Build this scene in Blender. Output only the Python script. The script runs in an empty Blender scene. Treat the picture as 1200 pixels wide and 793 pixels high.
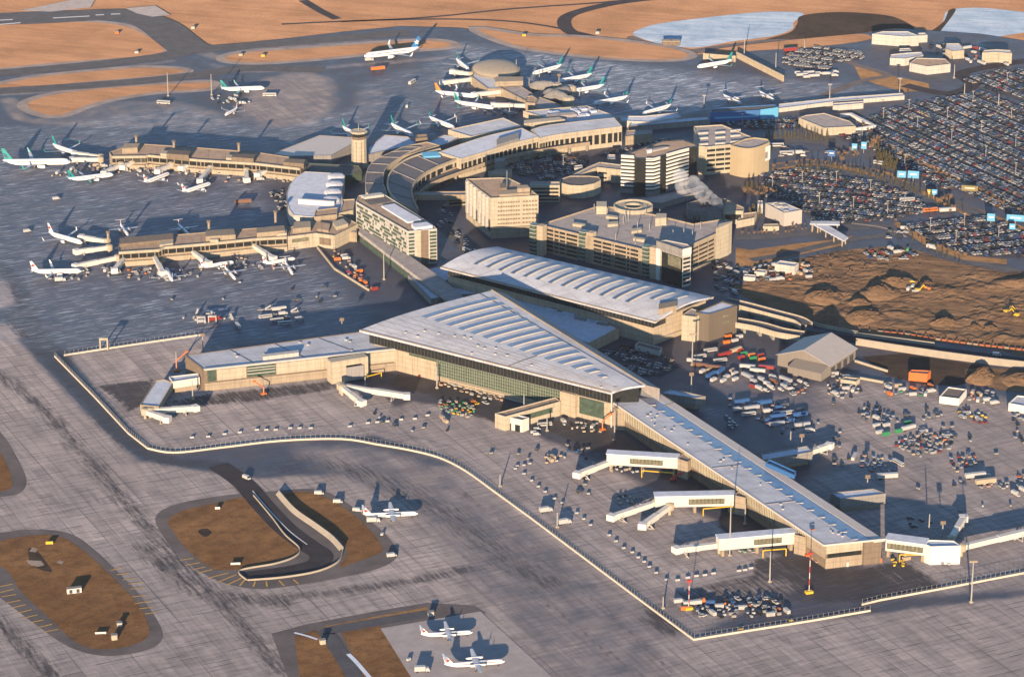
import bpy, math, random
import numpy as np
from mathutils import Vector, Matrix

R = random.Random(11)
SC = bpy.context.scene
COL = SC.collection
CAM_Z, FOC, PITCH = 706.0, 3500.0, math.radians(20)
CP, SP = math.cos(PITCH), math.sin(PITCH)


def P(px, py, z=0.0):
    """point at height z seen at photo pixel (px, py)"""
    dx = (px - 600) / FOC
    dy = (396.5 - py) / FOC
    d = Vector((dx, CP + dy * SP, -SP + dy * CP))
    t = (z - CAM_Z) / d.z
    return Vector((d.x * t, d.y * t, z))


def ht(py_base, py_top, zb=0.0):
    """height of an upright edge whose foot (at height zb) is at row py_base"""
    b = P(600, py_base, zb)
    dy = (396.5 - py_top) / FOC
    return CAM_Z + b.y / (CP + dy * SP) * (-SP + dy * CP) - zb


def V2(v):
    return Vector((v[0], v[1]))


MATS = {}


def mat(name, col, rough=0.7, var=0.12, scale=0.25, metal=0.0, emit=None, diffr=0.4, spec=0.3, stretch=None, lines=(), streak=0.0):
    if name in MATS:
        return MATS[name]
    m = bpy.data.materials.new(name)
    m.use_nodes = True
    nt = m.node_tree
    b = nt.nodes['Principled BSDF']
    b.inputs['Roughness'].default_value = rough
    b.inputs['Metallic'].default_value = metal
    b.inputs['Diffuse Roughness'].default_value = diffr
    b.inputs['Specular IOR Level'].default_value = spec
    c = (col[0], col[1], col[2], 1)
    if var > 0:
        tc = nt.nodes.new('ShaderNodeTexCoord')
        mp = nt.nodes.new('ShaderNodeMapping')
        if stretch:
            mp.inputs['Scale'].default_value = stretch
        nz = nt.nodes.new('ShaderNodeTexNoise')
        nz.inputs['Scale'].default_value = scale
        nz.inputs['Detail'].default_value = 5
        nz.inputs['Roughness'].default_value = 0.65
        rp = nt.nodes.new('ShaderNodeMapRange')
        rp.inputs['From Min'].default_value = 0.3
        rp.inputs['From Max'].default_value = 0.7
        rp.inputs['To Min'].default_value = 1 - var
        rp.inputs['To Max'].default_value = 1 + var
        mx = nt.nodes.new('ShaderNodeMix')
        mx.data_type = 'RGBA'
        mx.blend_type = 'MULTIPLY'
        mx.inputs['Factor'].default_value = 1
        mx.inputs['A'].default_value = c
        L = nt.links.new
        L(tc.outputs['Object'], mp.inputs['Vector'])
        L(mp.outputs['Vector'], nz.inputs['Vector'])
        L(nz.outputs['Fac'], rp.inputs['Value'])
        L(rp.outputs['Result'], mx.inputs['B'])
        last = mx.outputs['Result']

        def darken(fac, last):
            m2 = nt.nodes.new('ShaderNodeMix')
            m2.data_type = 'RGBA'
            L(fac, m2.inputs['Factor'])
            L(last, m2.inputs['A'])
            m2.inputs['B'].default_value = (col[0] * 0.25, col[1] * 0.25, col[2] * 0.25, 1)
            return m2.outputs['Result']

        def mth(op, a, v):
            q = nt.nodes.new('ShaderNodeMath')
            q.operation = op
            L(a, q.inputs[0])
            q.inputs[1].default_value = v
            return q.outputs[0]
        for axis, pitch, width, strength, rot in lines:
            rm = nt.nodes.new('ShaderNodeMapping')
            rm.inputs['Rotation'].default_value = (0, 0, -rot)
            L(tc.outputs['Object'], rm.inputs['Vector'])
            sx = nt.nodes.new('ShaderNodeSeparateXYZ')
            L(rm.outputs[0], sx.inputs[0])
            f = mth('FRACT', mth('DIVIDE', sx.outputs[axis], pitch), 0)
            last = darken(mth('MULTIPLY', mth('LESS_THAN', f, width / pitch), strength), last)
        if streak:
            sm = nt.nodes.new('ShaderNodeMapping')
            sm.inputs['Scale'].default_value = (0.9, 0.9, 0.06)
            L(tc.outputs['Object'], sm.inputs['Vector'])
            n2 = nt.nodes.new('ShaderNodeTexNoise')
            n2.inputs['Scale'].default_value = 1.0
            n2.inputs['Detail'].default_value = 4
            L(sm.outputs[0], n2.inputs['Vector'])
            r2 = nt.nodes.new('ShaderNodeMapRange')
            r2.inputs['From Min'].default_value = 0.48
            r2.inputs['From Max'].default_value = 0.75
            r2.inputs['To Max'].default_value = streak
            L(n2.outputs['Fac'], r2.inputs['Value'])
            last = darken(r2.outputs[0], last)
        L(last, b.inputs['Base Color'])
    else:
        b.inputs['Base Color'].default_value = c
    if emit:
        b.inputs['Emission Color'].default_value = (*emit[0], 1)
        b.inputs['Emission Strength'].default_value = emit[1]
    MATS[name] = m
    return m


class MB:
    def __init__(s, o=(0, 0, 0)):
        s.o = Vector((o[0], o[1], o[2] if len(o) > 2 else 0))
        s.v, s.f, s.m, s.cur = [], [], [], 0
        s.smooth = []
        s.sm = False

    def add(s, vs, fs):
        n = len(s.v)
        s.v.extend(tuple(Vector((v[0], v[1], v[2])) - s.o) for v in vs)
        for f in fs:
            s.f.append(tuple(n + i for i in f))
            s.m.append(s.cur)
            s.smooth.append(s.sm)
        return s

    def prism(s, pts, z0, z1, top=True, bot=False):
        n = len(pts)
        a = sum(pts[i][0] * pts[(i + 1) % n][1] - pts[(i + 1) % n][0] * pts[i][1] for i in range(n))
        if a < 0:
            pts = list(reversed(pts))
        zt = z1 if isinstance(z1, (list, tuple)) else [z1] * n
        if a < 0 and isinstance(z1, (list, tuple)):
            zt = list(reversed(zt))
        vs = [(p[0], p[1], z0) for p in pts] + [(p[0], p[1], z) for p, z in zip(pts, zt)]
        fs = [(i, (i + 1) % n, n + (i + 1) % n, n + i) for i in range(n)]
        if top:
            fs.append(tuple(range(n, 2 * n)))
        if bot:
            fs.append(tuple(reversed(range(n))))
        return s.add(vs, fs)

    def poly(s, pts, z):
        n = len(pts)
        a = sum(pts[i][0] * pts[(i + 1) % n][1] - pts[(i + 1) % n][0] * pts[i][1] for i in range(n))
        if a < 0:
            pts = list(reversed(pts))
        return s.add([(p[0], p[1], z) for p in pts], [tuple(range(n))])

    def box(s, c, d, rz=0.0, z0=None):
        """c centre (x,y) with z0 bottom, d dims"""
        ca, sa = math.cos(rz), math.sin(rz)
        z0 = c[2] if z0 is None else z0
        pts = []
        for x, y in ((-1, -1), (1, -1), (1, 1), (-1, 1)):
            x *= d[0] / 2
            y *= d[1] / 2
            pts.append((c[0] + x * ca - y * sa, c[1] + x * sa + y * ca))
        return s.prism(pts, z0, z0 + d[2], True, True)

    def bar(s, A, B, w, h, up=None):
        """box section beam from A to B (3d), width w, height h centred"""
        A, B = Vector(A), Vector(B)
        d = (B - A).normalized()
        u = Vector((0, 0, 1)) if abs(d.z) < 0.95 else Vector((0, 1, 0))
        x = d.cross(u).normalized() * (w / 2)
        y = x.cross(d).normalized() * (h / 2)
        vs = [A - x - y, A + x - y, A + x + y, A - x + y, B - x - y, B + x - y, B + x + y, B - x + y]
        return s.add(vs, [(0, 1, 2, 3), (7, 6, 5, 4), (0, 4, 5, 1), (1, 5, 6, 2), (2, 6, 7, 3), (3, 7, 4, 0)])

    def wall(s, A, B, t, z0, z1):
        """upright slab along A-B (2d), thickness t centred"""
        A, B = V2(A), V2(B)
        d = (B - A).normalized()
        n = Vector((-d.y, d.x)) * (t / 2)
        return s.prism([A - n, B - n, B + n, A + n], z0, z1, True, True)

    def tube(s, pts, r, n=8, cap=True):
        rs = r if isinstance(r, (list, tuple)) else [r] * len(pts)
        pts = [Vector(p) for p in pts]
        vs, fs = [], []
        for i, p in enumerate(pts):
            d = (pts[min(i + 1, len(pts) - 1)] - pts[max(i - 1, 0)]).normalized()
            u = Vector((0, 0, 1)) if abs(d.z) < 0.9 else Vector((0, 1, 0))
            x = d.cross(u).normalized()
            y = x.cross(d).normalized()
            for k in range(n):
                a = 2 * math.pi * k / n
                vs.append(p + (x * math.cos(a) + y * math.sin(a)) * rs[i])
        for i in range(len(pts) - 1):
            for k in range(n):
                a, b = i * n + k, i * n + (k + 1) % n
                fs.append((a, a + n, b + n, b))
        if cap:
            fs.append(tuple(range(n)))
            fs.append(tuple(reversed(range((len(pts) - 1) * n, len(pts) * n))))
        return s.add(vs, fs)

    def lathe(s, c, prof, n=16):
        """prof list of (r,z) upward about vertical axis at c"""
        vs, fs = [], []
        for r, z in prof:
            for k in range(n):
                a = 2 * math.pi * k / n
                vs.append((c[0] + r * math.cos(a), c[1] + r * math.sin(a), z))
        for i in range(len(prof) - 1):
            for k in range(n):
                a, b = i * n + k, i * n + (k + 1) % n
                fs.append((a, b, b + n, a + n))
        fs.append(tuple(range((len(prof) - 1) * n, len(prof) * n)))
        return s.add(vs, fs)

    def grid(s, rows):
        nr, nc = len(rows), len(rows[0])
        vs = [p for r in rows for p in r]
        fs = []
        for i in range(nr - 1):
            for j in range(nc - 1):
                fs.append((i * nc + j, i * nc + j + 1, (i + 1) * nc + j + 1, (i + 1) * nc + j))
        return s.add(vs, fs)

    def ring(s, pts, t, z0, z1, zi=None):
        """wall ring of thickness t round a footprint"""
        pts = ccw(pts)
        q = inset(pts, t)
        n = len(pts)
        zi = z0 if zi is None else zi
        vs = [(p[0], p[1], z0) for p in pts] + [(p[0], p[1], z1) for p in pts] + [(p[0], p[1], z1) for p in q] + [(p[0], p[1], zi) for p in q]
        fs = []
        for i in range(n):
            j = (i + 1) % n
            fs += [(i, j, n + j, n + i), (n + i, n + j, 2 * n + j, 2 * n + i), (2 * n + i, 2 * n + j, 3 * n + j, 3 * n + i)]
        return s.add(vs, fs)

    def mesh(s, name, mats):
        me = bpy.data.meshes.new(name)
        me.from_pydata(s.v, [], s.f)
        for m in (mats if isinstance(mats, (list, tuple)) else [mats]):
            me.materials.append(m)
        me.polygons.foreach_set('material_index', s.m)
        me.polygons.foreach_set('use_smooth', s.smooth)
        me.update()
        return me

    def build(s, name, mats, parent=None):
        o = bpy.data.objects.new(name, s.mesh(name, mats))
        COL.objects.link(o)
        if parent is not None:
            o.parent = parent
        else:
            o.location = s.o
        return o


def ccw(pts):
    n = len(pts)
    a = sum(pts[i][0] * pts[(i + 1) % n][1] - pts[(i + 1) % n][0] * pts[i][1] for i in range(n))
    return list(pts) if a > 0 else list(reversed(pts))


def inset(pts, t):
    pts = [V2(p) for p in ccw(pts)]
    n = len(pts)
    out = []
    for i in range(n):
        a, b, c = pts[i - 1], pts[i], pts[(i + 1) % n]
        d1 = (b - a).normalized()
        d2 = (c - b).normalized()
        n1 = Vector((-d1.y, d1.x))
        n2 = Vector((-d2.y, d2.x))
        m = n1 + n2
        k = max(0.35, m.dot(n1))
        out.append(b + m * (t / k))
    return out


def tag(o, label, cat, group=None, kind=None):
    o['label'] = label
    if cat:
        o['category'] = cat
    if group:
        o['group'] = group
    if kind:
        o['kind'] = kind
    return o


def thing(name, label, cat, loc, group=None, rz=0.0):
    o = bpy.data.objects.new(name, None)
    o.empty_display_size = 1
    COL.objects.link(o)
    o.location = (loc[0], loc[1], loc[2] if len(loc) > 2 else 0)
    o.rotation_euler = (0, 0, rz)
    return tag(o, label, cat, group)


def solo(name, label, cat, mb, mats, group=None, kind=None):
    return tag(mb.build(name, mats), label, cat, group, kind)


def struct(name, mb, mats, label=None):
    o = mb.build(name, mats)
    o['kind'] = 'structure'
    if label:
        o['label'] = label
        o['category'] = name.replace('_', ' ')
    return o


def dup(root, loc, rz=0.0, label=None, group=None, sc=None):
    r = root.copy()
    COL.objects.link(r)
    r.location = (loc[0], loc[1], loc[2] if len(loc) > 2 else 0)
    r.rotation_euler = (0, 0, rz)
    if sc:
        r.scale = (sc, sc, sc)
    if label:
        r['label'] = label
    if group:
        r['group'] = group
    for ch in list(root.children):
        c = ch.copy()
        COL.objects.link(c)
        c.parent = r
        for g in list(ch.children):
            d = g.copy()
            COL.objects.link(d)
            d.parent = c
    return r


def smooth_line(pts, n=8, closed=False):
    """Catmull-Rom through 2d points"""
    pts = [V2(p) for p in pts]
    m = len(pts)
    out = []
    for i in range(m if closed else m - 1):
        g = (lambda k: pts[k % m]) if closed else (lambda k: pts[max(0, min(m - 1, k))])
        p0, p1, p2, p3 = g(i - 1), g(i), g(i + 1), g(i + 2)
        for k in range(n):
            t = k / n
            out.append(0.5 * ((2 * p1) + (p2 - p0) * t + (2 * p0 - 5 * p1 + 4 * p2 - p3) * t * t + (3 * p1 - p0 - 3 * p2 + p3) * t ** 3))
    if not closed:
        out.append(pts[-1])
    return out


def pxs(pts, z=0.0):
    return [V2(P(x, y, z)) for x, y in pts]


def offset_line(pts, d):
    out = []
    for i, p in enumerate(pts):
        a = pts[max(0, i - 1)]
        b = pts[min(len(pts) - 1, i + 1)]
        t = (b - a).normalized()
        out.append(p + Vector((-t.y, t.x)) * d)
    return out


def strip(mb, pts, w0, w1, z):
    """flat ribbon between offsets w0 and w1 of a 2d line"""
    a, b = offset_line(pts, w0), offset_line(pts, w1)
    n = len(pts)
    vs = [(p.x, p.y, z) for p in a] + [(p.x, p.y, z) for p in b]
    mb.add(vs, [(i, i + 1, n + i + 1, n + i) if w1 > w0 else (i, n + i, n + i + 1, i + 1) for i in range(n - 1)])
def N(nt, t, **kw):
    n = nt.nodes.new(t)
    for k, v in kw.items():
        setattr(n, k, v)
    return n


def math_node(nt, op, a, b=None, clamp=False):
    n = N(nt, 'ShaderNodeMath', operation=op, use_clamp=clamp)
    for i, x in enumerate((a, b)):
        if x is None:
            continue
        if isinstance(x, (int, float)):
            n.inputs[i].default_value = x
        else:
            nt.links.new(x, n.inputs[i])
    return n.outputs[0]


def mixc(nt, f, a, b, blend='MIX'):
    n = N(nt, 'ShaderNodeMix', data_type='RGBA', blend_type=blend)
    for key, x in (('Factor', f), ('A', a), ('B', b)):
        s = n.inputs[key]
        if isinstance(x, (int, float)):
            s.default_value = x
        elif isinstance(x, tuple):
            s.default_value = (*x, 1)
        else:
            nt.links.new(x, s)
    return n.outputs['Result']


def noise(nt, vec, scale, stretch=(1, 1, 1), detail=4, rough=0.6, lo=0.35, hi=0.65, loc=(0, 0, 0)):
    mp = N(nt, 'ShaderNodeMapping')
    mp.inputs['Scale'].default_value = stretch
    mp.inputs['Location'].default_value = loc
    nt.links.new(vec, mp.inputs['Vector'])
    nz = N(nt, 'ShaderNodeTexNoise')
    nz.inputs['Scale'].default_value = scale
    nz.inputs['Detail'].default_value = detail
    nz.inputs['Roughness'].default_value = rough
    nt.links.new(mp.outputs[0], nz.inputs['Vector'])
    mr = N(nt, 'ShaderNodeMapRange')
    mr.inputs['From Min'].default_value = lo
    mr.inputs['From Max'].default_value = hi
    nt.links.new(nz.outputs['Fac'], mr.inputs['Value'])
    return mr.outputs[0]


GRID_ANG = math.radians(26)     # paving joints follow the new concourse


def pavement_material():
    m = bpy.data.materials.new('airfield pavement')
    m.use_nodes = True
    nt = m.node_tree
    b = nt.nodes['Principled BSDF']
    tc = N(nt, 'ShaderNodeTexCoord')
    rot = N(nt, 'ShaderNodeMapping')
    rot.inputs['Rotation'].default_value = (0, 0, -GRID_ANG)
    nt.links.new(tc.outputs['Object'], rot.inputs['Vector'])
    vec = rot.outputs[0]
    at = N(nt, 'ShaderNodeAttribute', attribute_name='paving')
    sp = N(nt, 'ShaderNodeSeparateColor')
    nt.links.new(at.outputs['Color'], sp.inputs[0])
    conc, wet, frost = sp.outputs[0], sp.outputs[1], sp.outputs[2]
    big = noise(nt, vec, 0.012, detail=5)
    mid = noise(nt, vec, 0.06, detail=6, lo=0.3, hi=0.7)
    strk = noise(nt, vec, 1.0, (0.03, 0.32, 1), detail=7, rough=0.78, lo=0.44, hi=0.62)
    strk2 = noise(nt, vec, 1.0, (0.05, 0.5, 1), detail=4, rough=0.7, lo=0.53, hi=0.68, loc=(31, 7, 0))
    tyre = noise(nt, vec, 1.0, (0.25, 0.012, 1), detail=4, rough=0.7, lo=0.42, hi=0.7, loc=(3, 77, 0))
    fine = noise(nt, vec, 0.9, detail=4, lo=0.2, hi=0.8)
    asp = mixc(nt, big, (0.022, 0.036, 0.068), (0.040, 0.048, 0.078))
    asp = mixc(nt, math_node(nt, 'MULTIPLY', mid, 0.45), asp, (0.075, 0.066, 0.072))
    con = mixc(nt, big, (0.37, 0.325, 0.315), (0.48, 0.425, 0.41))
    con = mixc(nt, math_node(nt, 'MULTIPLY', mid, 0.35), con, (0.235, 0.205, 0.20))
    cell = N(nt, 'ShaderNodeVectorMath', operation='DIVIDE')
    nt.links.new(vec, cell.inputs[0])
    cell.inputs[1].default_value = (7.5, 20, 1)
    fl = N(nt, 'ShaderNodeVectorMath', operation='FLOOR')
    nt.links.new(cell.outputs[0], fl.inputs[0])
    wn = N(nt, 'ShaderNodeTexWhiteNoise', noise_dimensions='2D')
    nt.links.new(fl.outputs[0], wn.inputs[0])
    con = mixc(nt, math_node(nt, 'MULTIPLY', wn.outputs['Value'], 0.4), con, (0.16, 0.145, 0.15))
    cn = math_node(nt, 'ADD', conc, math_node(nt, 'MULTIPLY', math_node(nt, 'SUBTRACT', mid, 0.5), 0.35))
    mr = N(nt, 'ShaderNodeMapRange', interpolation_type='SMOOTHSTEP')
    mr.inputs['From Min'].default_value = 0.1
    mr.inputs['From Max'].default_value = 0.9
    nt.links.new(cn, mr.inputs['Value'])
    col = mixc(nt, mr.outputs[0], asp, con)
    sx = N(nt, 'ShaderNodeSeparateXYZ')
    nt.links.new(vec, sx.inputs[0])

    def joints(axis, pitch, width, strength, msk):
        f = math_node(nt, 'FRACT', math_node(nt, 'DIVIDE', sx.outputs[axis], pitch))
        d = math_node(nt, 'ABSOLUTE', math_node(nt, 'SUBTRACT', f, 0.5))
        l = math_node(nt, 'GREATER_THAN', d, 0.5 - width / pitch / 2)
        return math_node(nt, 'MULTIPLY', math_node(nt, 'MULTIPLY', l, msk), strength)
    m1 = noise(nt, vec, 1.0, (0.3, 0.012, 1), detail=3, lo=0.44, hi=0.62, loc=(9, 4, 0))
    m2 = noise(nt, vec, 1.0, (0.05, 0.16, 1), detail=3, lo=0.5, hi=0.6, loc=(1, 40, 0))
    j = math_node(nt, 'MAXIMUM', joints(0, 7.5, 0.6, 0.6, m1), joints(1, 5.0, 0.6, 0.95, m2))
    j = math_node(nt, 'MAXIMUM', j, joints(0, 37.5, 0.8, 0.6, noise(nt, vec, 1.0, (0.3, 0.01, 1), lo=0.42, hi=0.58)))
    j = math_node(nt, 'MULTIPLY', j, math_node(nt, 'ADD', math_node(nt, 'MULTIPLY', conc, 0.85), 0.15))
    col = mixc(nt, j, col, (0.045, 0.045, 0.055))
    s = math_node(nt, 'MULTIPLY', strk, 0.42)
    col = mixc(nt, s, col, (0.075, 0.07, 0.08))
    col = mixc(nt, math_node(nt, 'MULTIPLY', tyre, 0.42), col, (0.07, 0.066, 0.078))
    rag = math_node(nt, 'ADD', math_node(nt, 'MULTIPLY', mid, 0.2), math_node(nt, 'MULTIPLY', noise(nt, vec, 1.0, (0.5, 0.05, 1), detail=6, rough=0.75, lo=0.35, hi=0.65, loc=(5, 5, 0)), 0.8))
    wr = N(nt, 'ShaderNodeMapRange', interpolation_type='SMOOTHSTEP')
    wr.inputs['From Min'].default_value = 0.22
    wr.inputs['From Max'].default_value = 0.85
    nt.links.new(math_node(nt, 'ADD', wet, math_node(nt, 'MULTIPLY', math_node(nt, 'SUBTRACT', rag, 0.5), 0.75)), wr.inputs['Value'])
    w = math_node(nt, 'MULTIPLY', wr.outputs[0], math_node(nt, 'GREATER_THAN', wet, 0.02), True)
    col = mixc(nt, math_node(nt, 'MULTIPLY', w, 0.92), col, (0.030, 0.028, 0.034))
    fr = math_node(nt, 'MULTIPLY', strk2, frost, True)
    col = mixc(nt, math_node(nt, 'MULTIPLY', fr, 0.85), col, (0.46, 0.52, 0.62))
    veil = math_node(nt, 'MULTIPLY', math_node(nt, 'MULTIPLY', frost, mid), 0.16)
    col = mixc(nt, veil, col, (0.42, 0.50, 0.66))
    col = mixc(nt, math_node(nt, 'MULTIPLY', fine, 0.12), col, (0.02, 0.02, 0.02))
    nt.links.new(col, b.inputs['Base Color'])
    dry = math_node(nt, 'MAXIMUM', mr.outputs[0], math_node(nt, 'MULTIPLY', mid, 0.5))
    rg = N(nt, 'ShaderNodeMapRange')
    rg.inputs['To Min'].default_value = 0.42
    rg.inputs['To Max'].default_value = 0.85
    nt.links.new(dry, rg.inputs['Value'])
    nt.links.new(rg.outputs[0], b.inputs['Roughness'])
    b.inputs['Diffuse Roughness'].default_value = 0.8
    b.inputs['Specular IOR Level'].default_value = 0.2
    return m


def field_material(name, c1, c2, c3, s=0.004, stripe=0.3, ang=0.3, dark=(0.06, 0.045, 0.03), bump=0.35):
    m = bpy.data.materials.new(name)
    m.use_nodes = True
    nt = m.node_tree
    b = nt.nodes['Principled BSDF']
    tc = N(nt, 'ShaderNodeTexCoord')
    rot = N(nt, 'ShaderNodeMapping')
    rot.inputs['Rotation'].default_value = (0, 0, ang)
    nt.links.new(tc.outputs['Object'], rot.inputs['Vector'])
    vec = rot.outputs[0]
    col = mixc(nt, noise(nt, vec, s, detail=6), c1, c2)
    col = mixc(nt, math_node(nt, 'MULTIPLY', noise(nt, vec, s * 6, detail=6, lo=0.45, hi=0.7), 0.7), col, c3)
    col = mixc(nt, math_node(nt, 'MULTIPLY', noise(nt, vec, 1.0, (0.006, 0.09, 1), detail=5, lo=0.45, hi=0.7), stripe), col, c3)
    col = mixc(nt, math_node(nt, 'MULTIPLY', noise(nt, vec, 0.8, detail=4, lo=0.45, hi=0.8), 0.5), col, dark)
    nt.links.new(col, b.inputs['Base Color'])
    bp = N(nt, 'ShaderNodeBump')
    bp.inputs['Strength'].default_value = bump
    bp.inputs['Distance'].default_value = 1.0
    hgt = math_node(nt, 'ADD', noise(nt, vec, 0.12, detail=6, rough=0.7, lo=0, hi=1), math_node(nt, 'MULTIPLY', noise(nt, vec, 0.02, (0.4, 1.6, 1), detail=5, lo=0, hi=1), 3.0))
    nt.links.new(hgt, bp.inputs['Height'])
    nt.links.new(bp.outputs[0], b.inputs['Normal'])
    b.inputs['Roughness'].default_value = 0.95
    b.inputs['Diffuse Roughness'].default_value = 1.0
    b.inputs['Specular IOR Level'].default_value = 0.05
    return m


M_pave = pavement_material()
M_field = field_material('dry winter grass', (0.345, 0.195, 0.11), (0.42, 0.24, 0.14), (0.215, 0.122, 0.07), 0.003, 0.5)
M_turf = field_material('brown turf', (0.155, 0.085, 0.040), (0.215, 0.122, 0.058), (0.085, 0.048, 0.026), 0.02, 0.5, -0.9, (0.035, 0.02, 0.012))
M_dirt = field_material('bare earth', (0.155, 0.098, 0.06), (0.24, 0.155, 0.092), (0.08, 0.052, 0.036), 0.014, 0.8, 0.25, (0.05, 0.035, 0.025), 0.9)
M_verge = field_material('verge grass', (0.22, 0.13, 0.065), (0.30, 0.18, 0.09), (0.13, 0.08, 0.042), 0.02, 0.3)
M_asph = mat('dark asphalt', (0.036, 0.034, 0.04), 0.9, 0.25, 0.08, diffr=0.8, spec=0.1)
M_asph2 = mat('grey asphalt', (0.105, 0.095, 0.098), 0.9, 0.25, 0.05, diffr=0.8, spec=0.1)
M_road = mat('road asphalt', (0.075, 0.078, 0.09), 0.9, 0.2, 0.1, diffr=0.8, spec=0.1)
M_conc = mat('pale concrete', (0.29, 0.27, 0.275), 0.9, 0.15, 0.1, diffr=0.8, spec=0.1)
M_gravel = mat('gravel', (0.24, 0.2, 0.175), 0.95, 0.25, 0.1, diffr=0.9, spec=0.1)
M_yel = mat('yellow paint', (0.5, 0.3, 0.06), 0.7, 0.15, 0.5)
M_wline = mat('white road paint', (0.6, 0.6, 0.6), 0.7, 0.2, 0.5)
M_snow = mat('old snow', (0.62, 0.66, 0.74), 0.8, 0.15, 0.15)

g = MB()
S = 16000
rows = [[(x, y, -0.6) for x in (-S, -3000, -1000, 0, 1000, 3000, S)] for y in (-2000, 800, 1600, 2400, 3200, 4200, 6000, 10000, 24000)]
g.grid(rows)
struct('grassland', g, M_field)

STEP = 4.0
gx = np.arange(-760, 860 + STEP, STEP)
gy = np.arange(900, 3000 + STEP, STEP)
X, Y = np.meshgrid(gx, gy)


def sdf_poly(pts):
    d = np.full(X.shape, 1e9)
    inside = np.zeros(X.shape, bool)
    n = len(pts)
    for i in range(n):
        ax, ay = pts[i]
        bx, by = pts[(i + 1) % n]
        ex, ey = bx - ax, by - ay
        t = np.clip(((X - ax) * ex + (Y - ay) * ey) / (ex * ex + ey * ey + 1e-9), 0, 1)
        d = np.minimum(d, np.hypot(X - ax - t * ex, Y - ay - t * ey))
        c = ((ay > Y) != (by > Y)) & (X < (bx - ax) * (Y - ay) / (by - ay + 1e-12) + ax)
        inside ^= c
    return np.where(inside, -d, d)


def sdf_line(pts):
    d = np.full(X.shape, 1e9)
    for (ax, ay), (bx, by) in zip(pts[:-1], pts[1:]):
        ex, ey = bx - ax, by - ay
        t = np.clip(((X - ax) * ex + (Y - ay) * ey) / (ex * ex + ey * ey + 1e-9), 0, 1)
        d = np.minimum(d, np.hypot(X - ax - t * ex, Y - ay - t * ey))
    return d


def soft(d, w):
    t = np.clip(0.5 - d / w, 0, 1)
    return t * t * (3 - 2 * t)


conc = np.zeros(X.shape)
wet = np.zeros(X.shape)
frost = np.zeros(X.shape)


def area(layer, px, val, w, mode='max'):
    k = soft(sdf_poly([tuple(q) for q in pxs(px)]), w)
    layer[:] = layer * (1 - k) + val * k


def stroke(layer, px, width, val, w, smooth=True):
    pts = pxs(px)
    if smooth:
        pts = smooth_line(pts, 5)
    k = soft(sdf_line([tuple(q) for q in pts]) - width / 2, w)
    layer[:] = np.maximum(layer, k * val)


area(conc, [(-140, 395), (15, 392), (45, 425), (80, 462), (120, 502), (165, 540), (240, 552), (300, 560), (560, 545), (800, 745), (1700, 640), (1700, 1300), (-600, 1300), (-600, 395)], 0.95, 10)
area(conc, [(330, 520), (430, 522), (540, 548), (780, 735), (800, 800), (650, 800), (560, 700), (480, 600), (380, 560)], 0.55, 30)
area(conc, [(80, 417), (235, 392), (330, 430), (450, 460), (480, 500), (420, 512), (340, 516), (205, 528), (172, 522)], 0.95, 5)
area(conc, [(420, 505), (480, 470), (560, 480), (700, 540), (860, 620), (960, 680), (810, 745), (545, 552), (500, 530)], 0.82, 12)
area(conc, [(940, 560), (1210, 500), (1600, 500), (1600, 660), (1230, 690), (1040, 700), (1010, 660)], 0.72, 20)
area(conc, [(860, 480), (1000, 440), (1210, 470), (1600, 480), (1600, 580), (1210, 580), (1000, 560)], 0.72, 30)
area(conc, [(800, 440), (900, 430), (980, 480), (900, 500)], 0.35, 20)
area(conc, [(305, 92), (360, 82), (392, 92), (400, 120), (370, 148), (310, 150), (270, 130)], 0.55, 25)
area(conc, [(410, 110), (450, 95), (452, 130), (410, 140)], 0.30, 20)
area(conc, [(40, 140), (110, 118), (215, 118), (300, 140), (250, 150), (100, 150)], 0.35, 14)
stroke(conc, [(-40, 112), (40, 108), (120, 100), (200, 92), (260, 82)], 14, 0.55, 12)
stroke(conc, [(0, 85), (60, 88), (120, 82), (200, 72)], 12, 0.35, 10)
stroke(conc, [(10, 117), (20, 135), (40, 142), (90, 144)], 16, 0.5, 12)
stroke(conc, [(250, 76), (300, 84), (420, 76), (520, 68)], 14, 0.4, 12)
stroke(conc, [(235, 60), (260, 68), (300, 58), (420, 50), (480, 48), (545, 55)], 18, 0.45, 14)
stroke(conc, [(330, 48), (240, 58), (200, 48)], 10, 0.35, 10)
area(conc, [(800, 95), (940, 95), (1060, 108), (930, 122)], 0.2, 20)
area(conc, [(240, 405), (330, 380), (430, 375), (420, 395), (300, 405)], 0.22, 10)
area(conc, [(-140, 370), (20, 380), (40, 395), (0, 400), (-140, 402)], 0.75, 8)
area(conc, [(-20, 325), (20, 330), (30, 355), (0, 362), (-40, 360)], 0.6, 10)
rs = random.Random(5)
for k in range(26):
    x0 = rs.uniform(-60, 820)
    y0 = 420 + (x0 + 60) * 0.16 + rs.uniform(0, 110)
    L_ = rs.uniform(60, 230)
    stroke(wet, [(x0, y0), (x0 + L_ * 0.36, y0 + L_ * 0.42), (x0 + L_ * 0.75, y0 + L_ * 0.86)], 1.5, rs.uniform(0.25, 0.5), 5)
for k in range(16):
    x0, y0, L_ = rs.uniform(-40, 900), rs.uniform(560, 780), rs.uniform(50, 200)
    stroke(wet, [(x0, y0), (x0 + L_ * 0.5, y0 - L_ * 0.05), (x0 + L_, y0 - L_ * 0.14)], 3, rs.uniform(0.2, 0.45), 7)
stroke(wet, [(-60, 290), (10, 320), (40, 385), (70, 430), (110, 475), (160, 525), (210, 541), (262, 547), (292, 572), (330, 618), (352, 640)], 13, 1.0, 8)
stroke(wet, [(20, 370), (50, 405), (72, 428)], 22, 0.8, 10)
stroke(wet, [(-30, 420), (40, 470), (110, 545), (190, 635), (265, 712), (340, 800)], 13, 0.62, 14)
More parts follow.
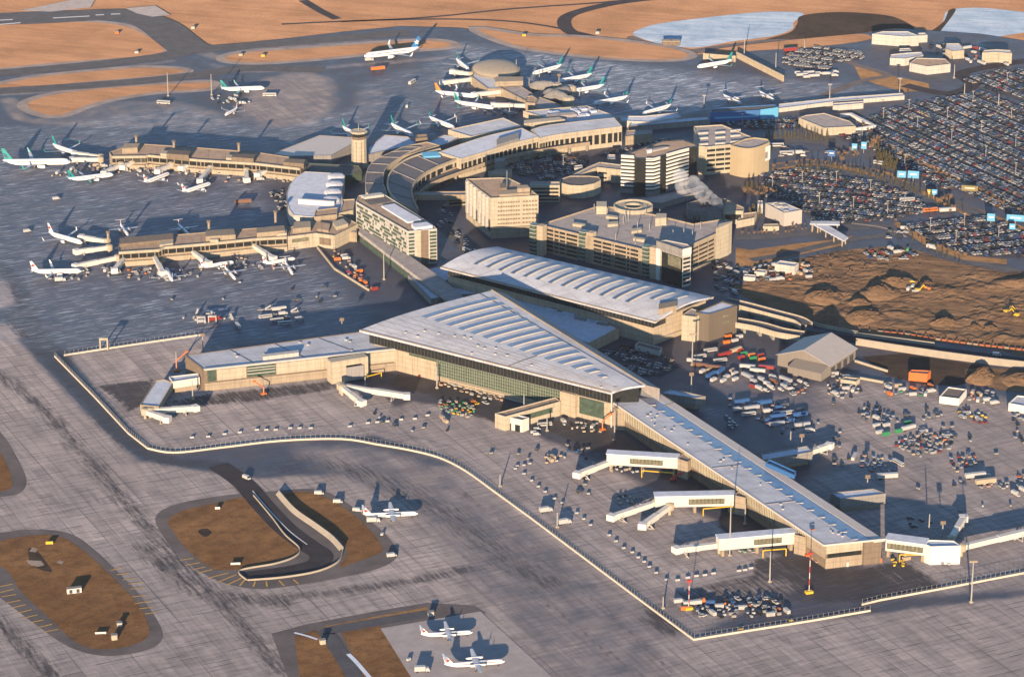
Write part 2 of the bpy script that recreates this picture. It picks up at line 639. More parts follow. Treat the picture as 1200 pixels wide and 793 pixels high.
stroke(wet, [(170, 640), (215, 680), (260, 700), (330, 705)], 18, 0.62, 16)
stroke(wet, [(-20, 715), (25, 755), (70, 800)], 14, 0.62, 8)
stroke(wet, [(70, 590), (140, 583), (200, 575)], 7, 0.3, 7)
stroke(wet, [(340, 545), (420, 552), (520, 600), (590, 650), (640, 680)], 30, 0.5, 28)
stroke(wet, [(260, 695), (330, 700), (470, 682), (560, 665)], 12, 0.6, 10)
stroke(wet, [(460, 520), (560, 590), (680, 690), (790, 790)], 4, 0.5, 5)
stroke(wet, [(620, 690), (720, 770), (760, 800)], 4, 0.55, 4)
stroke(wet, [(-40, 600), (60, 590), (120, 586)], 9, 0.35, 10)
stroke(wet, [(880, 760), (960, 740), (1060, 720), (1210, 700)], 10, 0.3, 18)
stroke(wet, [(940, 480), (1000, 520), (1080, 570)], 12, 0.35, 14)
stroke(wet, [(640, 540), (720, 600), (800, 670)], 5, 0.4, 8)
stroke(wet, [(700, 530), (790, 600), (850, 650)], 5, 0.35, 8)
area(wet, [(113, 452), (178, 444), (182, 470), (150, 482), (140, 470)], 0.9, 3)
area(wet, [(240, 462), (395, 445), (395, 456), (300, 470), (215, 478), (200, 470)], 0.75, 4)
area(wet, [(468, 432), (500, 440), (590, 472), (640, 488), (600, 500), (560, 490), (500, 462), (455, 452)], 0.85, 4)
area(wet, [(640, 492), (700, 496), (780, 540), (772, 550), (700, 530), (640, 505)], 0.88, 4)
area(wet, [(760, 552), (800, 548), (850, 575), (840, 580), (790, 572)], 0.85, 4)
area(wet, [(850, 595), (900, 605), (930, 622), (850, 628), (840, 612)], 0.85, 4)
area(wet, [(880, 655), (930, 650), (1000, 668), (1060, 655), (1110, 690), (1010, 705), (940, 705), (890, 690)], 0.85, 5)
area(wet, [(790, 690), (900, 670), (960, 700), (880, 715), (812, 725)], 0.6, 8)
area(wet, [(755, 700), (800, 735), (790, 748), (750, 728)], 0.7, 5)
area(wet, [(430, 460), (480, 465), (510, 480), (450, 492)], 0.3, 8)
stroke(wet, [(960, 470), (1040, 505), (1120, 560), (1200, 600)], 7, 0.35, 8)
stroke(wet, [(1000, 440), (1080, 470), (1220, 520)], 7, 0.3, 8)
area(frost, [(-150, 150), (60, 148), (210, 125), (330, 152), (420, 125), (540, 50), (640, 62), (760, 78), (1060, 105), (830, 130), (720, 140), (600, 130), (470, 170), (380, 158), (300, 230), (430, 370), (420, 395), (240, 400), (60, 410), (-150, 380)], 0.8, 25)
area(frost, [(530, 60), (640, 66), (760, 80), (900, 105), (830, 130), (720, 140), (640, 110)], 1.7, 15)
area(frost, [(60, 365), (230, 350), (330, 370), (240, 395), (80, 408)], 0.95, 10)
area(frost, [(160, 150), (330, 150), (420, 130), (440, 150), (350, 175), (240, 165)], 0.85, 15)
area(frost, [(0, 150), (110, 146), (130, 190), (60, 185), (0, 190)], 0.7, 10)
area(frost, [(420, 100), (480, 80), (540, 100), (520, 140), (440, 140)], 0.6, 20)
stroke(frost, [(200, 665), (235, 690), (260, 705), (350, 712)], 10, 0.8, 10)
stroke(frost, [(880, 530), (960, 580), (990, 600)], 14, 0.8, 12)
stroke(frost, [(830, 480), (870, 505)], 10, 0.8, 10)
area(frost, [(960, 560), (1100, 560), (1120, 600), (1000, 600)], 0.35, 15)
stroke(frost, [(-10, 300), (10, 275), (60, 240), (75, 225)], 9, 0.75, 6)
area(frost, [(-150, 395), (900, 500), (1700, 680), (1700, 1300), (-600, 1300)], 0.10, 10)

outline = smooth_line(pxs([(-140, 95), (-60, 86), (0, 81), (90, 72), (160, 66), (190, 60), (188, 50), (150, 31), (90, 25), (0, 28), (-140, 34)]), 4)
edge = pxs([(-140, 10), (0, 16), (70, 13), (150, 11), (185, 27), (218, 44), (250, 54), (330, 46), (400, 38), (470, 31), (540, 33), (600, 43), (660, 58), (740, 70), (800, 68), (860, 58), (960, 44), (1060, 34), (1150, 40), (1250, 56), (1360, 60)])
ex = np.array([p.x for p in edge])
ey = np.array([p.y for p in edge])
lim = np.interp(gx, ex, ey)
Yg = np.empty_like(X)
for i in range(len(gx)):
    Yg[:, i] = np.linspace(900, lim[i], len(gy))
def resample(layer):
    out = np.empty_like(layer)
    for i in range(len(gx)):
        out[:, i] = np.interp(Yg[:, i], gy, layer[:, i])
    return out
conc, wet, frost = resample(conc), resample(wet), resample(frost)
ny, nx = X.shape
me = bpy.data.meshes.new('apron_pavement')
idx = np.arange(ny * nx).reshape(ny, nx)
quads = np.stack([idx[:-1, :-1], idx[:-1, 1:], idx[1:, 1:], idx[1:, :-1]], -1).reshape(-1, 4)
co_ = np.stack([X, Yg, np.zeros_like(X)], -1).reshape(-1, 3).astype(np.float32)
me.vertices.add(len(co_))
me.vertices.foreach_set('co', co_.ravel())
me.loops.add(quads.size)
me.loops.foreach_set('vertex_index', quads.ravel().astype(np.int32))
me.polygons.add(len(quads))
me.polygons.foreach_set('loop_start', np.arange(0, quads.size, 4, dtype=np.int32))
me.update(calc_edges=True)
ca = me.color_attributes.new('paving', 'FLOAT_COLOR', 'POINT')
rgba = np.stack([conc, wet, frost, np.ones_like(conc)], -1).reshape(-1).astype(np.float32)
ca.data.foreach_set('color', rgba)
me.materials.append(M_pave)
o = bpy.data.objects.new('apron_pavement', me)
COL.objects.link(o)
o['kind'] = 'structure'

LAY = [0.03]


def sheet(name, px, m, z, closed_smooth=True, n=6):
    pts = pxs(px)
    if closed_smooth:
        pts = smooth_line(pts, n, True)
    return struct(name, MB((pts[0].x, pts[0].y)).poly(pts, z), m)


def path_sheet(name, px, width, m, z, n=6):
    pts = smooth_line(pxs(px), n)
    mb = MB((pts[0].x, pts[0].y))
    strip(mb, pts, -width / 2, width / 2, z)
    return struct(name, mb, m)


M_shold = mat('worn grey shoulder', (0.21, 0.185, 0.18), 0.9, 0.25, 0.05, diffr=0.8, spec=0.1)


def far_island(px):
    pts = smooth_line(pxs(px), 6, True)
    struct('island_shoulder', MB(pts[0]).poly(inset(pts, -9), 0.03), M_shold)
    struct('grass_island', MB(pts[0]).poly(pts, 0.065), M_field)


far_island([(-140, 36), (-60, 30), (0, 28), (90, 26), (145, 31), (178, 46), (192, 58), (182, 64), (130, 69), (60, 74), (0, 80), (-140, 92)])
far_island([(5, 98), (50, 90), (110, 84), (160, 80), (205, 81), (212, 85), (160, 91), (90, 97), (30, 103), (-20, 104)])
far_island([(32, 122), (60, 112), (120, 104), (200, 99), (243, 97), (240, 104), (180, 108), (130, 116), (100, 124), (70, 135), (45, 132)])
far_island([(265, 67), (290, 62), (360, 57), (440, 51), (500, 48), (526, 51), (520, 56), (460, 60), (380, 68), (310, 73), (272, 72)])
far_island([(600, 52), (650, 61), (720, 68), (780, 70), (806, 66), (790, 58), (740, 50), (680, 44), (620, 42), (560, 34)])
path_sheet('runway', [(-140, 26), (0, 23), (60, 21), (110, 18), (155, 17)], 45, M_road, 0.07)
sheet('runway_pad', [(22, 13), (85, 0), (112, -1), (106, 9), (60, 14)], M_conc, 0.05, False)
sheet('runway_pad', [(147, 10), (182, 7), (200, 18), (178, 20), (160, 16)], M_conc, 0.14, False)
path_sheet('taxiway', [(150, 16), (185, 30), (205, 45), (222, 58)], 42, M_road, 0.09)
path_sheet('taxiway', [(-140, 97), (0, 86), (100, 77), (180, 68), (222, 60), (290, 54), (400, 45), (480, 38)], 24, M_road, 0.11)
path_sheet('taxiway', [(-60, 111), (0, 107), (80, 102), (170, 95), (240, 87), (290, 80), (380, 82)], 22, M_road, 0.09)
path_sheet('perimeter_track', [(330, 28), (420, 24), (520, 22), (590, 24), (640, 30), (680, 38), (730, 50)], 5, M_asph, -0.5)
path_sheet('perimeter_track', [(355, 0), (375, 12), (395, 22)], 10, M_asph, -0.48)
path_sheet('perimeter_track', [(400, 25), (500, 20), (600, 10), (700, 3), (760, -3)], 5, M_asph, -0.5)
path_sheet('perimeter_track', [(800, -6), (730, 2), (690, 10), (665, 19), (662, 30), (675, 40), (710, 49), (760, 55), (800, 60)], 14, M_asph, -0.46)
for px in ([(0, 24), (15, 23.3)], [(62, 21.5), (105, 19.2)], [(112, 18), (122, 17.6)], [(130, 17), (141, 16.6)], [(0, 29), (24, 27)]):
    path_sheet('runway_marking', px, 3.0, M_wline, 0.11, 2)

M_ice = field_material('pond ice', (0.22, 0.31, 0.43), (0.36, 0.44, 0.54), (0.13, 0.22, 0.34), 0.008, 0.8, 0.1, (0.45, 0.5, 0.6))
sheet('frozen_pond', [(742, 40), (752, 33), (775, 27), (830, 20), (890, 14), (935, 14), (941, 18), (930, 26), (928, 34), (905, 42), (860, 48), (820, 55), (790, 54), (765, 49)], M_ice, -0.45)
sheet('frozen_pond', [(1096, 42), (1104, 28), (1112, 12), (1150, 9), (1200, 14), (1240, 18), (1215, 34), (1180, 41), (1150, 45), (1120, 44)], M_ice, -0.45)
M_shade_ground = field_material('painted shade and dark ground', (0.035, 0.028, 0.026), (0.06, 0.045, 0.036), (0.02, 0.018, 0.018), 0.02)  # embankment shade put into the colour; other dark ground patches share it
sheet('painted_shadow', [(925, 38), (934, 28), (940, 18), (985, 14), (1040, 18), (1066, 28), (1070, 34), (1050, 33), (1025, 36), (985, 42), (940, 46), (905, 47), (890, 48)], M_shade_ground, -0.43)  # flat dark sheet painted as the embankment's cast shadow
sheet('painted_shadow', [(1062, 36), (1085, 38), (1105, 26), (1112, 12), (1120, 12), (1104, 34), (1094, 44), (1075, 46)], M_shade_ground, -0.42)  # painted shadow carried on towards the second pond
sheet('gravel_bank', [(742, 42), (765, 51), (800, 58), (850, 52), (900, 46), (950, 46), (900, 52), (850, 58), (800, 63), (760, 56), (735, 46)], M_asph2, -0.42)
sheet('grass_bank', [(840, 58), (900, 50), (960, 44), (1010, 40), (1020, 46), (985, 52), (930, 57), (880, 60), (850, 64)], M_field, 0.06)

I1o = [(-60, 645), (-30, 628), (0, 624), (40, 620), (82, 625), (112, 645), (150, 682), (172, 708), (190, 738), (186, 754), (162, 764), (120, 768), (80, 757), (40, 730), (0, 700), (-40, 672)]
I1i = [(-25, 650), (0, 634), (40, 627), (72, 629), (104, 650), (148, 692), (168, 718), (174, 744), (150, 757), (112, 760), (86, 750), (56, 722), (24, 692), (8, 668)]
I2o = [(182, 607), (202, 592), (250, 582), (310, 576), (368, 573), (402, 586), (440, 615), (462, 638), (465, 653), (440, 667), (380, 680), (320, 689), (284, 688), (246, 676), (216, 656), (194, 632)]
I2i = [(197, 610), (215, 598), (250, 590), (296, 582), (318, 606), (334, 627), (350, 643), (340, 652), (300, 664), (262, 668), (242, 662), (216, 640), (203, 622)]
I2r = [(332, 579), (364, 577), (396, 590), (426, 613), (448, 640), (440, 650), (410, 661), (398, 664), (407, 646), (396, 630), (370, 611), (350, 598)]
I3o = [(-80, 500), (-20, 498), (0, 506), (20, 536), (31, 562), (24, 577), (0, 582), (-60, 584), (-90, 540)]
I3i = [(-70, 510), (-20, 512), (0, 530), (14, 562), (4, 575), (-50, 576)]
for a, b in ((I1o, I1i), (I2o, I2i), (I3o, I3i)):
    sheet('island_shoulder', a, M_asph2, 0.05)
    sheet('island_turf', b, M_turf, 0.10)
sheet('island_turf', I2r, M_turf, 0.10)


def bars(pts):
    for a, b in pts:
        A, B = P(*a), P(*b)
        struct('shoulder_marking', MB(A).bar((A.x, A.y, 0.13), (B.x, B.y, 0.13), 0.9, 0.02), M_yel)


bars([((0, 687), (15, 684)), ((0, 694), (16, 690)), ((2, 699), (19, 696)), ((8, 706), (24, 703)), ((14, 712), (30, 708)), ((20, 718), (37, 714)), ((27, 724), (44, 720)), ((36, 729), (51, 726)), ((44, 735), (61, 731)), ((52, 740), (68, 737)),
      ((130, 668), (143, 665)), ((137, 673), (152, 671)), ((144, 679), (159, 677)), ((150, 684), (166, 682)), ((153, 690), (169, 688)), ((155, 699), (172, 697)), ((158, 707), (176, 704)), ((163, 713), (180, 711)), ((170, 719), (184, 717)),
      ((211, 656), (226, 654)), ((218, 662), (234, 659)), ((227, 667), (240, 664)), ((232, 671), (249, 667)), ((244, 677), (268, 671)), ((255, 682), (277, 673)), ((266, 685), (283, 677)), ((281, 686), (287, 679)), ((297, 687), (299, 681)), ((313, 687), (312, 681)), ((333, 686), (327, 680)), ((350, 684), (344, 679))])

path_sheet('service_road', [(255, 545), (285, 566), (308, 592), (335, 620), (362, 640), (376, 650), (372, 660), (350, 667), (320, 672), (286, 676)], 14, M_asph, 0.14)
path_sheet('road_marking', [(296, 575), (315, 597), (338, 621), (360, 638)], 0.7, M_wline, 0.17)

sheet('pad_shoulder', [(318, 742), (360, 731), (440, 716), (500, 706), (556, 709), (570, 718), (500, 735), (520, 800), (340, 800)], M_asph2, 0.05, False)
sheet('island_turf', [(345, 745), (370, 738), (376, 742), (410, 800), (352, 800)], M_turf, 0.10, False)
sheet('island_turf', [(378, 734), (440, 722), (500, 711), (503, 714), (440, 726), (378, 737)], M_verge, 0.10, False)
sheet('island_turf', [(400, 741), (446, 733), (490, 800), (430, 800)], M_turf, 0.10, False)
sheet('apron_pad', [(446, 736), (563, 716), (655, 800), (486, 800)], M_conc, 0.13, False)
path_sheet('service_road', [(500, 719), (440, 729), (386, 739), (388, 748), (402, 770), (420, 800)], 9, M_road, 0.16)
path_sheet('snow_patch', [(408, 766), (418, 776), (436, 797)], 2.5, M_snow, 0.19)
path_sheet('snow_patch', [(345, 741), (360, 745), (372, 749)], 1.6, M_snow, 0.19)
W_cream = mat('cream cladding', (0.38, 0.335, 0.255), 0.7, 0.08, 0.15, lines=((2, 3.6, 0.35, 0.35, 0), (0, 6.0, 0.3, 0.25, GRID_ANG)), streak=0.4)
W_tan = mat('tan precast', (0.30, 0.245, 0.18), 0.8, 0.10, 0.2, lines=((2, 3.6, 0.35, 0.35, 0), (0, 6.0, 0.3, 0.25, GRID_ANG)), streak=0.4)
W_beige = mat('beige precast', (0.36, 0.30, 0.22), 0.8, 0.10, 0.2, lines=((2, 3.6, 0.35, 0.35, 0), (0, 6.0, 0.3, 0.25, GRID_ANG)), streak=0.4)
W_brown = mat('brown cladding', (0.17, 0.13, 0.095), 0.7, 0.10, 0.3, lines=((2, 3.6, 0.35, 0.35, 0), (0, 6.0, 0.3, 0.25, GRID_ANG)), streak=0.4)
W_dkbrown = mat('dark ribbed cladding', (0.115, 0.095, 0.075), 0.6, 0.14, 0.4, stretch=(3, 3, 0.05))
W_white = mat('white cladding', (0.42, 0.40, 0.365), 0.6, 0.06, 0.3, lines=((2, 3.6, 0.35, 0.35, 0), (0, 6.0, 0.3, 0.25, GRID_ANG)), streak=0.4)
W_bright = mat('bright white panel', (0.55, 0.53, 0.50), 0.55, 0.05, 0.3)
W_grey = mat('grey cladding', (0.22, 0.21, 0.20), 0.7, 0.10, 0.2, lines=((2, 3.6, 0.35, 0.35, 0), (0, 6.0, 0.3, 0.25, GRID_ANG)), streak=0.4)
R_rib = mat('skylight cladding', (0.36, 0.35, 0.33), 0.7, 0.06, 0.3)
R_white = mat('pale roof membrane', (0.385, 0.41, 0.465), 0.7, 0.2, 0.06, diffr=0.6, stretch=(1, 1.6, 1), lines=((0, 7.5, 0.4, 0.3, GRID_ANG), (1, 22, 0.6, 0.4, GRID_ANG)), streak=0.25)
R_snow = mat('frosted roof', (0.42, 0.46, 0.54), 0.75, 0.16, 0.2, diffr=0.6)
R_grey = mat('grey roof felt', (0.27, 0.25, 0.245), 0.85, 0.2, 0.15, diffr=0.6, lines=((0, 8, 0.4, 0.3, 0.6), (1, 16, 0.5, 0.35, 0.6)))
R_brown = mat('brown gravel roof', (0.27, 0.205, 0.155), 0.9, 0.22, 0.2, diffr=0.8, lines=((1, 9, 0.4, 0.3, 0.1), (0, 14, 0.5, 0.35, 0.1)))
R_dark = mat('dark roof felt', (0.10, 0.095, 0.095), 0.85, 0.2, 0.2, diffr=0.6)
R_arc = mat('dark curved metal roof', (0.115, 0.10, 0.095), 0.6, 0.15, 0.3, diffr=0.4)
R_metal = mat('pale metal roof', (0.40, 0.37, 0.35), 0.5, 0.08, 0.3, diffr=0.5)
G_dark = mat('dark glass', (0.022, 0.024, 0.024), 0.12, 0.3, 0.3, spec=0.5, stretch=(1, 1, 1))
G_green = mat('green glass', (0.060, 0.086, 0.066), 0.15, 0.35, 0.35, spec=0.5)
G_cream = mat('sunlit glazing', (0.15, 0.145, 0.10), 0.2, 0.4, 0.5, spec=0.5)
G_sky = mat('blue skylight glass', (0.13, 0.20, 0.32), 0.3, 0.2, 0.3, spec=0.5)
G_sky2 = mat('dark blue skylight glass', (0.06, 0.10, 0.17), 0.3, 0.2, 0.3, spec=0.5)
F_mul = mat('pale mullion metal', (0.22, 0.23, 0.18), 0.5, 0.05, 0.5)
F_white = mat('white metal frame', (0.45, 0.43, 0.40), 0.5, 0.05, 0.5)
F_dark = mat('dark steel', (0.05, 0.05, 0.055), 0.6, 0.1, 0.5)
F_steel = mat('galvanised steel', (0.28, 0.27, 0.26), 0.5, 0.1, 0.5)
Y_paint = mat('yellow steel', (0.55, 0.36, 0.03), 0.5, 0.08, 0.5)
C_orange = mat('orange paint', (0.50, 0.13, 0.03), 0.5, 0.08, 0.5)
C_red = mat('red paint', (0.42, 0.04, 0.03), 0.5, 0.08, 0.5)
C_blue = mat('blue panel', (0.035, 0.12, 0.30), 0.5, 0.06, 0.3)
C_sky = mat('light blue panel', (0.10, 0.33, 0.52), 0.5, 0.06, 0.3)
CAMXY = Vector((0, 0))


def nrm(A, B):
    """outward normal of wall A-B taken towards the camera side"""
    A, B = V2(A), V2(B)
    d = (B - A).normalized()
    n = Vector((-d.y, d.x))
    return n if n.dot(CAMXY - A) > 0 else -n


def lerp(a, b, t):
    return a + (b - a) * t


def band(T, name, A, B, s0, s1, z0, z1, m, out=0.15, thick=0.5):
    A, B = V2(A), V2(B)
    n = nrm(A, B)
    a, b = lerp(A, B, s0), lerp(A, B, s1)
    o = n * out
    i = n * (out - thick)
    return MB(T.location).prism([a + o, b + o, b + i, a + i], z0, z1, True, True).build(name, m, T)


def windows(T, A, B, s0, s1, z0, z1, rows, cols, m, name='window', frac=(0.62, 0.55), out=0.12, row_parts=True):
    """rows of separate panes; each row is one part"""
    A, B = V2(A), V2(B)
    n = nrm(A, B)
    for r in range(rows):
        za = z0 + (z1 - z0) * (r + (1 - frac[1]) / 2) / rows
        zb = za + (z1 - z0) * frac[1] / rows
        mb = MB(T.location)
        for c in range(cols):
            ta = s0 + (s1 - s0) * (c + (1 - frac[0]) / 2) / cols
            tb = ta + (s1 - s0) * frac[0] / cols
            a, b = lerp(A, B, ta), lerp(A, B, tb)
            mb.prism([a + n * out, b + n * out, b - n * 0.3, a - n * 0.3], za, zb, True, True)
        a, b = lerp(A, B, s0), lerp(A, B, s1)
        mb.bar((a.x, a.y, za), (b.x, b.y, za), 0.4, 0.15)
        mb.build(name + '_row', m, T)


def shell(T, top_px=None, h=10, wm=None, rm=None, z0=0.0, par=0.7, pts=None, wname='wall', rname='roof', t=0.5):
    pts = ccw(pts if pts is not None else pxs(top_px, h))
    w = MB(T.location).ring(pts, t, z0, h, h - par - 0.3)
    w.build(wname, wm, T)
    MB(T.location).prism(inset(pts, t * 0.8), h - par - 0.6, h - par, True, False).build(rname, rm, T)
    return pts


def centre(pts):
    return Vector((sum(p[0] for p in pts) / len(pts), sum(p[1] for p in pts) / len(pts), 0))


def building(name, label, top_px, h, wm, rm, cat='building', group=None, par=0.7, z0=0.0):
    pts = pxs(top_px, h)
    c = centre(pts)
    T = thing(name, label, cat, (c.x, c.y, 0), group)
    shell(T, None, h, wm, rm, z0, par, pts)
    return T


def roofbox(T, px, zb, h, m=None, name='roof_plant', rm=None):
    """box standing on a roof at height zb; px = its top outline"""
    pts = pxs(px, zb + h)
    return MB(T.location).prism(pts, zb - 0.2, zb + h).build(name, m or W_brown, T)


def clutter(T, px, zb, n, m, seed=1, name='roof_vent', smax=3.0, hmax=1.8):
    """small vents and fan housings on a flat roof"""
    r = random.Random(seed)
    q = pxs(px, zb)
    for k in range(n):
        a, b = r.uniform(0.08, 0.92), r.uniform(0.15, 0.85)
        c = lerp(lerp(q[0], q[1], a), lerp(q[3], q[2], a), b)
        MB(T.location).box((c.x, c.y), (r.uniform(1.0, smax), r.uniform(1.0, smax), r.uniform(0.6, hmax)), GRID_ANG, zb - 0.1).build(name, m, T)


EZ = 25.0
FL, FR = P(421, 387, EZ), P(716, 460, EZ)
RL, RR = P(577, 340, 30.0), P(756, 451, 27.5)
hall = thing('terminal_hall', 'large wedge shaped terminal hall with pale vaulted roof and long ribs of skylights', 'terminal', ((FL.x + RR.x) / 2, (FL.y + RR.y) / 2, 0))


def hall_roof(u, v, dz=0.0):
    a = FL.lerp(FR, u)
    b = RL.lerp(RR, u)
    p = a.lerp(b, v)
    p.z = a.z + (b.z - a.z) * (1 - (1 - v) ** 3.3) + dz
    return p


mb = MB(hall.location)
mb.sm = True
mb.grid([[hall_roof(u / 24, v / 14) for u in range(25)] for v in range(15)])
mb.sm = False
mb.grid([[hall_roof(u / 24, v / 14, -1.3) for u in range(25)] for v in range(14, -1, -1)])
for pth in ([hall_roof(u / 24, 0) for u in range(25)], [hall_roof(1, v / 14) for v in range(15)], [hall_roof(1 - u / 24, 1) for u in range(25)], [hall_roof(0, 1 - v / 14) for v in range(15)]):
    mb.grid([[p - Vector((0, 0, 1.3)) for p in pth], pth])
mb.build('roof', R_white, hall)
mb = MB(hall.location)
mb.tube([hall_roof(u / 12, 0.004, 0.15) for u in range(13)], 0.45, 6)
mb.build('eaves_trim', W_tan, hall)
mb = MB(hall.location)
mb.tube([hall_roof(u / 12, 0.995, 0.25) for u in range(13)], 0.6, 6)
mb.build('ridge_trim', W_tan, hall)
mb = MB(hall.location)
bk = (V2(RR) - V2(RL)).normalized()
bn = Vector((-bk.y, bk.x)) * 11
if bn.y < 0:
    bn = -bn
rows = [[hall_roof(u / 12, 1, 0.05) for u in range(13)], [hall_roof(u / 12, 1, 0.05) + Vector((bn.x, bn.y, -4.5)) for u in range(13)]]
mb.grid(rows)
rows = [[hall_roof(u / 12, 1) + Vector((bn.x, bn.y, -4.5)) for u in range(13)], [Vector((q.x, q.y, 0)) for q in (hall_roof(u / 12, 1) + Vector((bn.x, bn.y, 0)) for u in range(13))]]
mb.grid(rows)
mb.build('rear_roof', R_grey, hall)
NF = 15
for i in range(NF):
    u = 0.085 + 0.80 * i / (NF - 1)
    v0 = 0.36 + 0.05 * (i / NF) + 0.06 * max(0, i - 10) / 4
    v1 = 0.95 - 0.09 * (i / NF) - 0.28 * max(0, (i - 9) / 5) ** 1.5
    mb = MB(hall.location)
    n = 12
    prof = []
    for k in range(n + 1):
        v = v0 + (v1 - v0) * k / n
        e = math.sin(math.pi * k / n) ** 0.35 if 0 < k < n else 0.05
        c = hall_roof(u, v)
        du = (hall_roof(u + 0.01, v) - hall_roof(u - 0.01, v)).normalized()
        hgt = 0.75 * e
        prof.append([c - du * 0.7 - Vector((0, 0, 0.3)), c - du * 0.5 + Vector((0, 0, hgt)), c + du * 0.5 + Vector((0, 0, hgt)), c + du * 0.7 - Vector((0, 0, 0.3))])
    mb.grid(prof)
    rib = mb.build('skylight_rib', R_rib, hall)
    mb = MB(hall.location)
    gl = []
    for k in range(n + 1):
        v = v0 + (v1 - v0) * (0.02 + 0.96 * k / n)
        c = hall_roof(u, v)
        du = (hall_roof(u - 0.01, v) - hall_roof(u + 0.01, v)).normalized()
        gl.append([c + du * 0.6 + Vector((0, 0, 0.25)), c + du * 5.0 + Vector((0, 0, 0.25))])
    mb.grid(gl)
    mb.build('skylight_glazing', G_sky, rib)
mb = MB(hall.location)
mb.tube([hall_roof(0.60, v / 10, 0.1) for v in range(0, 9)], 0.22, 4)
mb.tube([hall_roof(u / 12, 0.90, 0.1) for u in range(13)], 0.2, 4)
mb.build('roof_seam', F_dark, hall)
for v in (0.06, 0.12, 0.18, 0.24, 0.30):
    mb = MB(hall.location)
    mb.tube([hall_roof(u / 12, v, 0.03) for u in range(13)], 0.14, 4)
    mb.build('panel_seam', R_grey, hall)
r = random.Random(8)
for k in range(16):
    c = hall_roof(r.uniform(0.12, 0.95), r.uniform(0.04, 0.3))
    MB(hall.location).box((c.x, c.y), (1.4, 1.2, 1.0), GRID_ANG, c.z - 0.2).build('roof_vent', W_white, hall)
fd = (V2(FR) - V2(FL)).normalized()
fn = nrm(FL, FR)
wa = V2(FL) - fn * 6 + fd * 4
wb = V2(FR) - fn * 6 - fd * 2
rr = V2(RR) - (V2(RR) - V2(wb)).normalized() * 4
for (A, B, s0, s1, z0, z1, m, nm, th) in (
        (wa, wb, 0.0, 1.0, 15.2, 25.6, G_dark, 'clerestory_glazing', 0.6),
        (wb, rr, 0.0, 1.0, 15.2, 27.0, G_dark, 'clerestory_glazing', 0.6),
        (wa, wb, 0.02, 0.285, 0.0, 15.2, W_beige, 'wall', 0.5),
        (wa, wb, 0.285, 0.845, 4.0, 15.2, G_green, 'curtain_wall', 0.6),
        (wa, wb, 0.285, 0.845, 0.0, 4.0, W_tan, 'plinth', 0.9),
        (wa, wb, 0.845, 1.0, 0.0, 15.2, W_beige, 'wall', 0.5),
        (wb, rr, 0.0, 1.0, 0.0, 15.2, W_tan, 'wall', 0.5)):
    band(hall, nm, A, B, s0, s1, z0, z1, m, 0.2, th)
for z in (6.2, 8.4, 10.6, 12.8, 15.0):
    band(hall, 'transom', wa, wb, 0.285, 0.845, z - 0.12, z + 0.12, F_mul, 0.45, 0.3)
mb = MB(hall.location)
for k in range(58):
    s = 0.285 + 0.56 * (k + 0.5) / 58
    c = lerp(wa, wb, s) + fn * 0.4
    mb.box((c.x, c.y), (0.2, 0.35, 11.2), math.atan2(fd.y, fd.x), 4.0)
mb.bar((*(wa + (wb - wa) * 0.285 + fn * 0.4), 4.1), (*(wa + (wb - wa) * 0.845 + fn * 0.4), 4.1), 0.3, 0.3)
mb.build('mullion', F_mul, hall)
mb = MB(hall.location)
for k in range(70):
    c = lerp(wa, wb, (k + 0.5) / 70) + fn * 0.35
    mb.box((c.x, c.y), (0.3, 0.3, 10.2), math.atan2(fd.y, fd.x), 15.25)
mb.bar((*(wa + fn * 0.35), 15.4), (*(wb + fn * 0.35), 15.4), 0.3, 0.3)
mb.build('mullion', F_dark, hall)
band(hall, 'window_strip', wa, wb, 0.17, 0.285, 13.5, 15.0, G_green, 0.35, 0.5)
band(hall, 'pier_wall', wa, wb, 0.80, 0.86, 0.0, 15.8, W_beige, 3.0, 4)
band(hall, 'window_strip', wa, wb, 0.868, 0.965, 3.0, 14.5, G_green, 0.35, 0.5)
for k, (z0_, z1_) in enumerate(((2.2, 3.2), (5.0, 5.4))):
    band(hall, 'wall_ledge', wa, wb, 0.34, 0.84, z0_ - 2, z1_ - 2, W_cream, 1.2 + k * 0.2, 1.5)
c = wb + (rr - wb) * 0.03 + fn * 3
MB(hall.location).tube([(c.x, c.y, 0), (c.x, c.y, EZ)], 0.45, 8).build('column', F_white, hall)

AZ = 15.0
arm = thing('concourse_wing', 'low pale roofed concourse arm reaching west from the vaulted hall', 'terminal', P(330, 440))
apx = [(217, 416), (239, 433), (481, 407), (440, 386)]
apts = shell(arm, apx, AZ, W_brown, R_white, 0, 0.4)
A, B = P(239, 433, AZ), P(481, 407, AZ)
ad = (V2(B) - V2(A)).normalized()
MB(arm.location).bar(A + Vector((0, 0, 0.1)), B + Vector((0, 0, 0.1)), 2.0, 0.9).build('eaves_trim', F_white, arm)
band(arm, 'wall', A, B, 0.0, 1.0, 0.0, 5.6, W_tan, 1.2, 1.5)
band(arm, 'cladding_panel', A, B, 0.06, 0.20, 6.4, 14, W_cream, 0.4)
band(arm, 'window_strip', A, B, 0.205, 0.34, 6.4, 14, G_green, 0.3)
band(arm, 'window_strip', A, B, 0.015, 0.055, 6.2, 14, G_green, 0.3)
band(arm, 'cladding_panel', A, B, 0.345, 0.66, 6.4, 14, W_cream, 0.4)
band(arm, 'window_strip', A, B, 0.665, 0.75, 6.4, 14, G_green, 0.3)
band(arm, 'cladding_panel', A, B, 0.76, 0.985, 6.4, 14, W_cream, 0.4)
for z in (8.4, 10.6, 12.4):
    band(arm, 'transom', A, B, 0.205, 0.34, z, z + 0.4, F_white, 0.5, 0.3)
    band(arm, 'transom', A, B, 0.665, 0.75, z, z + 0.4, F_white, 0.5, 0.3)
band(arm, 'door', A, B, 0.60, 0.62, 1.0, 4.0, F_white, 1.35)
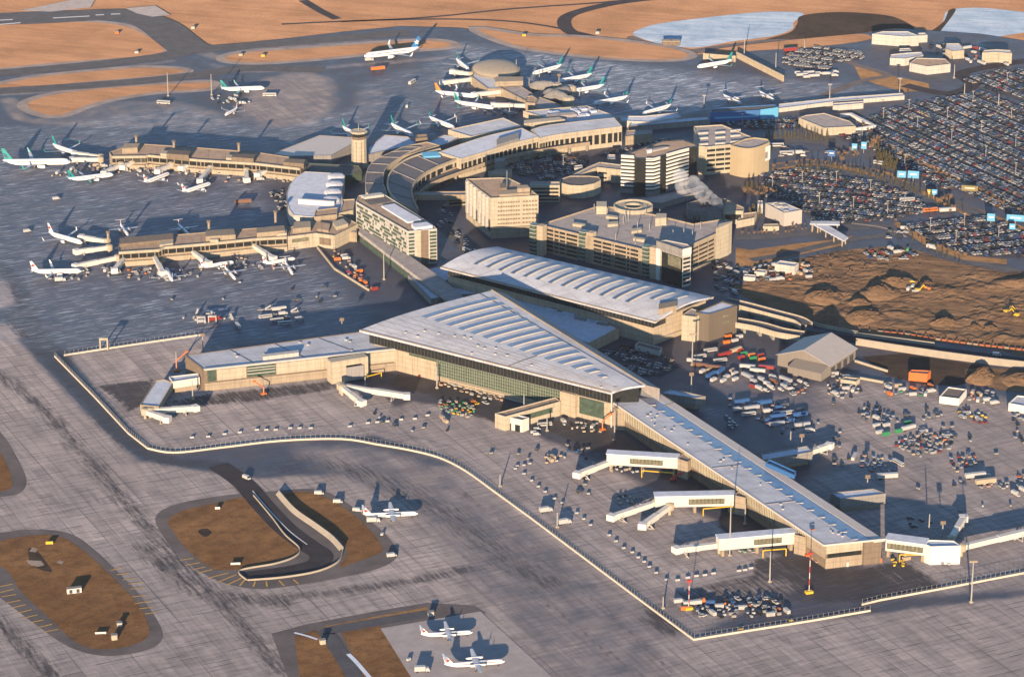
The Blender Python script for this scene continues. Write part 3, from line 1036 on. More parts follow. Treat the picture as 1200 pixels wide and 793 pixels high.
E_ = P(217, 416, AZ)
band(arm, 'end_wall', E_, A, 0.03, 0.97, 0, 14.2, W_brown, 0.3)
mb = MB(arm.location)
q = pxs([(308, 417), (350, 412), (350, 409), (308, 414)], AZ + 3)
mb.prism(q, AZ - 0.6, AZ + 2.4)
mb.build('roof_plant', W_white, arm)
mb = MB(arm.location)
for s in (0.25, 0.5, 0.75):
    a = lerp(A, B, s)
    b = lerp(E_, P(425, 389, AZ), s)
    mb.bar(Vector((a.x, a.y, AZ - 0.3)), Vector((b.x, b.y, AZ - 0.3)), 0.3, 0.25)
mb.build('roof_seam', F_dark, arm)
clutter(arm, apx, AZ - 0.4, 9, W_white, 4, 'roof_vent', 1.8, 1.2)
gate = thing('gate_block', 'cream portal block with open dark doorway on the front of the western arm', 'building', P(406, 446))
ga, gb = P(386, 448, 0), P(429, 441, 0)
gn = nrm(ga, gb)
mb = MB(gate.location)
for s0, s1, z0, z1 in ((0, 0.40, 0, 15.5), (0.86, 1, 0, 15.5), (0.40, 0.86, 11.5, 15.5)):
    a, b = lerp(V2(ga), V2(gb), s0), lerp(V2(ga), V2(gb), s1)
    mb.prism([a + gn * 4, b + gn * 4, b - gn * 4, a - gn * 4], z0, z1, True, True)
mb.build('portal_wall', W_cream, gate)
a, b = lerp(V2(ga), V2(gb), 0.40), lerp(V2(ga), V2(gb), 0.86)
MB(gate.location).prism([a - gn * 3, b - gn * 3, b - gn * 3.6, a - gn * 3.6], 0, 11.5).build('doorway_back', G_dark, gate)
MB(gate.location).prism([a + gn * 5.5, b + gn * 5.5, b + gn * 4.2, a + gn * 4.2], 1.0, 10.5).build('curtain', mat('grey curtain', (0.24, 0.23, 0.23), 0.8, 0.2, 0.6, stretch=(2, 2, 0.1)), gate)

PZ = 16.0
pa, pb = P(717, 469, PZ), P(967, 638, PZ)
pw = V2(P(1037, 630, PZ)) - V2(pb)
pd = (V2(pb) - V2(pa)).normalized()
pier = thing('concourse_pier', 'long pale roofed concourse pier stretching from the vaulted hall to the fence', 'terminal', (pb.x, pb.y, 0))


def pier_pt(s, f, z):
    p = lerp(V2(pa), V2(pb), s) + pw * f
    return Vector((p.x, p.y, z))


plen = (V2(pb) - V2(pa)).length
mb = MB(pier.location)
mb.prism([pier_pt(0, 0, 0), pier_pt(1, 0, 0), pier_pt(1, 0.50, 0), pier_pt(0, 0.50, 0)], PZ - 0.9, PZ, True, True)
mb.build('front_roof', R_white, pier)
mb = MB(pier.location)
mb.add([pier_pt(0, 0.50, PZ - 0.2), pier_pt(1, 0.50, PZ - 0.2), pier_pt(1, 0.82, PZ - 1.5), pier_pt(0, 0.82, PZ - 1.5)], [(0, 1, 2, 3)])
mb.build('glazed_roof', G_sky, pier)
mb = MB(pier.location)
mb.prism([pier_pt(-0.12, 0.82, 0), pier_pt(1, 0.82, 0), pier_pt(1, 1.0, 0), pier_pt(-0.12, 1.0, 0)], PZ - 2.2, PZ - 1.2, True, True)
mb.build('rear_roof', R_metal, pier)
mb = MB(pier.location)
mb.prism([pier_pt(0.005, 0.05, 0), pier_pt(0.992, 0.05, 0), pier_pt(0.992, 0.97, 0), pier_pt(0.005, 0.97, 0)], 0, PZ - 2.2, True)
mb.prism([pier_pt(0.005, 0.05, 0), pier_pt(0.992, 0.05, 0), pier_pt(0.992, 0.47, 0), pier_pt(0.005, 0.47, 0)], PZ - 2.2, PZ - 0.95, False)
mb.build('wall', W_brown, pier)
for k in range(21):
    s = 0.06 + 0.93 * k / 20
    mb = MB(pier.location)
    mb.bar(pier_pt(s, 0.47, PZ - 0.2), pier_pt(s - 0.002, 0.60, PZ - 0.5), 0.35, 0.9)
    mb.build('roof_fin', W_white, pier)
for s in (0.50, 0.745):
    mb = MB(pier.location)
    mb.bar(pier_pt(s, 0.0, PZ + 0.1), pier_pt(s, 0.5, PZ + 0.1), 0.7, 0.5)
    mb.build('roof_seam', R_grey, pier)
mb = MB(pier.location)
mb.bar(pier_pt(0, -0.02, PZ - 0.3), pier_pt(1, -0.02, PZ - 0.3), 0.8, 1.0)
mb.bar(pier_pt(1.0, -0.02, PZ - 0.3), pier_pt(1.0, 1.0, PZ - 0.8), 0.8, 1.0)
mb.build('eaves_trim', F_white, pier)
fa, fb = pier_pt(0.005, 0.05, 0), pier_pt(0.992, 0.05, 0)
for k, (s0, s1) in enumerate(((0.05, 0.12), (0.12, 0.19), (0.19, 0.25), (0.36, 0.42), (0.42, 0.48), (0.48, 0.54), (0.60, 0.66), (0.66, 0.72), (0.72, 0.78), (0.86, 0.92))):
    bay = band(pier, 'window_bay', fa, fb, s0 + 0.002, s1 - 0.002, 7.0, 13.6, G_cream, 0.25)
    mb = MB(pier.location)
    for j in range(8):
        c = lerp(V2(fa), V2(fb), s0 + (s1 - s0) * (j + 0.5) / 8) + nrm(fa, fb) * 0.45
        mb.box((c.x, c.y), (0.4, 0.4, 6.6), math.atan2(pd.y, pd.x), 7.0)
    a, b = lerp(V2(fa), V2(fb), s0 + 0.003), lerp(V2(fa), V2(fb), s1 - 0.003)
    o_ = nrm(fa, fb) * 0.45
    mb.bar((a.x + o_.x, a.y + o_.y, 7.1), (b.x + o_.x, b.y + o_.y, 7.1), 0.3, 0.3)
    mb.build('mullion', W_cream, bay)
for s0, s1 in ((0.0, 0.05), (0.25, 0.36), (0.54, 0.60), (0.78, 0.86), (0.92, 1.0)):
    band(pier, 'cladding_panel', fa, fb, s0 + 0.001, s1 - 0.001, 6.2, 14.6, W_tan, 0.3)
ea, eb = pier_pt(0.992, 0.05, 0), pier_pt(0.992, 0.97, 0)
band(pier, 'cladding_panel', ea, eb, 0.0, 0.66, 0, 6.6, W_tan, 0.4)
band(pier, 'window_strip', ea, eb, 0.03, 0.64, 6.7, 9.2, G_dark, 0.45)
band(pier, 'cladding_panel', ea, eb, 0.0, 0.66, 9.3, 14.8, W_cream, 0.4)
band(pier, 'cladding_panel', ea, eb, 0.68, 1.0, 0, 14.4, W_brown, 1.2, 3)
band(pier, 'door', ea, eb, 0.38, 0.42, 0, 2.6, F_white, 0.6)
for k in range(22):
    s = R.uniform(0.05, 0.97)
    f = R.uniform(0.08, 0.42)
    c = pier_pt(s, f, PZ)
    MB(pier.location).box((c.x, c.y), (R.uniform(0.6, 1.6), R.uniform(0.6, 1.2), 0.7), GRID_ANG, PZ - 0.02).build('roof_vent', W_white, pier)
cr = thing('roof_cradle', 'blue framed access cradle standing at the rear edge of the long pier roof', 'scaffold', P(908, 548, PZ - 1.2))
q = pxs([(897, 541), (931, 556), (933, 551), (902, 537)], PZ + 1.8)
MB(cr.location).ring(q, 0.5, PZ - 1.2, PZ + 1.4).build('frame', C_blue, cr)
MB(cr.location).prism(inset(q, 0.8), PZ - 0.6, PZ - 0.2).build('platform', W_white, cr)

T = building('link_roof', 'low snowy link building filling the corner behind the vaulted hall ridge', [(716, 466), (757, 455), (775, 462), (790, 472), (760, 480), (722, 478)], 15.0, W_tan, R_white, 'terminal', par=0.3)

HZ = 19.0
ha, hb = P(516, 313, HZ), P(768, 377, HZ)
hc, hd = P(836, 348, HZ + 2), P(583, 289, HZ + 2)
hall2 = thing('terminal_hall', 'second long rectangular hall with pale vaulted roof crossed by dark skylight slots', 'terminal', ((ha.x + hc.x) / 2, (ha.y + hc.y) / 2, 0))


def h2(u, v, dz=0.0):
    p = ha.lerp(hb, u).lerp(hd.lerp(hc, u), v)
    p.z += 3.6 * math.sin(math.pi * min(v * 1.0, 1)) + dz
    return p


mb = MB(hall2.location)
mb.sm = True
mb.grid([[h2(u / 20, v / 12) for u in range(21)] for v in range(13)])
mb.sm = False
mb.grid([[h2(u / 20, v / 12, -1.2) for u in range(21)] for v in range(12, -1, -1)])
for pth in ([h2(u / 20, 0) for u in range(21)], [h2(1, v / 12) for v in range(13)], [h2(1 - u / 20, 1) for u in range(21)], [h2(0, 1 - v / 12) for v in range(13)]):
    mb.grid([[p - Vector((0, 0, 1.2)) for p in pth], pth])
mb.build('roof', R_white, hall2)
for i in range(15):
    u = 0.115 + 0.825 * i / 14
    v0, v1 = (0.22, 0.82) if i < 13 else (0.42, 0.80)
    mb = MB(hall2.location)
    prof = []
    for k in range(11):
        v = v0 + (v1 - v0) * k / 10
        e = 1.0 if 0 < k < 10 else 0.05
        c = h2(u, v)
        du = (h2(u + 0.01, v) - h2(u - 0.01, v)).normalized()
        prof.append([c - du * 0.7 - Vector((0, 0, 0.3)), c - du * 0.5 + Vector((0, 0, 0.7 * e)), c + du * 0.5 + Vector((0, 0, 0.7 * e)), c + du * 0.7 - Vector((0, 0, 0.3))])
    mb.grid(prof)
    rib = mb.build('skylight_rib', R_rib, hall2)
    mb = MB(hall2.location)
    gl = []
    for k in range(11):
        v = v0 + (v1 - v0) * (0.02 + 0.96 * k / 10)
        c = h2(u, v)
        du = (h2(u - 0.01, v) - h2(u + 0.01, v)).normalized()
        gl.append([c + du * 0.6 + Vector((0, 0, 0.25)), c + du * 3.9 + Vector((0, 0, 0.25))])
    mb.grid(gl)
    mb.build('skylight_glazing', G_sky2, rib)
for e0, e1 in ((ha, hb), (hb, hc)):
    MB(hall2.location).bar(e0 + Vector((0, 0, 0.1)), e1 + Vector((0, 0, 0.1)), 0.8, 0.6).build('eaves_trim', W_tan, hall2)
hf = nrm(ha, hb)
w1 = V2(ha) - hf * 4 + (V2(hb) - V2(ha)).normalized() * 4
w2 = V2(hb) - hf * 4 - (V2(hb) - V2(ha)).normalized() * 4
w3 = V2(hc) - (V2(hc) - V2(w2)).normalized() * 4 - (V2(hb) - V2(ha)).normalized() * 3
band(hall2, 'clerestory_glazing', w1, w2, 0, 1, 12.5, HZ - 0.2, G_dark, 0.2, 0.6)
band(hall2, 'clerestory_glazing', w2, w3, 0, 0.22, 13.0, HZ + 0.4, G_dark, 0.2, 0.6)
band(hall2, 'wall', w1, w2, 0, 1, 0, 12.5, W_beige, 0.2, 0.6)
band(hall2, 'wall', w2, w3, 0, 1, 0, HZ + 0.6, W_beige, 0.0, 0.6)
band(hall2, 'wall_ledge', w2, w3, 0, 0.98, 3.2, 4.0, W_cream, 1.5, 2)
mb = MB(hall2.location)
for k in range(60):
    c = lerp(w1, w2, (k + 0.5) / 60) + hf * 0.35
    mb.box((c.x, c.y), (0.3, 0.3, 6), 0, 12.6)
mb.bar((*(w1 + hf * 0.35), 12.7), (*(w2 + hf * 0.35), 12.7), 0.3, 0.3)
mb.build('mullion', F_dark, hall2)
roofbox(hall2, [(772, 362), (793, 358), (793, 352), (772, 356)], HZ + 1, 5.5, W_tan, 'roof_plant')

T = building('service_block', 'tall dark brown metal clad block beside the second hall', [(815, 366), (831, 368), (864, 358), (846, 353)], 20, W_dkbrown, R_snow)
A, B = P(831, 368, 20), P(864, 358, 20)
for s in (0.50, 0.62):
    for z in (9.5, 14.2):
        band(T, 'louvre', A, B, s, s + 0.09, z, z + 1.6, G_cream, 0.2)
T = building('stair_block', 'narrow cream stair block squeezed between the second hall and the dark service block', [(799, 369), (815, 371), (826, 366), (810, 361)], 18.5, W_cream, R_grey)

T = building('baggage_hall', 'low flat snow covered roof between the two vaulted halls', [(585, 330), (640, 340), (725, 384), (690, 402), (662, 392), (600, 350)], 8, W_tan, R_snow, par=0.8)
for k in range(9):
    a = lerp(V2(P(615, 348, 8)), V2(P(700, 386, 8)), k / 8)
    MB(T.location).box((a.x + R.uniform(-4, 10), a.y + R.uniform(-2, 14)), (9, 2.2, 1.6), math.radians(-30), 7).build('roof_plant', R_snow if k % 2 else W_grey, T)
T = building('baggage_hall', 'low snowy roof strip with dark edge in front of the second hall', [(478, 322), (512, 312), (640, 350), (700, 374), (690, 380), (590, 342), (540, 345), (505, 350)], 5, W_grey, R_snow, par=0.4)
clutter(T, [(500, 330), (600, 345), (640, 352), (530, 325)], 5, 9, W_grey, 9)
T = building('gate_shelter', 'small flat roofed pale shelter in the staff car park between the halls', [(744, 404), (773, 412), (776, 407), (748, 400)], 3.5, W_white, R_dark)
T = building('baggage_hall', 'dark sunken baggage building edge with tan parapet in front of the staff lot', [(686, 402), (725, 386), (727, 380), (700, 372), (664, 392)], 7.0, W_beige, R_grey)

T = thing('covered_walkway', 'grey roofed elevated walkway running from hotel tower to the halls', 'walkway', P(500, 340))
q = pxs([(426, 262), (520, 328), (545, 350), (530, 356), (420, 272)], 8)
MB(T.location).prism(q, 6, 8.4).build('roof', R_grey, T)
MB(T.location).prism(inset(q, 1.0), 0, 6).build('wall', G_green, T)
H = 27.0
T = building('hotel_tower', 'nine storey hotel with chequered green glass front and pale end wall beside the old terminal', [(417, 236), (420, 229), (448, 226), (507, 263), (512, 268), (478, 271)], H, W_white, R_brown, 'hotel')
A, B = P(417, 236, H), P(478, 271, H)
n_ = nrm(A, B)
r = random.Random(5)
for k in range(8):
    z0 = 5.0 + k * 2.62
    row = band(T, 'window_row', A, B, 0.02, 0.97, z0, z0 + 1.9, G_green, 0.2)
    mb = MB(T.location)
    for c in range(34):
        diag = (c + k * 2 + r.randint(0, 1)) % 11 < 3 or (c - k * 3) % 13 < 2
        if r.random() < (0.7 if diag else 0.1):
            s = 0.02 + 0.95 * c / 34
            a, b = lerp(V2(A), V2(B), s), lerp(V2(A), V2(B), s + 0.027)
            mb.prism([a + n_ * 0.4, b + n_ * 0.4, b, a], z0 - 0.05, z0 + 1.95, True, True)
    a, b = lerp(V2(A), V2(B), 0.02) + n_ * 0.3, lerp(V2(A), V2(B), 0.97) + n_ * 0.3
    mb.bar((a.x, a.y, z0), (b.x, b.y, z0), 0.3, 0.2)
    mb.build('panel_row', W_white, row)
band(T, 'podium_glazing', A, B, 0.0, 1.0, 0, 4.4, G_dark, 0.6)
C1, C2, C3 = P(478, 271, H), P(487, 270.2, H), P(512, 268, H)
for k in range(9):
    z0 = 2.0 + k * 2.7
    band(T, 'window', C1, C3, 0.02, 0.22, z0, z0 + 1.7, G_green, 0.2)
    band(T, 'window', C1, C3, 0.75, 0.97, z0, z0 + 1.7, G_green, 0.6)
band(T, 'wall_fin', C1, C3, 0.30, 0.44, 0, H + 0.3, W_cream, 0.9)
band(T, 'wall_fin', C1, C3, 0.44, 0.70, 0, H - 0.4, W_brown, 0.4)
roofbox(T, [(423, 228.5), (446, 225.5), (450, 228), (427, 231)], H - 1, 2.5, W_white, 'roof_plant')
roofbox(T, [(447, 241), (462, 238.5), (494, 257), (478, 260)], H - 1, 1.6, R_snow, 'roof_plant')
roofbox(T, [(482, 262), (500, 260), (507, 264), (486, 266.5)], H - 1, 3.0, R_snow, 'roof_plant')
roofbox(T, [(424, 233), (448, 229), (460, 236), (434, 240)], H - 1, 0.7, R_dark, 'roof_deck')

H = 32.0
T = building('hotel', 'cream ten storey hotel with fluted curved side wall and brown roof', [(546, 209.5), (560, 221), (575, 232), (631, 229), (618, 219), (597, 209), (585, 208)], H, W_cream, R_brown, 'hotel')
A, B = P(575, 232, H), P(631, 229, H)
windows(T, A, B, 0.14, 0.62, 9.5, H - 2.5, 6, 9, W_brown, frac=(0.7, 0.34))
windows(T, A, B, 0.66, 0.98, 9.5, H - 2.5, 6, 5, W_brown, frac=(0.7, 0.34))
A2 = [P(546, 209.5, H), P(560, 221, H), P(575, 232, H)]
k = 0
for a0, b0 in ((A2[0], A2[1]), (A2[1], A2[2])):
    for j in range(3):
        s = 0.10 + 0.3 * j
        band(T, 'wall_flute', a0, b0, s, s + 0.11, 6, H - 0.6, W_white, 1.5, 2)
        band(T, 'window_slot', a0, b0, s + 0.13, s + 0.26, 5, 14, G_dark, 0.2)
band(T, 'podium_wall', A, B, 0.0, 1.3, 0, 8.5, W_tan, 2.0, 6)
roofbox(T, [(585, 228), (621, 226), (621, 221), (585, 223)], H - 1, 2.4, W_tan, 'roof_plant')
roofbox(T, [(606, 221), (621, 220), (618, 216.5), (606, 217.5)], H - 1, 5.5, W_tan, 'roof_plant')
roofbox(T, [(586, 220.5), (594, 220), (592, 214), (586, 215)], H - 1, 4.0, W_brown, 'roof_plant')
MB(T.location).tube([P(594, 224, H), P(594, 218, H) + Vector((0, 0, 12))], 0.25, 5).build('antenna', F_steel, T)
T = building('hotel_annex', 'small tan brick block rising behind the fluted hotel', [(572, 204), (600, 204), (600, 198), (580, 199), (572, 200)], 24, W_tan, R_brown)
T = building('pedestrian_bridge', 'tan pedestrian bridge crossing the road to the fluted hotel', [(483, 228), (548, 228), (548, 224), (486, 224.5)], 11, W_tan, R_grey, 'bridge', z0=6.5)
T = building('podium_block', 'low tan podium with dark openings under the pedestrian bridge', [(524, 231), (549, 229), (549, 226), (524, 227)], 8, W_tan, R_brown)
band(T, 'opening', P(524, 231, 8), P(549, 229, 8), 0.08, 0.92, 1.5, 3.2, G_dark, 0.2)
band(T, 'opening', P(524, 231, 8), P(549, 229, 8), 0.08, 0.92, 4.4, 5.6, G_dark, 0.2)

H = 21.0
pk = [(632, 263), (754, 292), (790, 297), (807, 288), (840, 273), (855, 262), (850, 256), (812, 262), (766, 251), (704, 240)]
T = building('parkade', 'large tan multi storey parkade with open decks and green stair glazing', pk, H, W_tan, R_grey, 'parkade', par=1.1)
A, B = P(632, 263, H), P(754, 292, H)
for k in range(6):
    z = 2.0 + k * 3.1
    for s0, s1 in ((0.02, 0.19), (0.20, 0.385), (0.53, 0.70), (0.71, 0.87), (0.88, 0.96)):
        band(T, 'deck_opening', A, B, s0, s1, z, z + 1.65, G_dark, 0.12)
mb = MB(T.location)
for k in range(9):
    s = 0.03 + 0.93 * k / 8
    c = lerp(V2(A), V2(B), s) + nrm(A, B) * 0.3
    MB(T.location).box((c.x, c.y), (0.8, 0.6, H - 1), 0, 0.2).build('pilaster', W_tan, T)
A2, B2 = P(807, 288, H), P(840, 273, H)
for k in range(5):
    z = 3.0 + k * 3.3
    for s0, s1 in ((0.02, 0.34), (0.37, 0.68), (0.71, 0.9)):
        band(T, 'deck_opening', A2, B2, s0, s1, z, z + 1.3, G_dark, 0.12)
for px, hh, ww in (((684, 274), 24, 9), ((758, 292), 24.5, 9), ((626, 266), 24, 9)):
    b = P(px[0], px[1], H)
    st = MB(T.location).box((b.x, b.y - 1), (ww * 0.55, 5, hh), math.radians(-34), 0).build('stair_glazing', G_green, T)
    mb = MB(T.location)
    for z in range(2, int(hh), 3):
        mb.box((b.x, b.y - 1), (ww * 0.55 + 0.3, 5.3, 0.35), math.radians(-34), z)
    mb.build('transom', F_white, st)
    MB(T.location).box((b.x + ww * 0.62, b.y - 3), (ww * 0.6, 5.5, hh - 0.5), math.radians(-34), 0).build('stair_wall', W_beige, T)
roofbox(T, [(699, 242), (711, 242), (711, 236), (699, 236)], H - 1, 6, W_cream, 'stair_head')
roofbox(T, [(768, 256), (781, 255), (781, 250), (769, 250)], H - 1, 6, W_cream, 'stair_head')
q = P(846, 270, H)
MB(T.location).prism(pxs([(839, 268), (854, 262), (858, 259), (843, 262)], H + 4), 0, H + 4).build('corner_tower', W_cream, T)
for (a, b, c, d) in (((671, 260), (686, 262), (686, 264), (671, 262)), ((710, 251), (724, 253), (724, 255), (710, 253)), ((712, 260), (724, 259), (724, 262), (712, 263)), ((740, 268), (752, 266), (752, 269), (740, 271)), ((742, 277), (756, 279), (756, 281), (742, 279))):
    roofbox(T, [a, b, c, d], H - 1, 2.0, W_cream, 'ramp_wall')
q = pxs(pk, H - 1)
r = random.Random(2)
for k in range(22):
    x, y = r.uniform(655, 830), r.uniform(246, 286)
    v = P(x, y, H - 1)
    ins = False
    for i in range(len(q)):
        a, b = q[i], q[(i + 1) % len(q)]
        if (a.y > v.y) != (b.y > v.y) and v.x < (b.x - a.x) * (v.y - a.y) / (b.y - a.y) + a.x:
            ins = not ins
    if ins:
        MB(T.location).tube([(v.x, v.y, H - 1.7), (v.x, v.y, H + 4.5)], 0.28, 5).build('lamp_post', F_steel, T)
c = P(742, 246, H - 2)
sp = thing('spiral_ramp', 'round concrete spiral ramp drum behind the large parkade', 'ramp', (c.x, c.y, 0))
MB(sp.location).lathe((c.x, c.y), [(15, 0), (15, H + 2), (14.2, H + 2), (14.2, H + 0.5), (7, H + 0.5), (7, H + 1.6), (6.2, H + 1.6), (6.2, H - 4)], 28).build('drum', W_cream, sp)
MB(sp.location).lathe((c.x, c.y), [(15.1, H - 5), (15.1, H - 3.6)], 28).build('opening', G_dark, sp)

H = 29.0
T = building('office_tower', 'narrow glass office tower with white frame at the parkade front corner', [(770, 282.5), (800, 292.5), (810, 290), (806, 286), (781, 281)], H, W_white, R_grey, 'office')
A, B = P(770, 282.5, H), P(800, 292.5, H)
band(T, 'curtain_wall', A, B, 0.20, 1.0, 0, H - 6.5, G_dark, 0.25)
band(T, 'curtain_wall', A, B, 0.45, 0.95, H - 15, H - 7, G_cream, 0.4)
band(T, 'wall_fin', A, B, 0.0, 0.16, 0, H - 5, W_bright, 1.2)
band(T, 'fascia', A, B, 0.0, 1.0, H - 6, H + 0.5, W_grey, 0.8)
C = P(810, 290, H)
for k in range(7):
    band(T, 'window', B, C, 0.1, 0.9, 2 + k * 3.1, 3.6 + k * 3.1, G_dark, 0.2)
band(T, 'fascia', B, C, 0.0, 1.0, H - 5, H + 0.4, W_bright, 0.4)

H = 31.0
ob = [(728, 182), (743, 183), (744, 185.5), (757, 186), (766, 186), (773, 184), (775, 182.5), (781, 181), (795, 177), (807, 174), (809, 173), (817, 172), (814, 168), (800, 163.5), (776, 165)]
T = building('striped_office', 'striped office block with white bands and dark ribbon windows', ob, H, G_dark, R_brown, 'office')
segs = [((728, 182), (743, 183)), ((757, 186), (766, 186)), ((766, 186), (773, 184)), ((781, 181), (795, 177)), ((795, 177), (807, 174))]
for k in range(9):
    z0 = 5.5 + k * 2.95
    if z0 > H - 1:
        break
    for a, b in segs:
        band(T, 'white_band', P(a[0], a[1], H), P(b[0], b[1], H), 0, 1, z0, z0 + 1.5, W_bright, 0.6, 0.9)
for a, b in segs:
    band(T, 'parapet_band', P(a[0], a[1], H), P(b[0], b[1], H), 0, 1, H - 0.9, H + 0.5, W_bright, 0.6, 0.9)
    band(T, 'plinth', P(a[0], a[1], H), P(b[0], b[1], H), 0, 1, 0, 4.2, W_grey, 0.8, 1.2)
roofbox(T, [(757, 175), (776, 172), (784, 172), (766, 176)], H - 1, 1.8, R_grey, 'roof_plant')
roofbox(T, [(758, 176.5), (764, 175.5), (764, 174), (758, 175)], H - 1, 3.0, R_white, 'roof_plant')
T = building('podium_block', 'low podium with dark slots wrapped round the foot of the striped office', [(736, 232), (775, 238), (826, 222), (824, 217), (806, 222), (758, 231)], 5, W_grey, R_grey)

H = 24.0
T = building('parkade', 'cream five deck parkade joined to a tall blank curved wall', [(813, 148), (846, 146), (880, 160), (882, 166), (860, 169), (828, 172), (819, 171)], H, W_cream, R_grey, 'parkade', par=0.9)
A, B = P(828, 172, H), P(862, 168.8, H)
for k in range(5):
    for s0, s1 in ((0.02, 0.30), (0.33, 0.62), (0.65, 0.99)):
        band(T, 'deck_opening', A, B, s0, s1, 3 + k * 4.1, 5.0 + k * 4.1, G_dark, 0.15)
for (a, b) in ((818, 168), (838, 167), (856, 165)):
    for yy in (0, -7, -13):
        roofbox(T, [(a, b + yy + 1), (a + 12, b + yy), (a + 12, b + yy - 1), (a, b + yy)], H - 1, 1.4, W_white, 'ramp_wall')
drum = [(856, 170)] + [(856 + 46 * (k / 10), 170 + 5.5 * math.sin(math.pi * k / 10) - 3.5 * k / 10) for k in range(1, 11)] + [(900, 163), (884, 161), (872, 163)]
T = building('curved_hotel', 'tall blank curved cream hotel wall with white sign panel', drum, H + 0.8, mat('sunlit cream render', (0.32, 0.26, 0.17), 0.8, 0.05, 0.1), R_grey, 'hotel', par=1.0)
A, B = P(893, 170.5, H), P(902, 167, H)
band(T, 'sign_panel', A, B, 0.0, 0.95, 10, 22, W_bright, 1.2, 1.0)
band(T, 'sign_mark', A, B, 0.3, 0.62, 12, 17.5, W_grey, 1.35, 0.3)

T = building('curved_pavilion', 'low cream pavilion with rounded front and dark roof near the forecourt', [(656, 210), (657, 214), (668, 217), (682, 217.5), (696, 215), (704, 211), (702, 207), (690, 206), (668, 206)], 11, W_cream, R_dark)
T = building('annex_block', 'tan annex with dark window strips below the rounded pavilion', [(621, 217), (656, 217), (656, 213), (622, 213)], 14, W_cream, R_grey)
A, B = P(621, 217, 14), P(656, 217, 14)
for k in range(4):
    band(T, 'window_strip', A, B, 0.04, 0.96, 1.2 + k * 3.0, 2.8 + k * 3.0, G_dark, 0.15)
T = building('ramp_building', 'long cream ramp wall curving behind the rounded pavilion', [(668, 206), (690, 195), (702, 190), (726, 192), (728, 197), (706, 194), (694, 198), (674, 207)], 10, W_cream, R_grey, 'ramp')
A, B = P(668, 206, 10), P(690, 195, 10)
T = building('ramp_building', 'cream two storey block between the ramp wall and the striped office', [(700, 196), (728, 199), (728, 193), (704, 190)], 12, W_cream, R_grey)
for k in range(2):
    band(T, 'window_strip', P(700, 196, 12), P(728, 199, 12), 0.05, 0.4, 3 + k * 4, 4.4 + k * 4, G_dark, 0.15)
T = building('toll_shelter', 'small white forecourt shelter near the car park ramps', [(712, 186), (721, 186), (721, 181), (712, 181)], 9, W_cream, R_white)
T = building('toll_shelter', 'white cube shelter at the foot of the forecourt ramp', [(673, 197), (683, 196), (682, 193), (673, 194)], 8, W_white, R_white)
T = building('heating_plant', 'low heating plant with dark glass roof and steam rising from it', [(806, 245), (846, 250), (870, 244), (852, 233), (828, 231), (805, 238)], 8, W_grey, R_dark, 'plant')
T2 = building('plant_wing', 'tan wedge roofed wing with dark windows next to the heating plant', [(848, 247), (871, 247), (872, 243), (852, 234)], 11, W_cream, R_brown)
band(T2, 'window_strip', P(848, 247, 11), P(871, 247, 11), 0.05, 0.9, 4, 8, G_dark, 0.2)
building('plant_store', 'small cream store house in front of the heating plant', [(863, 259), (884, 255), (887, 248), (870, 250)], 6, W_cream, R_brown)
for k, x in enumerate((822, 826, 832)):
    b = P(x, 241, 8)
    MB(T.location).tube([(b.x, b.y, 7), (b.x, b.y, 15)], 0.9, 8).build('chimney', F_dark, T)
T = building('ribbed_warehouse', 'white ribbed metal box warehouse with roof units beside the cell lot', [(897, 238), (919, 249.5), (940, 246), (916, 236)], 11, mat('white ribbed cladding', (0.36, 0.335, 0.31), 0.6, 0.12, 0.5, stretch=(2.5, 2.5, 0.03)), R_white, 'warehouse')
clutter(T, [(897, 238), (919, 249), (940, 246), (916, 236)], 10.5, 12, W_white, 7, 'roof_vent', 4, 2)
T = building('kiosk', 'small cream kiosk block behind the road fence', [(894, 265), (913, 265), (912, 262), (895, 262.5)], 4, W_cream, R_brown)
building('white_tank_house', 'small white tank house between spruces near the heating plant', [(888, 239), (894, 239), (894, 235), (888, 235)], 8, W_white, R_white)
for lab, px, hh in (('long white fuel canopy on posts over orange pumps', [(954, 263), (989, 282), (994, 278), (966, 261)], 6), ('cross canopy with white roof behind the fuel canopy', [(949, 262), (984, 263), (984, 259), (950, 259)], 7)):
    q = pxs(px, hh)
    T = thing('fuel_canopy', lab, 'canopy', centre(q))
    MB(T.location).prism(q, hh - 1.0, hh, True, True).build('roof', R_white, T)
    for s in (0.08, 0.36, 0.64, 0.92):
        for f in (0.15, 0.85):
            c = lerp(lerp(q[0], q[1], s), lerp(q[3], q[2], s), f)
            MB(T.location).box((c.x, c.y), (0.9, 0.9, hh - 1), 0, 0).build('post', W_tan, T)

gs = thing('gabled_shed', 'large grey gabled metal shed with side lean-to among parked trucks', 'shed', P(955, 432))
g = [P(911, 428), P(971, 441), P(1003, 420), P(943, 408)]
d1 = V2(g[1]) - V2(g[0])
d2 = V2(g[3]) - V2(g[0])
g0, g1, g2, g3 = V2(g[0]), V2(g[1]), V2(g[1]) + d2, V2(g[0]) + d2


def sp_(u, v, z):
    p = g0 + d1 * u + d2 * v
    return Vector((p.x, p.y, z))


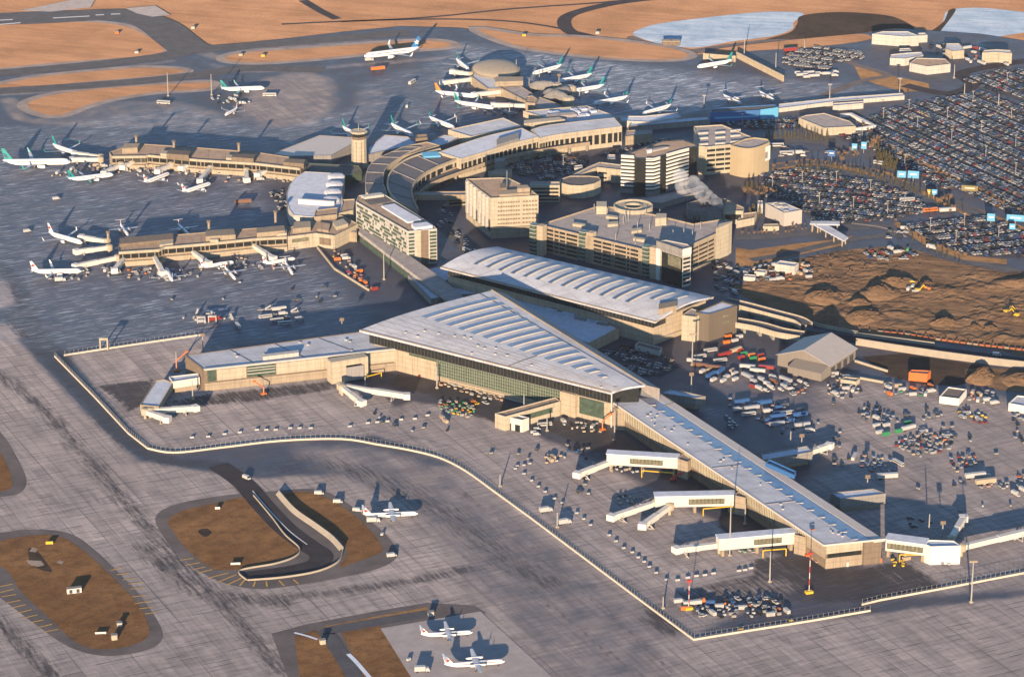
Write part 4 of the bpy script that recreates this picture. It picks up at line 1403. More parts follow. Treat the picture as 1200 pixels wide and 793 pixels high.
mb = MB(gs.location)
E1, RZ = 8.0, 15.0
mb.add([sp_(0, 0, 0), sp_(1, 0, 0), sp_(1, 0, E1), sp_(0.5, 0, RZ), sp_(0, 0, E1)], [(0, 1, 2, 3, 4)])
mb.add([sp_(1, 0, 0), sp_(1, 1, 0), sp_(1, 1, E1), sp_(1, 0, E1)], [(0, 1, 2, 3)])
mb.add([sp_(0, 0, 0), sp_(0, 0, E1), sp_(0, 1, E1), sp_(0, 1, 0)], [(0, 1, 2, 3)])
mb.add([sp_(0, 1, 0), sp_(0, 1, E1), sp_(0.5, 1, RZ), sp_(1, 1, E1), sp_(1, 1, 0)], [(0, 1, 2, 3, 4)])
mb.build('wall', mat('grey shed cladding', (0.185, 0.165, 0.145), 0.6, 0.1, 0.4, stretch=(3, 3, 0.05)), gs)
mb = MB(gs.location)
for v0, v1 in ((0, 1),):
    for ua, ub, za, zb in ((-0.03, 0.5, E1 - 0.3, RZ + 0.2), (1.03, 0.5, E1 - 0.3, RZ + 0.2)):
        vs_ = [sp_(ua, -0.02, za), sp_(ub, -0.02, zb), sp_(ub, 1.02, zb), sp_(ua, 1.02, za)]
        mb.add(vs_ + [q - Vector((0, 0, 0.35)) for q in vs_], [(0, 1, 2, 3), (7, 6, 5, 4), (0, 4, 5, 1), (1, 5, 6, 2), (2, 6, 7, 3), (3, 7, 4, 0)])
mb.build('roof', mat('shed roof sheeting', (0.33, 0.31, 0.30), 0.6, 0.08, 0.3), gs)
lt = [sp_(0.35, -0.28, 0), sp_(1.0, -0.28, 0), sp_(1.0, -0.005, 0), sp_(0.35, -0.005, 0)]
mb = MB(gs.location)
mb.prism(lt, 0, [5.5, 5.5, 8.0, 8.0] if True else 6)
mb.build('lean_to', mat('grey shed cladding', (0.185, 0.165, 0.145)), gs)
for s in (0.15, 0.38, 0.61, 0.84):
    a, b = sp_(1, s - 0.07, 0), sp_(1, s + 0.07, 0)
    band(gs, 'door', a, b, 0, 1, 0, 5, F_dark, 0.15)

def concourse(label, front, back, h, secs, pent, wall=W_tan):
    f, b = pxs(front, h), pxs(back, h)
    T = thing('concourse', label, 'terminal', centre(f + b))
    shell(T, None, h, wall, R_brown, 0, 0.6, f + list(reversed(b)))
    for i in range(len(f) - 1):
        ln = (f[i + 1] - f[i]).length
        band(T, 'window_strip', f[i], f[i + 1], 0.01, 0.99, h * 0.50, h * 0.80, G_dark, 0.2)
        band(T, 'fascia', f[i], f[i + 1], 0.0, 1.0, h * 0.86, h + 0.2, W_cream, 0.8, 1.0)
        band(T, 'wall_base', f[i], f[i + 1], 0.0, 1.0, 0, h * 0.34, W_beige, 2.5, 3)
        mb = MB(T.location)
        for k in range(int(ln / 7) + 1):
            c = lerp(f[i], f[i + 1], (k + 0.5) / (int(ln / 7) + 1)) + nrm(f[i], f[i + 1]) * 0.5
            mb.box((c.x, c.y), (0.5, 0.5, h * 0.36), 0, h * 0.48)
        q_ = nrm(f[i], f[i + 1]) * 0.5
        mb.bar((f[i].x + q_.x, f[i].y + q_.y, h * 0.49), (f[i + 1].x + q_.x, f[i + 1].y + q_.y, h * 0.49), 0.4, 0.3)
        mb.build('mullion_row', W_tan, T)
    for px, hh, m in pent:
        roofbox(T, px, h - 1, hh, m, 'penthouse')
    return T


concourse('upper old concourse pier with brown roof and row of rooftop penthouses', [(131, 183), (170, 182.5), (174, 181.5), (235, 187), (300, 191), (352, 197)], [(128, 178), (145, 172), (160, 168), (235, 173), (300, 178), (360, 187)], 11, 5,
          [([(143, 174), (161, 173), (164, 168), (146, 168)], 5, W_tan), ([(195, 180), (221, 182), (224, 177), (198, 175)], 4.5, W_brown), ([(188, 180), (200, 181), (200, 177), (189, 176)], 3, W_cream), ([(271, 184), (297, 186), (300, 181), (274, 180)], 4.5, W_brown), ([(265, 185), (277, 186), (277, 182), (266, 181)], 2.5, W_cream), ([(332, 190), (356, 192), (358, 187), (335, 186)], 4, W_brown)])
concourse('middle old concourse pier with brown roof and stair penthouses among jet bridges', [(139, 295), (186, 292), (192, 289), (240, 285), (300, 279), (336, 277)], [(139, 285), (160, 280), (203, 275), (275, 269), (310, 266), (336, 266)], 11, 5,
          [([(140, 286), (203, 280), (203, 273), (140, 279)], 3, W_brown), ([(187, 287), (203, 285), (203, 279), (187, 281)], 2, W_cream), ([(241, 277), (276, 275), (274, 268), (241, 270)], 4.5, W_tan), ([(246, 281), (256, 281), (256, 277), (246, 277)], 3, W_cream), ([(301, 273), (334, 270), (333, 264), (301, 267)], 4.5, W_tan), ([(324, 274), (336, 273), (336, 268), (324, 269)], 3, W_cream)])
T = building('gate_hub', 'pale cream gate building with square openings at the root of the middle pier', [(337, 277), (370, 273), (392, 276), (420, 262), (400, 252), (378, 256), (340, 266)], 11, W_cream, R_brown)
A, B = P(337, 277, 11), P(370, 273, 11)
band(T, 'window_strip', A, B, 0.15, 0.75, 5.5, 8.5, G_cream, 0.2)
A, B = P(370, 273, 11), P(392, 276, 11)
band(T, 'opening', A, B, 0.2, 0.8, 2.5, 8, W_brown, 0.2)
roofbox(T, [(343, 268), (364, 266), (364, 259), (345, 260)], 10, 4, W_tan, 'penthouse')
roofbox(T, [(372, 268), (385, 270), (387, 262), (374, 260)], 10, 2, R_brown, 'penthouse')
roofbox(T, [(394, 266), (408, 262), (402, 256), (390, 260)], 10, 3, W_cream, 'penthouse')
c0 = [(357, 201), (346, 208), (339, 217), (336, 227), (336, 236), (339, 245), (344, 252), (366, 254), (398, 250), (402, 238), (400, 224), (404, 208), (395, 203), (376, 202)]
T = building('curved_gate_hall', 'curved gate hall with smooth white snow covered roof and scalloped edge', c0, 12, W_white, R_snow, 'terminal', par=0.3)
for k in range(4):
    b = P(394 - k * 2, 208 + k * 9, 12)
    MB(T.location).lathe((b.x, b.y), [(7, 11.6), (7, 13.2), (5.5, 14.4), (0.3, 15)], 14).build('roof_canopy', R_white, T)
b0, b1 = P(350, 238, 12), P(392, 241, 12)
MB(T.location).bar(b0 + Vector((0, 0, 1.5)), b1 + Vector((0, 0, 1.5)), 2.5, 4).build('roof_beam', W_bright, T)
T = building('gate_annex', 'tan roofed annex block in front of the curved white gate hall', [(368, 254), (395, 251), (396, 243), (370, 246)], 14, W_tan, R_brown)
T = building('gate_annex', 'cream roofed annex wedge between curved gate hall and green hotel', [(396, 250), (414, 246), (416, 233), (399, 234)], 12, W_cream, R_brown)
T = building('gate_annex', 'flat snowy annex roof directly left of the green hotel front', [(396, 271), (418, 272), (418, 262), (406, 258), (394, 264)], 8, W_tan, R_snow)
T = building('glazed_bridge', 'green glazed link bridge between the upper pier and the control tower', [(356, 203), (410, 205), (424, 200), (420, 194), (360, 191)], 8, G_green, R_dark)
T = building('maintenance_hangar', 'pale roofed hangar with shaded blue front behind the upper pier', [(319, 180), (338, 183), (388, 182), (412, 169), (413, 161), (374, 158.5)], 8, W_grey, R_metal, 'hangar', par=0.3)
building('snowy_annex', 'snow covered flat annex behind the control tower', [(432, 181), (490, 168), (478, 160), (450, 158), (432, 172)], 8, W_grey, R_snow)

b = P(421, 196, 0)
ct = thing('control_tower', 'cream concrete control tower with flared cab and dark glass ring', 'control tower', (b.x, b.y, 0))
MB(ct.location).lathe((b.x, b.y), [(6.3, 0), (6.0, 24.5), (4.5, 24.5)], 8).build('shaft', W_cream, ct)
MB(ct.location).lathe((b.x, b.y), [(4.5, 24.5), (6.6, 25.5), (6.6, 26.6), (5, 26.8)], 8).build('gallery', W_brown, ct)
MB(ct.location).lathe((b.x, b.y), [(5.6, 26.6), (6.6, 30.0)], 8).build('cab_glass', G_dark, ct)
MB(ct.location).lathe((b.x, b.y), [(7.2, 29.6), (7.2, 30.8), (6.0, 31.2), (5.8, 30.8), (0.1, 30.9)], 8).build('cab_roof', W_cream, ct)
MB(ct.location).tube([(b.x, b.y, 30), (b.x, b.y, 37)], [0.35, 0.15], 6).build('antenna', F_steel, ct)
for a in (-1.9, -1.2):
    x, y = b.x + 6.15 * math.cos(a), b.y + 6.15 * math.sin(a)
    MB(ct.location).box((x, y), (0.5, 0.5, 22), a, 1).build('wall_rib', W_tan, ct)

TZ = 15.0


def arc_building(label, front, back, h, wm, rm, name='main_terminal', z0=0):
    f, k = smooth_line(pxs(front, h), 6), smooth_line(pxs(back, h), 6)
    T = thing(name, label, 'terminal', centre(f + k))
    shell(T, None, h, wm, rm, z0, 0.3, f + list(reversed(k)))
    return T, f, k


T, f, k_ = arc_building('outer curved dark ribbed roof of the main terminal', [(454, 226), (449, 212), (452, 198), (463, 188), (480, 178), (493, 172)], [(429, 226), (428, 212), (431, 197), (440, 187), (456, 179), (472, 172)], TZ, W_cream, R_arc)
for j in range(5, len(f) - 1, 5):
    MB(T.location).bar((f[j].x, f[j].y, TZ), (k_[min(j, len(k_) - 1)].x, k_[min(j, len(k_) - 1)].y, TZ), 0.5, 0.5).build('roof_rib', R_grey, T)
T, f, k_ = arc_building('inner curved dark ribbed roof of the main terminal with cream rim', [(490, 246), (483, 230), (484, 218), (494, 206), (512, 196), (540, 185)], [(465, 236), (455, 222), (456, 206), (466, 194), (484, 184), (516, 175)], TZ, W_cream, R_arc)
for j in range(5, len(f) - 1, 5):
    MB(T.location).bar((f[j].x, f[j].y, TZ), (k_[min(j, len(k_) - 1)].x, k_[min(j, len(k_) - 1)].y, TZ), 0.5, 0.5).build('roof_rib', R_grey, T)
MB(T.location).tube([Vector((p.x, p.y, TZ + 0.3)) for p in k_], 0.8, 6).build('rim', W_cream, T)
MB(T.location).tube([Vector((p.x, p.y, TZ + 0.3)) for p in f], 0.8, 6).build('rim', W_tan, T)
for j in range(2, len(f) - 2, 2):
    band(T, 'window_bay', f[j], f[j + 1], 0.1, 1.5, 5, 12.5, G_dark, 0.3)
MB(T.location).box((P(505, 182, TZ).x, P(505, 182, TZ).y), (14, 12, 1.6), 0.2, TZ - 0.5).build('blue_tarpaulin', C_sky, T)
T, f, k_ = arc_building('curved main terminal block with arcade of tall dark bays and snowy roof', [(540, 186), (570, 177), (600, 168), (632, 160)], [(514, 178), (545, 167), (575, 158), (612, 150)], 17, W_cream, R_snow)
for j in range(0, len(f) - 1):
    band(T, 'window_bay', f[j], f[j + 1], 0.18, 0.82, 4, 12.5, G_dark, 0.3)
roofbox(T, [(582, 170), (608, 162), (608, 155), (582, 163)], 17, 2.5, W_grey, 'roof_plant')
T, f, k_ = arc_building('straight eastern end of the main terminal with arcade bays and white roof', [(632, 162), (650, 158), (688, 153), (729, 148)], [(622, 152), (640, 147), (680, 142), (720, 138)], 17, W_cream, R_white)
for j in range(0, len(f) - 1):
    band(T, 'window_bay', f[j], f[j + 1], 0.2, 0.85, 4, 12, G_dark, 0.3)
ln = smooth_line(pxs([(476, 244), (484, 226), (500, 214), (534, 201), (584, 184), (640, 173), (688, 166)], 8), 6)
rd = thing('elevated_road', 'elevated kerbside road curving along the front of the main terminal', 'road', (ln[10].x, ln[10].y, 0))
mb = MB(rd.location)
strip(mb, ln, -5, 5, 8)
mb.build('deck', M_road, rd)
for off in (-5, 5):
    l2 = offset_line(ln, off)
    mb = MB(rd.location)
    for a, b in zip(l2[:-1], l2[1:]):
        mb.wall(a, b, 0.6, 6.2, 9.2)
    mb.build('parapet', W_tan, rd)
for j in range(3, len(ln), 3):
    MB(rd.location).lathe((ln[j].x, ln[j].y), [(1.1, 0), (1.1, 6.5)], 10).build('column', W_grey, rd)
building('lift_tower', 'grey concrete lift tower under the elevated road', [(580, 190), (592, 188), (592, 184), (580, 185)], 13, W_grey, R_grey)
T = building('check_in_hall', 'long white roofed check-in hall behind the curved terminal', [(525, 152), (552, 160), (560, 158), (612, 148), (590, 138)], 14, W_cream, R_white, 'terminal')
band(T, 'window_strip', P(560, 158, 14), P(612, 148, 14), 0.08, 0.8, 7, 11, G_green, 0.2)
T = building('terminal_block', 'wide pale roofed terminal block stepping back from the east end', [(622, 150), (700, 141), (728, 138), (688, 124), (660, 126), (613, 130), (640, 138)], 13, W_cream, R_white, 'terminal')
clutter(T, [(640, 142), (715, 136), (685, 126), (640, 131)], 12.5, 26, R_snow, 3, 'roof_vent', 6, 2.2)
roofbox(T, [(614, 145), (662, 140), (655, 137), (614, 141)], 13, 3, W_cream, 'roof_plant')
roofbox(T, [(640, 137), (676, 134), (672, 131), (640, 134)], 13, 2, R_grey, 'roof_plant')
building('plant_tower', 'small brown brick tower behind the curved dark roofs', [(487, 162), (501, 161), (500, 157), (488, 158)], 15, W_brown, R_brown)
T = building('terminal_wedge', 'tan wedge roof filling the gap between the two curved dark roofs', [(456, 188), (495, 176), (515, 170), (500, 166), (470, 172), (448, 186)], 14.5, W_beige, R_brown, 'terminal')
building('snowy_annex', 'narrow snowy roof edging the curved terminal near the brown tower', [(500, 174), (522, 169), (540, 160), (520, 158), (503, 165)], 10, W_grey, R_snow)

c = P(581, 96, 0)
dm = thing('satellite_gate', 'satellite gate building with smooth domed cream roof at the far apron', 'terminal', (c.x, c.y, 0))
rx, ry = 22, 36
vs_, rows = [], []
for i in range(7):
    t = i / 6 * math.pi / 2
    rows.append([Vector((c.x + rx * 0.95 * math.cos(t) * math.cos(a), c.y + 16 + ry * 0.85 * math.cos(t) * math.sin(a), 8 + 4.8 * math.sin(t))) for a in [2 * math.pi * k / 28 for k in range(29)]])
mb = MB(dm.location)
mb.sm = True
mb.grid(rows)
mb.build('dome_roof', mat('dome membrane', (0.32, 0.27, 0.205), 0.7, 0.08, 0.2), dm)
pts = [Vector((c.x + rx * math.cos(a), c.y + 16 + ry * 0.9 * math.sin(a))) for a in [2 * math.pi * k / 28 for k in range(28)]]
MB(dm.location).prism(pts, 0, 8.1).build('wall', W_tan, dm)
for k in range(14, 28):
    band(dm, 'window_bay', pts[k], pts[(k + 1) % 28], 0.15, 0.85, 3, 7, G_dark, 0.2)
roofbox(dm, [(580, 96), (613, 95), (613, 90), (581, 90)], 9, 4, W_tan, 'roof_plant')
T = building('satellite_wing', 'long glazed wing with white roof running up to the domed gate', [(553, 90), (572, 104), (588, 104), (588, 98), (566, 82), (556, 83)], 8, W_tan, R_white, 'terminal')
T = building('satellite_walkway', 'pale walkway building linking the domed gate to the main terminal', [(585, 102), (612, 116), (640, 132), (668, 132), (655, 122), (628, 112), (606, 98)], 8, W_tan, R_grey, 'walkway')
T = building('satellite_pod', 'round tan boarding pod in front of the pale walkway', [(616, 120), (627, 121), (630, 116), (624, 112), (617, 113)], 10, W_tan, R_brown)
for lab, a, b in (('curved grey boarding tube arching from walkway towards the teal tailed jets', (622, 104), (652, 104)), ('second curved grey boarding tube with tan end below the first', (640, 118), (668, 107)), ('wide grey boarding tube ending at the white terminal block', (640, 110), (666, 120))):
    A, B = P(*a, 4), P(*b, 4)
    T = thing('boarding_tube', lab, 'walkway', (A.x, A.y, 0))
    M_ = lerp(A, B, 0.5) + Vector((0, 0, 3))
    mb = MB(T.location)
    mb.sm = True
    mb.tube([A, lerp(A, M_, 0.5) + Vector((0, 0, 1)), M_, lerp(M_, B, 0.5) + Vector((0, 0, 1)), B], 4.5, 10)
    mb.build('tube', W_grey, T)
    MB(T.location).lathe((B.x, B.y), [(5.5, 0), (5.5, 8), (4.0, 9)], 10).build('pod', W_cream, T)
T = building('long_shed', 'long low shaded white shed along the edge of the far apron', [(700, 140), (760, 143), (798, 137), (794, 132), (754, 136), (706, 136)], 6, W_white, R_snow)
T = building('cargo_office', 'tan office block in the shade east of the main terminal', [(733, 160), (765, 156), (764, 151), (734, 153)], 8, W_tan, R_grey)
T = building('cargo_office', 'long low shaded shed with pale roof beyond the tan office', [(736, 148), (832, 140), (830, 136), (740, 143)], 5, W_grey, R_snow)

T = building('blue_hoarding', 'long bright blue clad shed with light blue end panel', [(832, 132), (890, 129), (912, 126), (908, 122.5), (850, 126), (834, 128)], 9, C_blue, R_dark, 'shed')
band(T, 'end_panel', P(890, 129, 9), P(912, 126, 9), 0.05, 1.0, 0, 9.2, C_sky, 0.4)
band(T, 'pale_strip', P(832, 132, 9), P(890, 129, 9), 0.1, 1.0, 3, 4.5, C_sky, 0.25)
building('cargo_shed', 'very long low white cargo shed behind the staff parking', [(912, 127), (985, 118), (1060, 112), (1058, 109), (985, 114), (912, 122)], 4, W_white, R_snow, 'shed')
building('cargo_van_dock', 'row of white loading boxes in front of the long cargo shed', [(976, 124), (1012, 121), (1012, 118.5), (976, 121)], 5, W_white, R_white)
T = building('flat_roof_depot', 'grey flat roofed depot with cream front near the spruces', [(936, 138), (966, 150), (1003, 148), (996, 142), (966, 132.5), (944, 135)], 7, W_cream, R_grey, 'depot')
building('yard_wall', 'white yard wall bending round the grey depot car yard', [(984, 133), (998, 132), (1027, 147), (1000, 151), (1000, 150), (1022, 146.5), (996, 133.5), (984, 134)], 3, W_bright, W_bright, 'wall', par=0.0)
building('white_warehouse', 'bright white flat warehouse between the two ponds', [(1022, 40), (1060, 43), (1077, 42), (1064, 37), (1034, 37)], 10, W_white, R_white, 'warehouse')
building('white_annex', 'small white annex on the right end of the pond warehouse', [(1077, 42), (1087, 41.5), (1084, 38.5), (1074, 39)], 7, W_white, R_white)
T = building('brown_roof_depot', 'white depot with brown roof beside the yard road', [(1066, 74), (1087, 78), (1114, 75), (1108, 69), (1074, 68)], 8, W_white, R_brown, 'depot')
T = building('quonset_hangar', 'white rounded quonset store behind the brown roofed depot', [(1043, 68), (1060, 69), (1082, 65), (1080, 61), (1062, 62), (1044, 64)], 7, W_white, R_white, 'store')
building('cream_office', 'small two step cream office near the second pond', [(1108, 57), (1116, 60), (1130, 59), (1128, 55), (1124, 51), (1109, 51)], 8, W_cream, R_white, 'office')
building('cream_hall', 'cream hall with rounded roof line near the right edge pond', [(1151, 62), (1168, 61), (1186, 63), (1184, 59), (1168, 58), (1153, 59)], 10, W_cream, R_white, 'hall')
building('white_tent', 'small white store tent between the quonset store and the warehouse', [(1054, 59), (1068, 59), (1066, 56.5), (1054, 57)], 5, W_white, R_white, 'tent')
bf = pxs([(863, 68), (918, 96)], 0)
T = thing('blast_fence', 'tall pale jet blast fence behind the parked teal tailed jet', 'fence', (bf[0].x, bf[0].y, 0))
MB(T.location).wall(bf[0], bf[1], 1.0, 0, 6).build('screen', W_beige, T)
b2 = P(824, 70), P(862, 73)
MB(T.location).wall(V2(b2[0]), V2(b2[1]), 1.0, 0, 6).build('screen', W_beige, T)
T = building('site_office', 'white two storey site office cabin on the building site', [(908, 309), (931, 312), (936, 308), (914, 305)], 7, W_white, R_white, 'cabin')
building('site_trailer', 'low white site trailer parked on bare earth', [(871, 324), (885, 325), (886, 322), (872, 321)], 3.5, W_white, R_white, 'trailer')
building('site_tent', 'small cream site tent next to the two storey cabin', [(884, 318), (896, 319), (899, 316), (888, 315)], 4, W_white, R_white, 'tent')
def ramp(label, px, z, width, name='bridge_ramp', wallm=W_cream, hwall=3.0, ncol=5):
    ln = smooth_line(pxs(px, z), 5)
    T = thing(name, label, 'bridge', (ln[0].x, ln[0].y, 0))
    mb = MB(T.location)
    strip(mb, ln, -width / 2, width / 2, z)
    mb.build('deck', M_road, T)
    for o_ in (-width / 2, width / 2):
        l2 = offset_line(ln, o_)
        mb = MB(T.location)
        for a, b in zip(l2[:-1], l2[1:]):
            mb.wall(a, b, 0.5, z - hwall, z + 1.0)
        mb.build('parapet', wallm, T)
    for j in range(2, len(ln) - 1, max(2, len(ln) // ncol)):
        MB(T.location).box((ln[j].x, ln[j].y), (1.8, width * 0.7, z - 0.5), 0.2, 0).build('pier', W_grey, T)
    return T


ramp('concrete bridge ramp on piers leaving the dark service block', [(862, 376), (890, 381), (915, 388), (940, 392)], 7, 10)
ramp('upper concrete bridge ramp carrying parked cars behind the dark block', [(850, 352), (875, 358), (905, 366), (935, 374), (945, 380)], 6, 9)
for lab, px, hh in (('long cream retaining wall beside the road beyond the gabled shed', [(1003, 404), (1040, 410), (1100, 419), (1160, 427), (1205, 432)], 5.0), ('thin cream road barrier above the retaining wall', [(1000, 393), (1040, 398), (1095, 405)], 2.5), ('thin cream wall along the road above the gabled shed', [(925, 372), (960, 383), (1005, 392)], 2.5)):
    ln = pxs(px)
    T = thing('retaining_wall', lab, 'wall', (ln[0].x, ln[0].y, 0))
    mb = MB(T.location)
    for a, b in zip(ln[:-1], ln[1:]):
        mb.wall(a, b, 0.8, 0, hh)
    mb.build('wall', mat('sunlit concrete wall', (0.31, 0.275, 0.225), 0.8, 0.1, 0.2), T)
for lab, px, hh in (('low concrete parapet along the west side of the sunken service road', [(297, 581), (318, 606), (334, 627), (351, 643), (345, 653), (322, 661), (281, 669), (289, 680)], 1.1), ('tall pale concrete wall along the east side of the sunken service road', [(327, 579), (346, 600), (370, 617), (390, 632), (402, 645)], 2.7), ('low concrete parapet round the south bend of the sunken service road', [(402, 645), (396, 659), (372, 670), (332, 677), (290, 680.5)], 1.2)):
    ln = smooth_line(pxs(px), 5)
    T = thing('road_parapet', lab, 'wall', (ln[0].x, ln[0].y, 0))
    mb = MB(T.location)
    for a, b in zip(ln[:-1], ln[1:]):
        mb.wall(a, b, 0.45, 0, hh)
    mb.build('wall', mat('sunlit concrete wall', (0.31, 0.275, 0.225)), T)
    if hh > 2.5:
        mb = MB(T.location)
        sd = 1 if (offset_line(ln, 6)[10] - V2(P(300, 640))).length < (offset_line(ln, -6)[10] - V2(P(300, 640))).length else -1
        lo = offset_line(ln, 2.2 * sd)
        mb.grid([[Vector((p.x, p.y, hh - 0.1)) for p in ln], [Vector((p.x, p.y, 0.2)) for p in lo]])
        mb.build('sloped_apron', mat('sunlit concrete wall', (0.31, 0.275, 0.225)), T)
A_white = mat('white aircraft paint', (0.68, 0.68, 0.68), 0.35, 0.03, 0.3, spec=0.5)
A_grey = mat('grey wing paint', (0.42, 0.44, 0.47), 0.4, 0.05, 0.3, spec=0.5)
A_teal = mat('teal tail paint', (0.02, 0.25, 0.24), 0.4, 0.05, 0.3)
A_navy = mat('navy tail paint', (0.02, 0.07, 0.13), 0.4, 0.05, 0.3)
A_blue = mat('blue tail paint', (0.03, 0.17, 0.40), 0.4, 0.05, 0.3)
A_red = mat('red emblem paint', (0.50, 0.03, 0.03), 0.4, 0.05, 0.3)
A_orange = mat('orange tail paint', (0.62, 0.20, 0.03), 0.4, 0.05, 0.3)
A_dark = mat('engine dark metal', (0.05, 0.05, 0.055), 0.5, 0.05, 0.3)
A_win = mat('cabin window glass', (0.05, 0.055, 0.07), 0.3, 0.1, 0.5)
LEAF = [(0, 1), (.2, .6), (.4, .72), (.33, .25), (.55, .48), (.62, .32), (.95, .38), (.85, .12), (1, 0), (.5, -.35), (.55, -.5), (.07, -.42), (.07, -.9), (-.07, -.9), (-.07, -.42), (-.55, -.5), (-.5, -.35), (-1, 0), (-.85, .12), (-.95, .38), (-.62, .32), (-.55, .48), (-.33, .25), (-.4, .72), (-.2, .6)]
STAR = [(math.sin(math.pi * k / 5) * (1 if k % 2 == 0 else 0.42), math.cos(math.pi * k / 5) * (1 if k % 2 == 0 else 0.42)) for k in range(10)]


def slab(mb, root, tip, up):
    """flat aerofoil between a root chord and a tip chord; each is (leading, trailing); up is thickness vector"""
    a, b = Vector(root[0]), Vector(root[1])
    c, d = Vector(tip[0]), Vector(tip[1])
    u = Vector(up)
    mid1, mid2 = a.lerp(b, 0.35), c.lerp(d, 0.35)
    vs_ = [a, mid1 + u, b, mid1 - u, c, mid2 + u * 0.5, d, mid2 - u * 0.5]
    mb.add(vs_, [(0, 1, 5, 4), (1, 2, 6, 5), (2, 3, 7, 6), (3, 0, 4, 7), (4, 5, 6, 7)])


def fuselage(mb, L, r, z, droop=0.25, tailup=0.75):
    st = [(0.5, 0.06, -droop), (0.49, 0.30, -droop * 0.8), (0.47, 0.62, -droop * 0.5), (0.44, 0.86, -droop * 0.2), (0.40, 1, 0), (0.1, 1, 0), (-0.2, 1, 0), (-0.30, 0.92, 0.08), (-0.38, 0.70, 0.30), (-0.45, 0.38, 0.58), (-0.5, 0.10, tailup)]
    mb.sm = True
    mb.tube([(x * L, 0, z + dz * r) for x, q, dz in st], [q * r for x, q, dz in st], 12)
    mb.sm = False


def emblem(name, pts, c, s, y, m, par):
    mb = MB()
    for sy in (-1, 1):
        n = len(pts)
        mb.add([(c[0] + p[0] * s, sy * y, c[1] + p[1] * s) for p in pts], [tuple(range(n))])
    return mb.build(name, m, par)


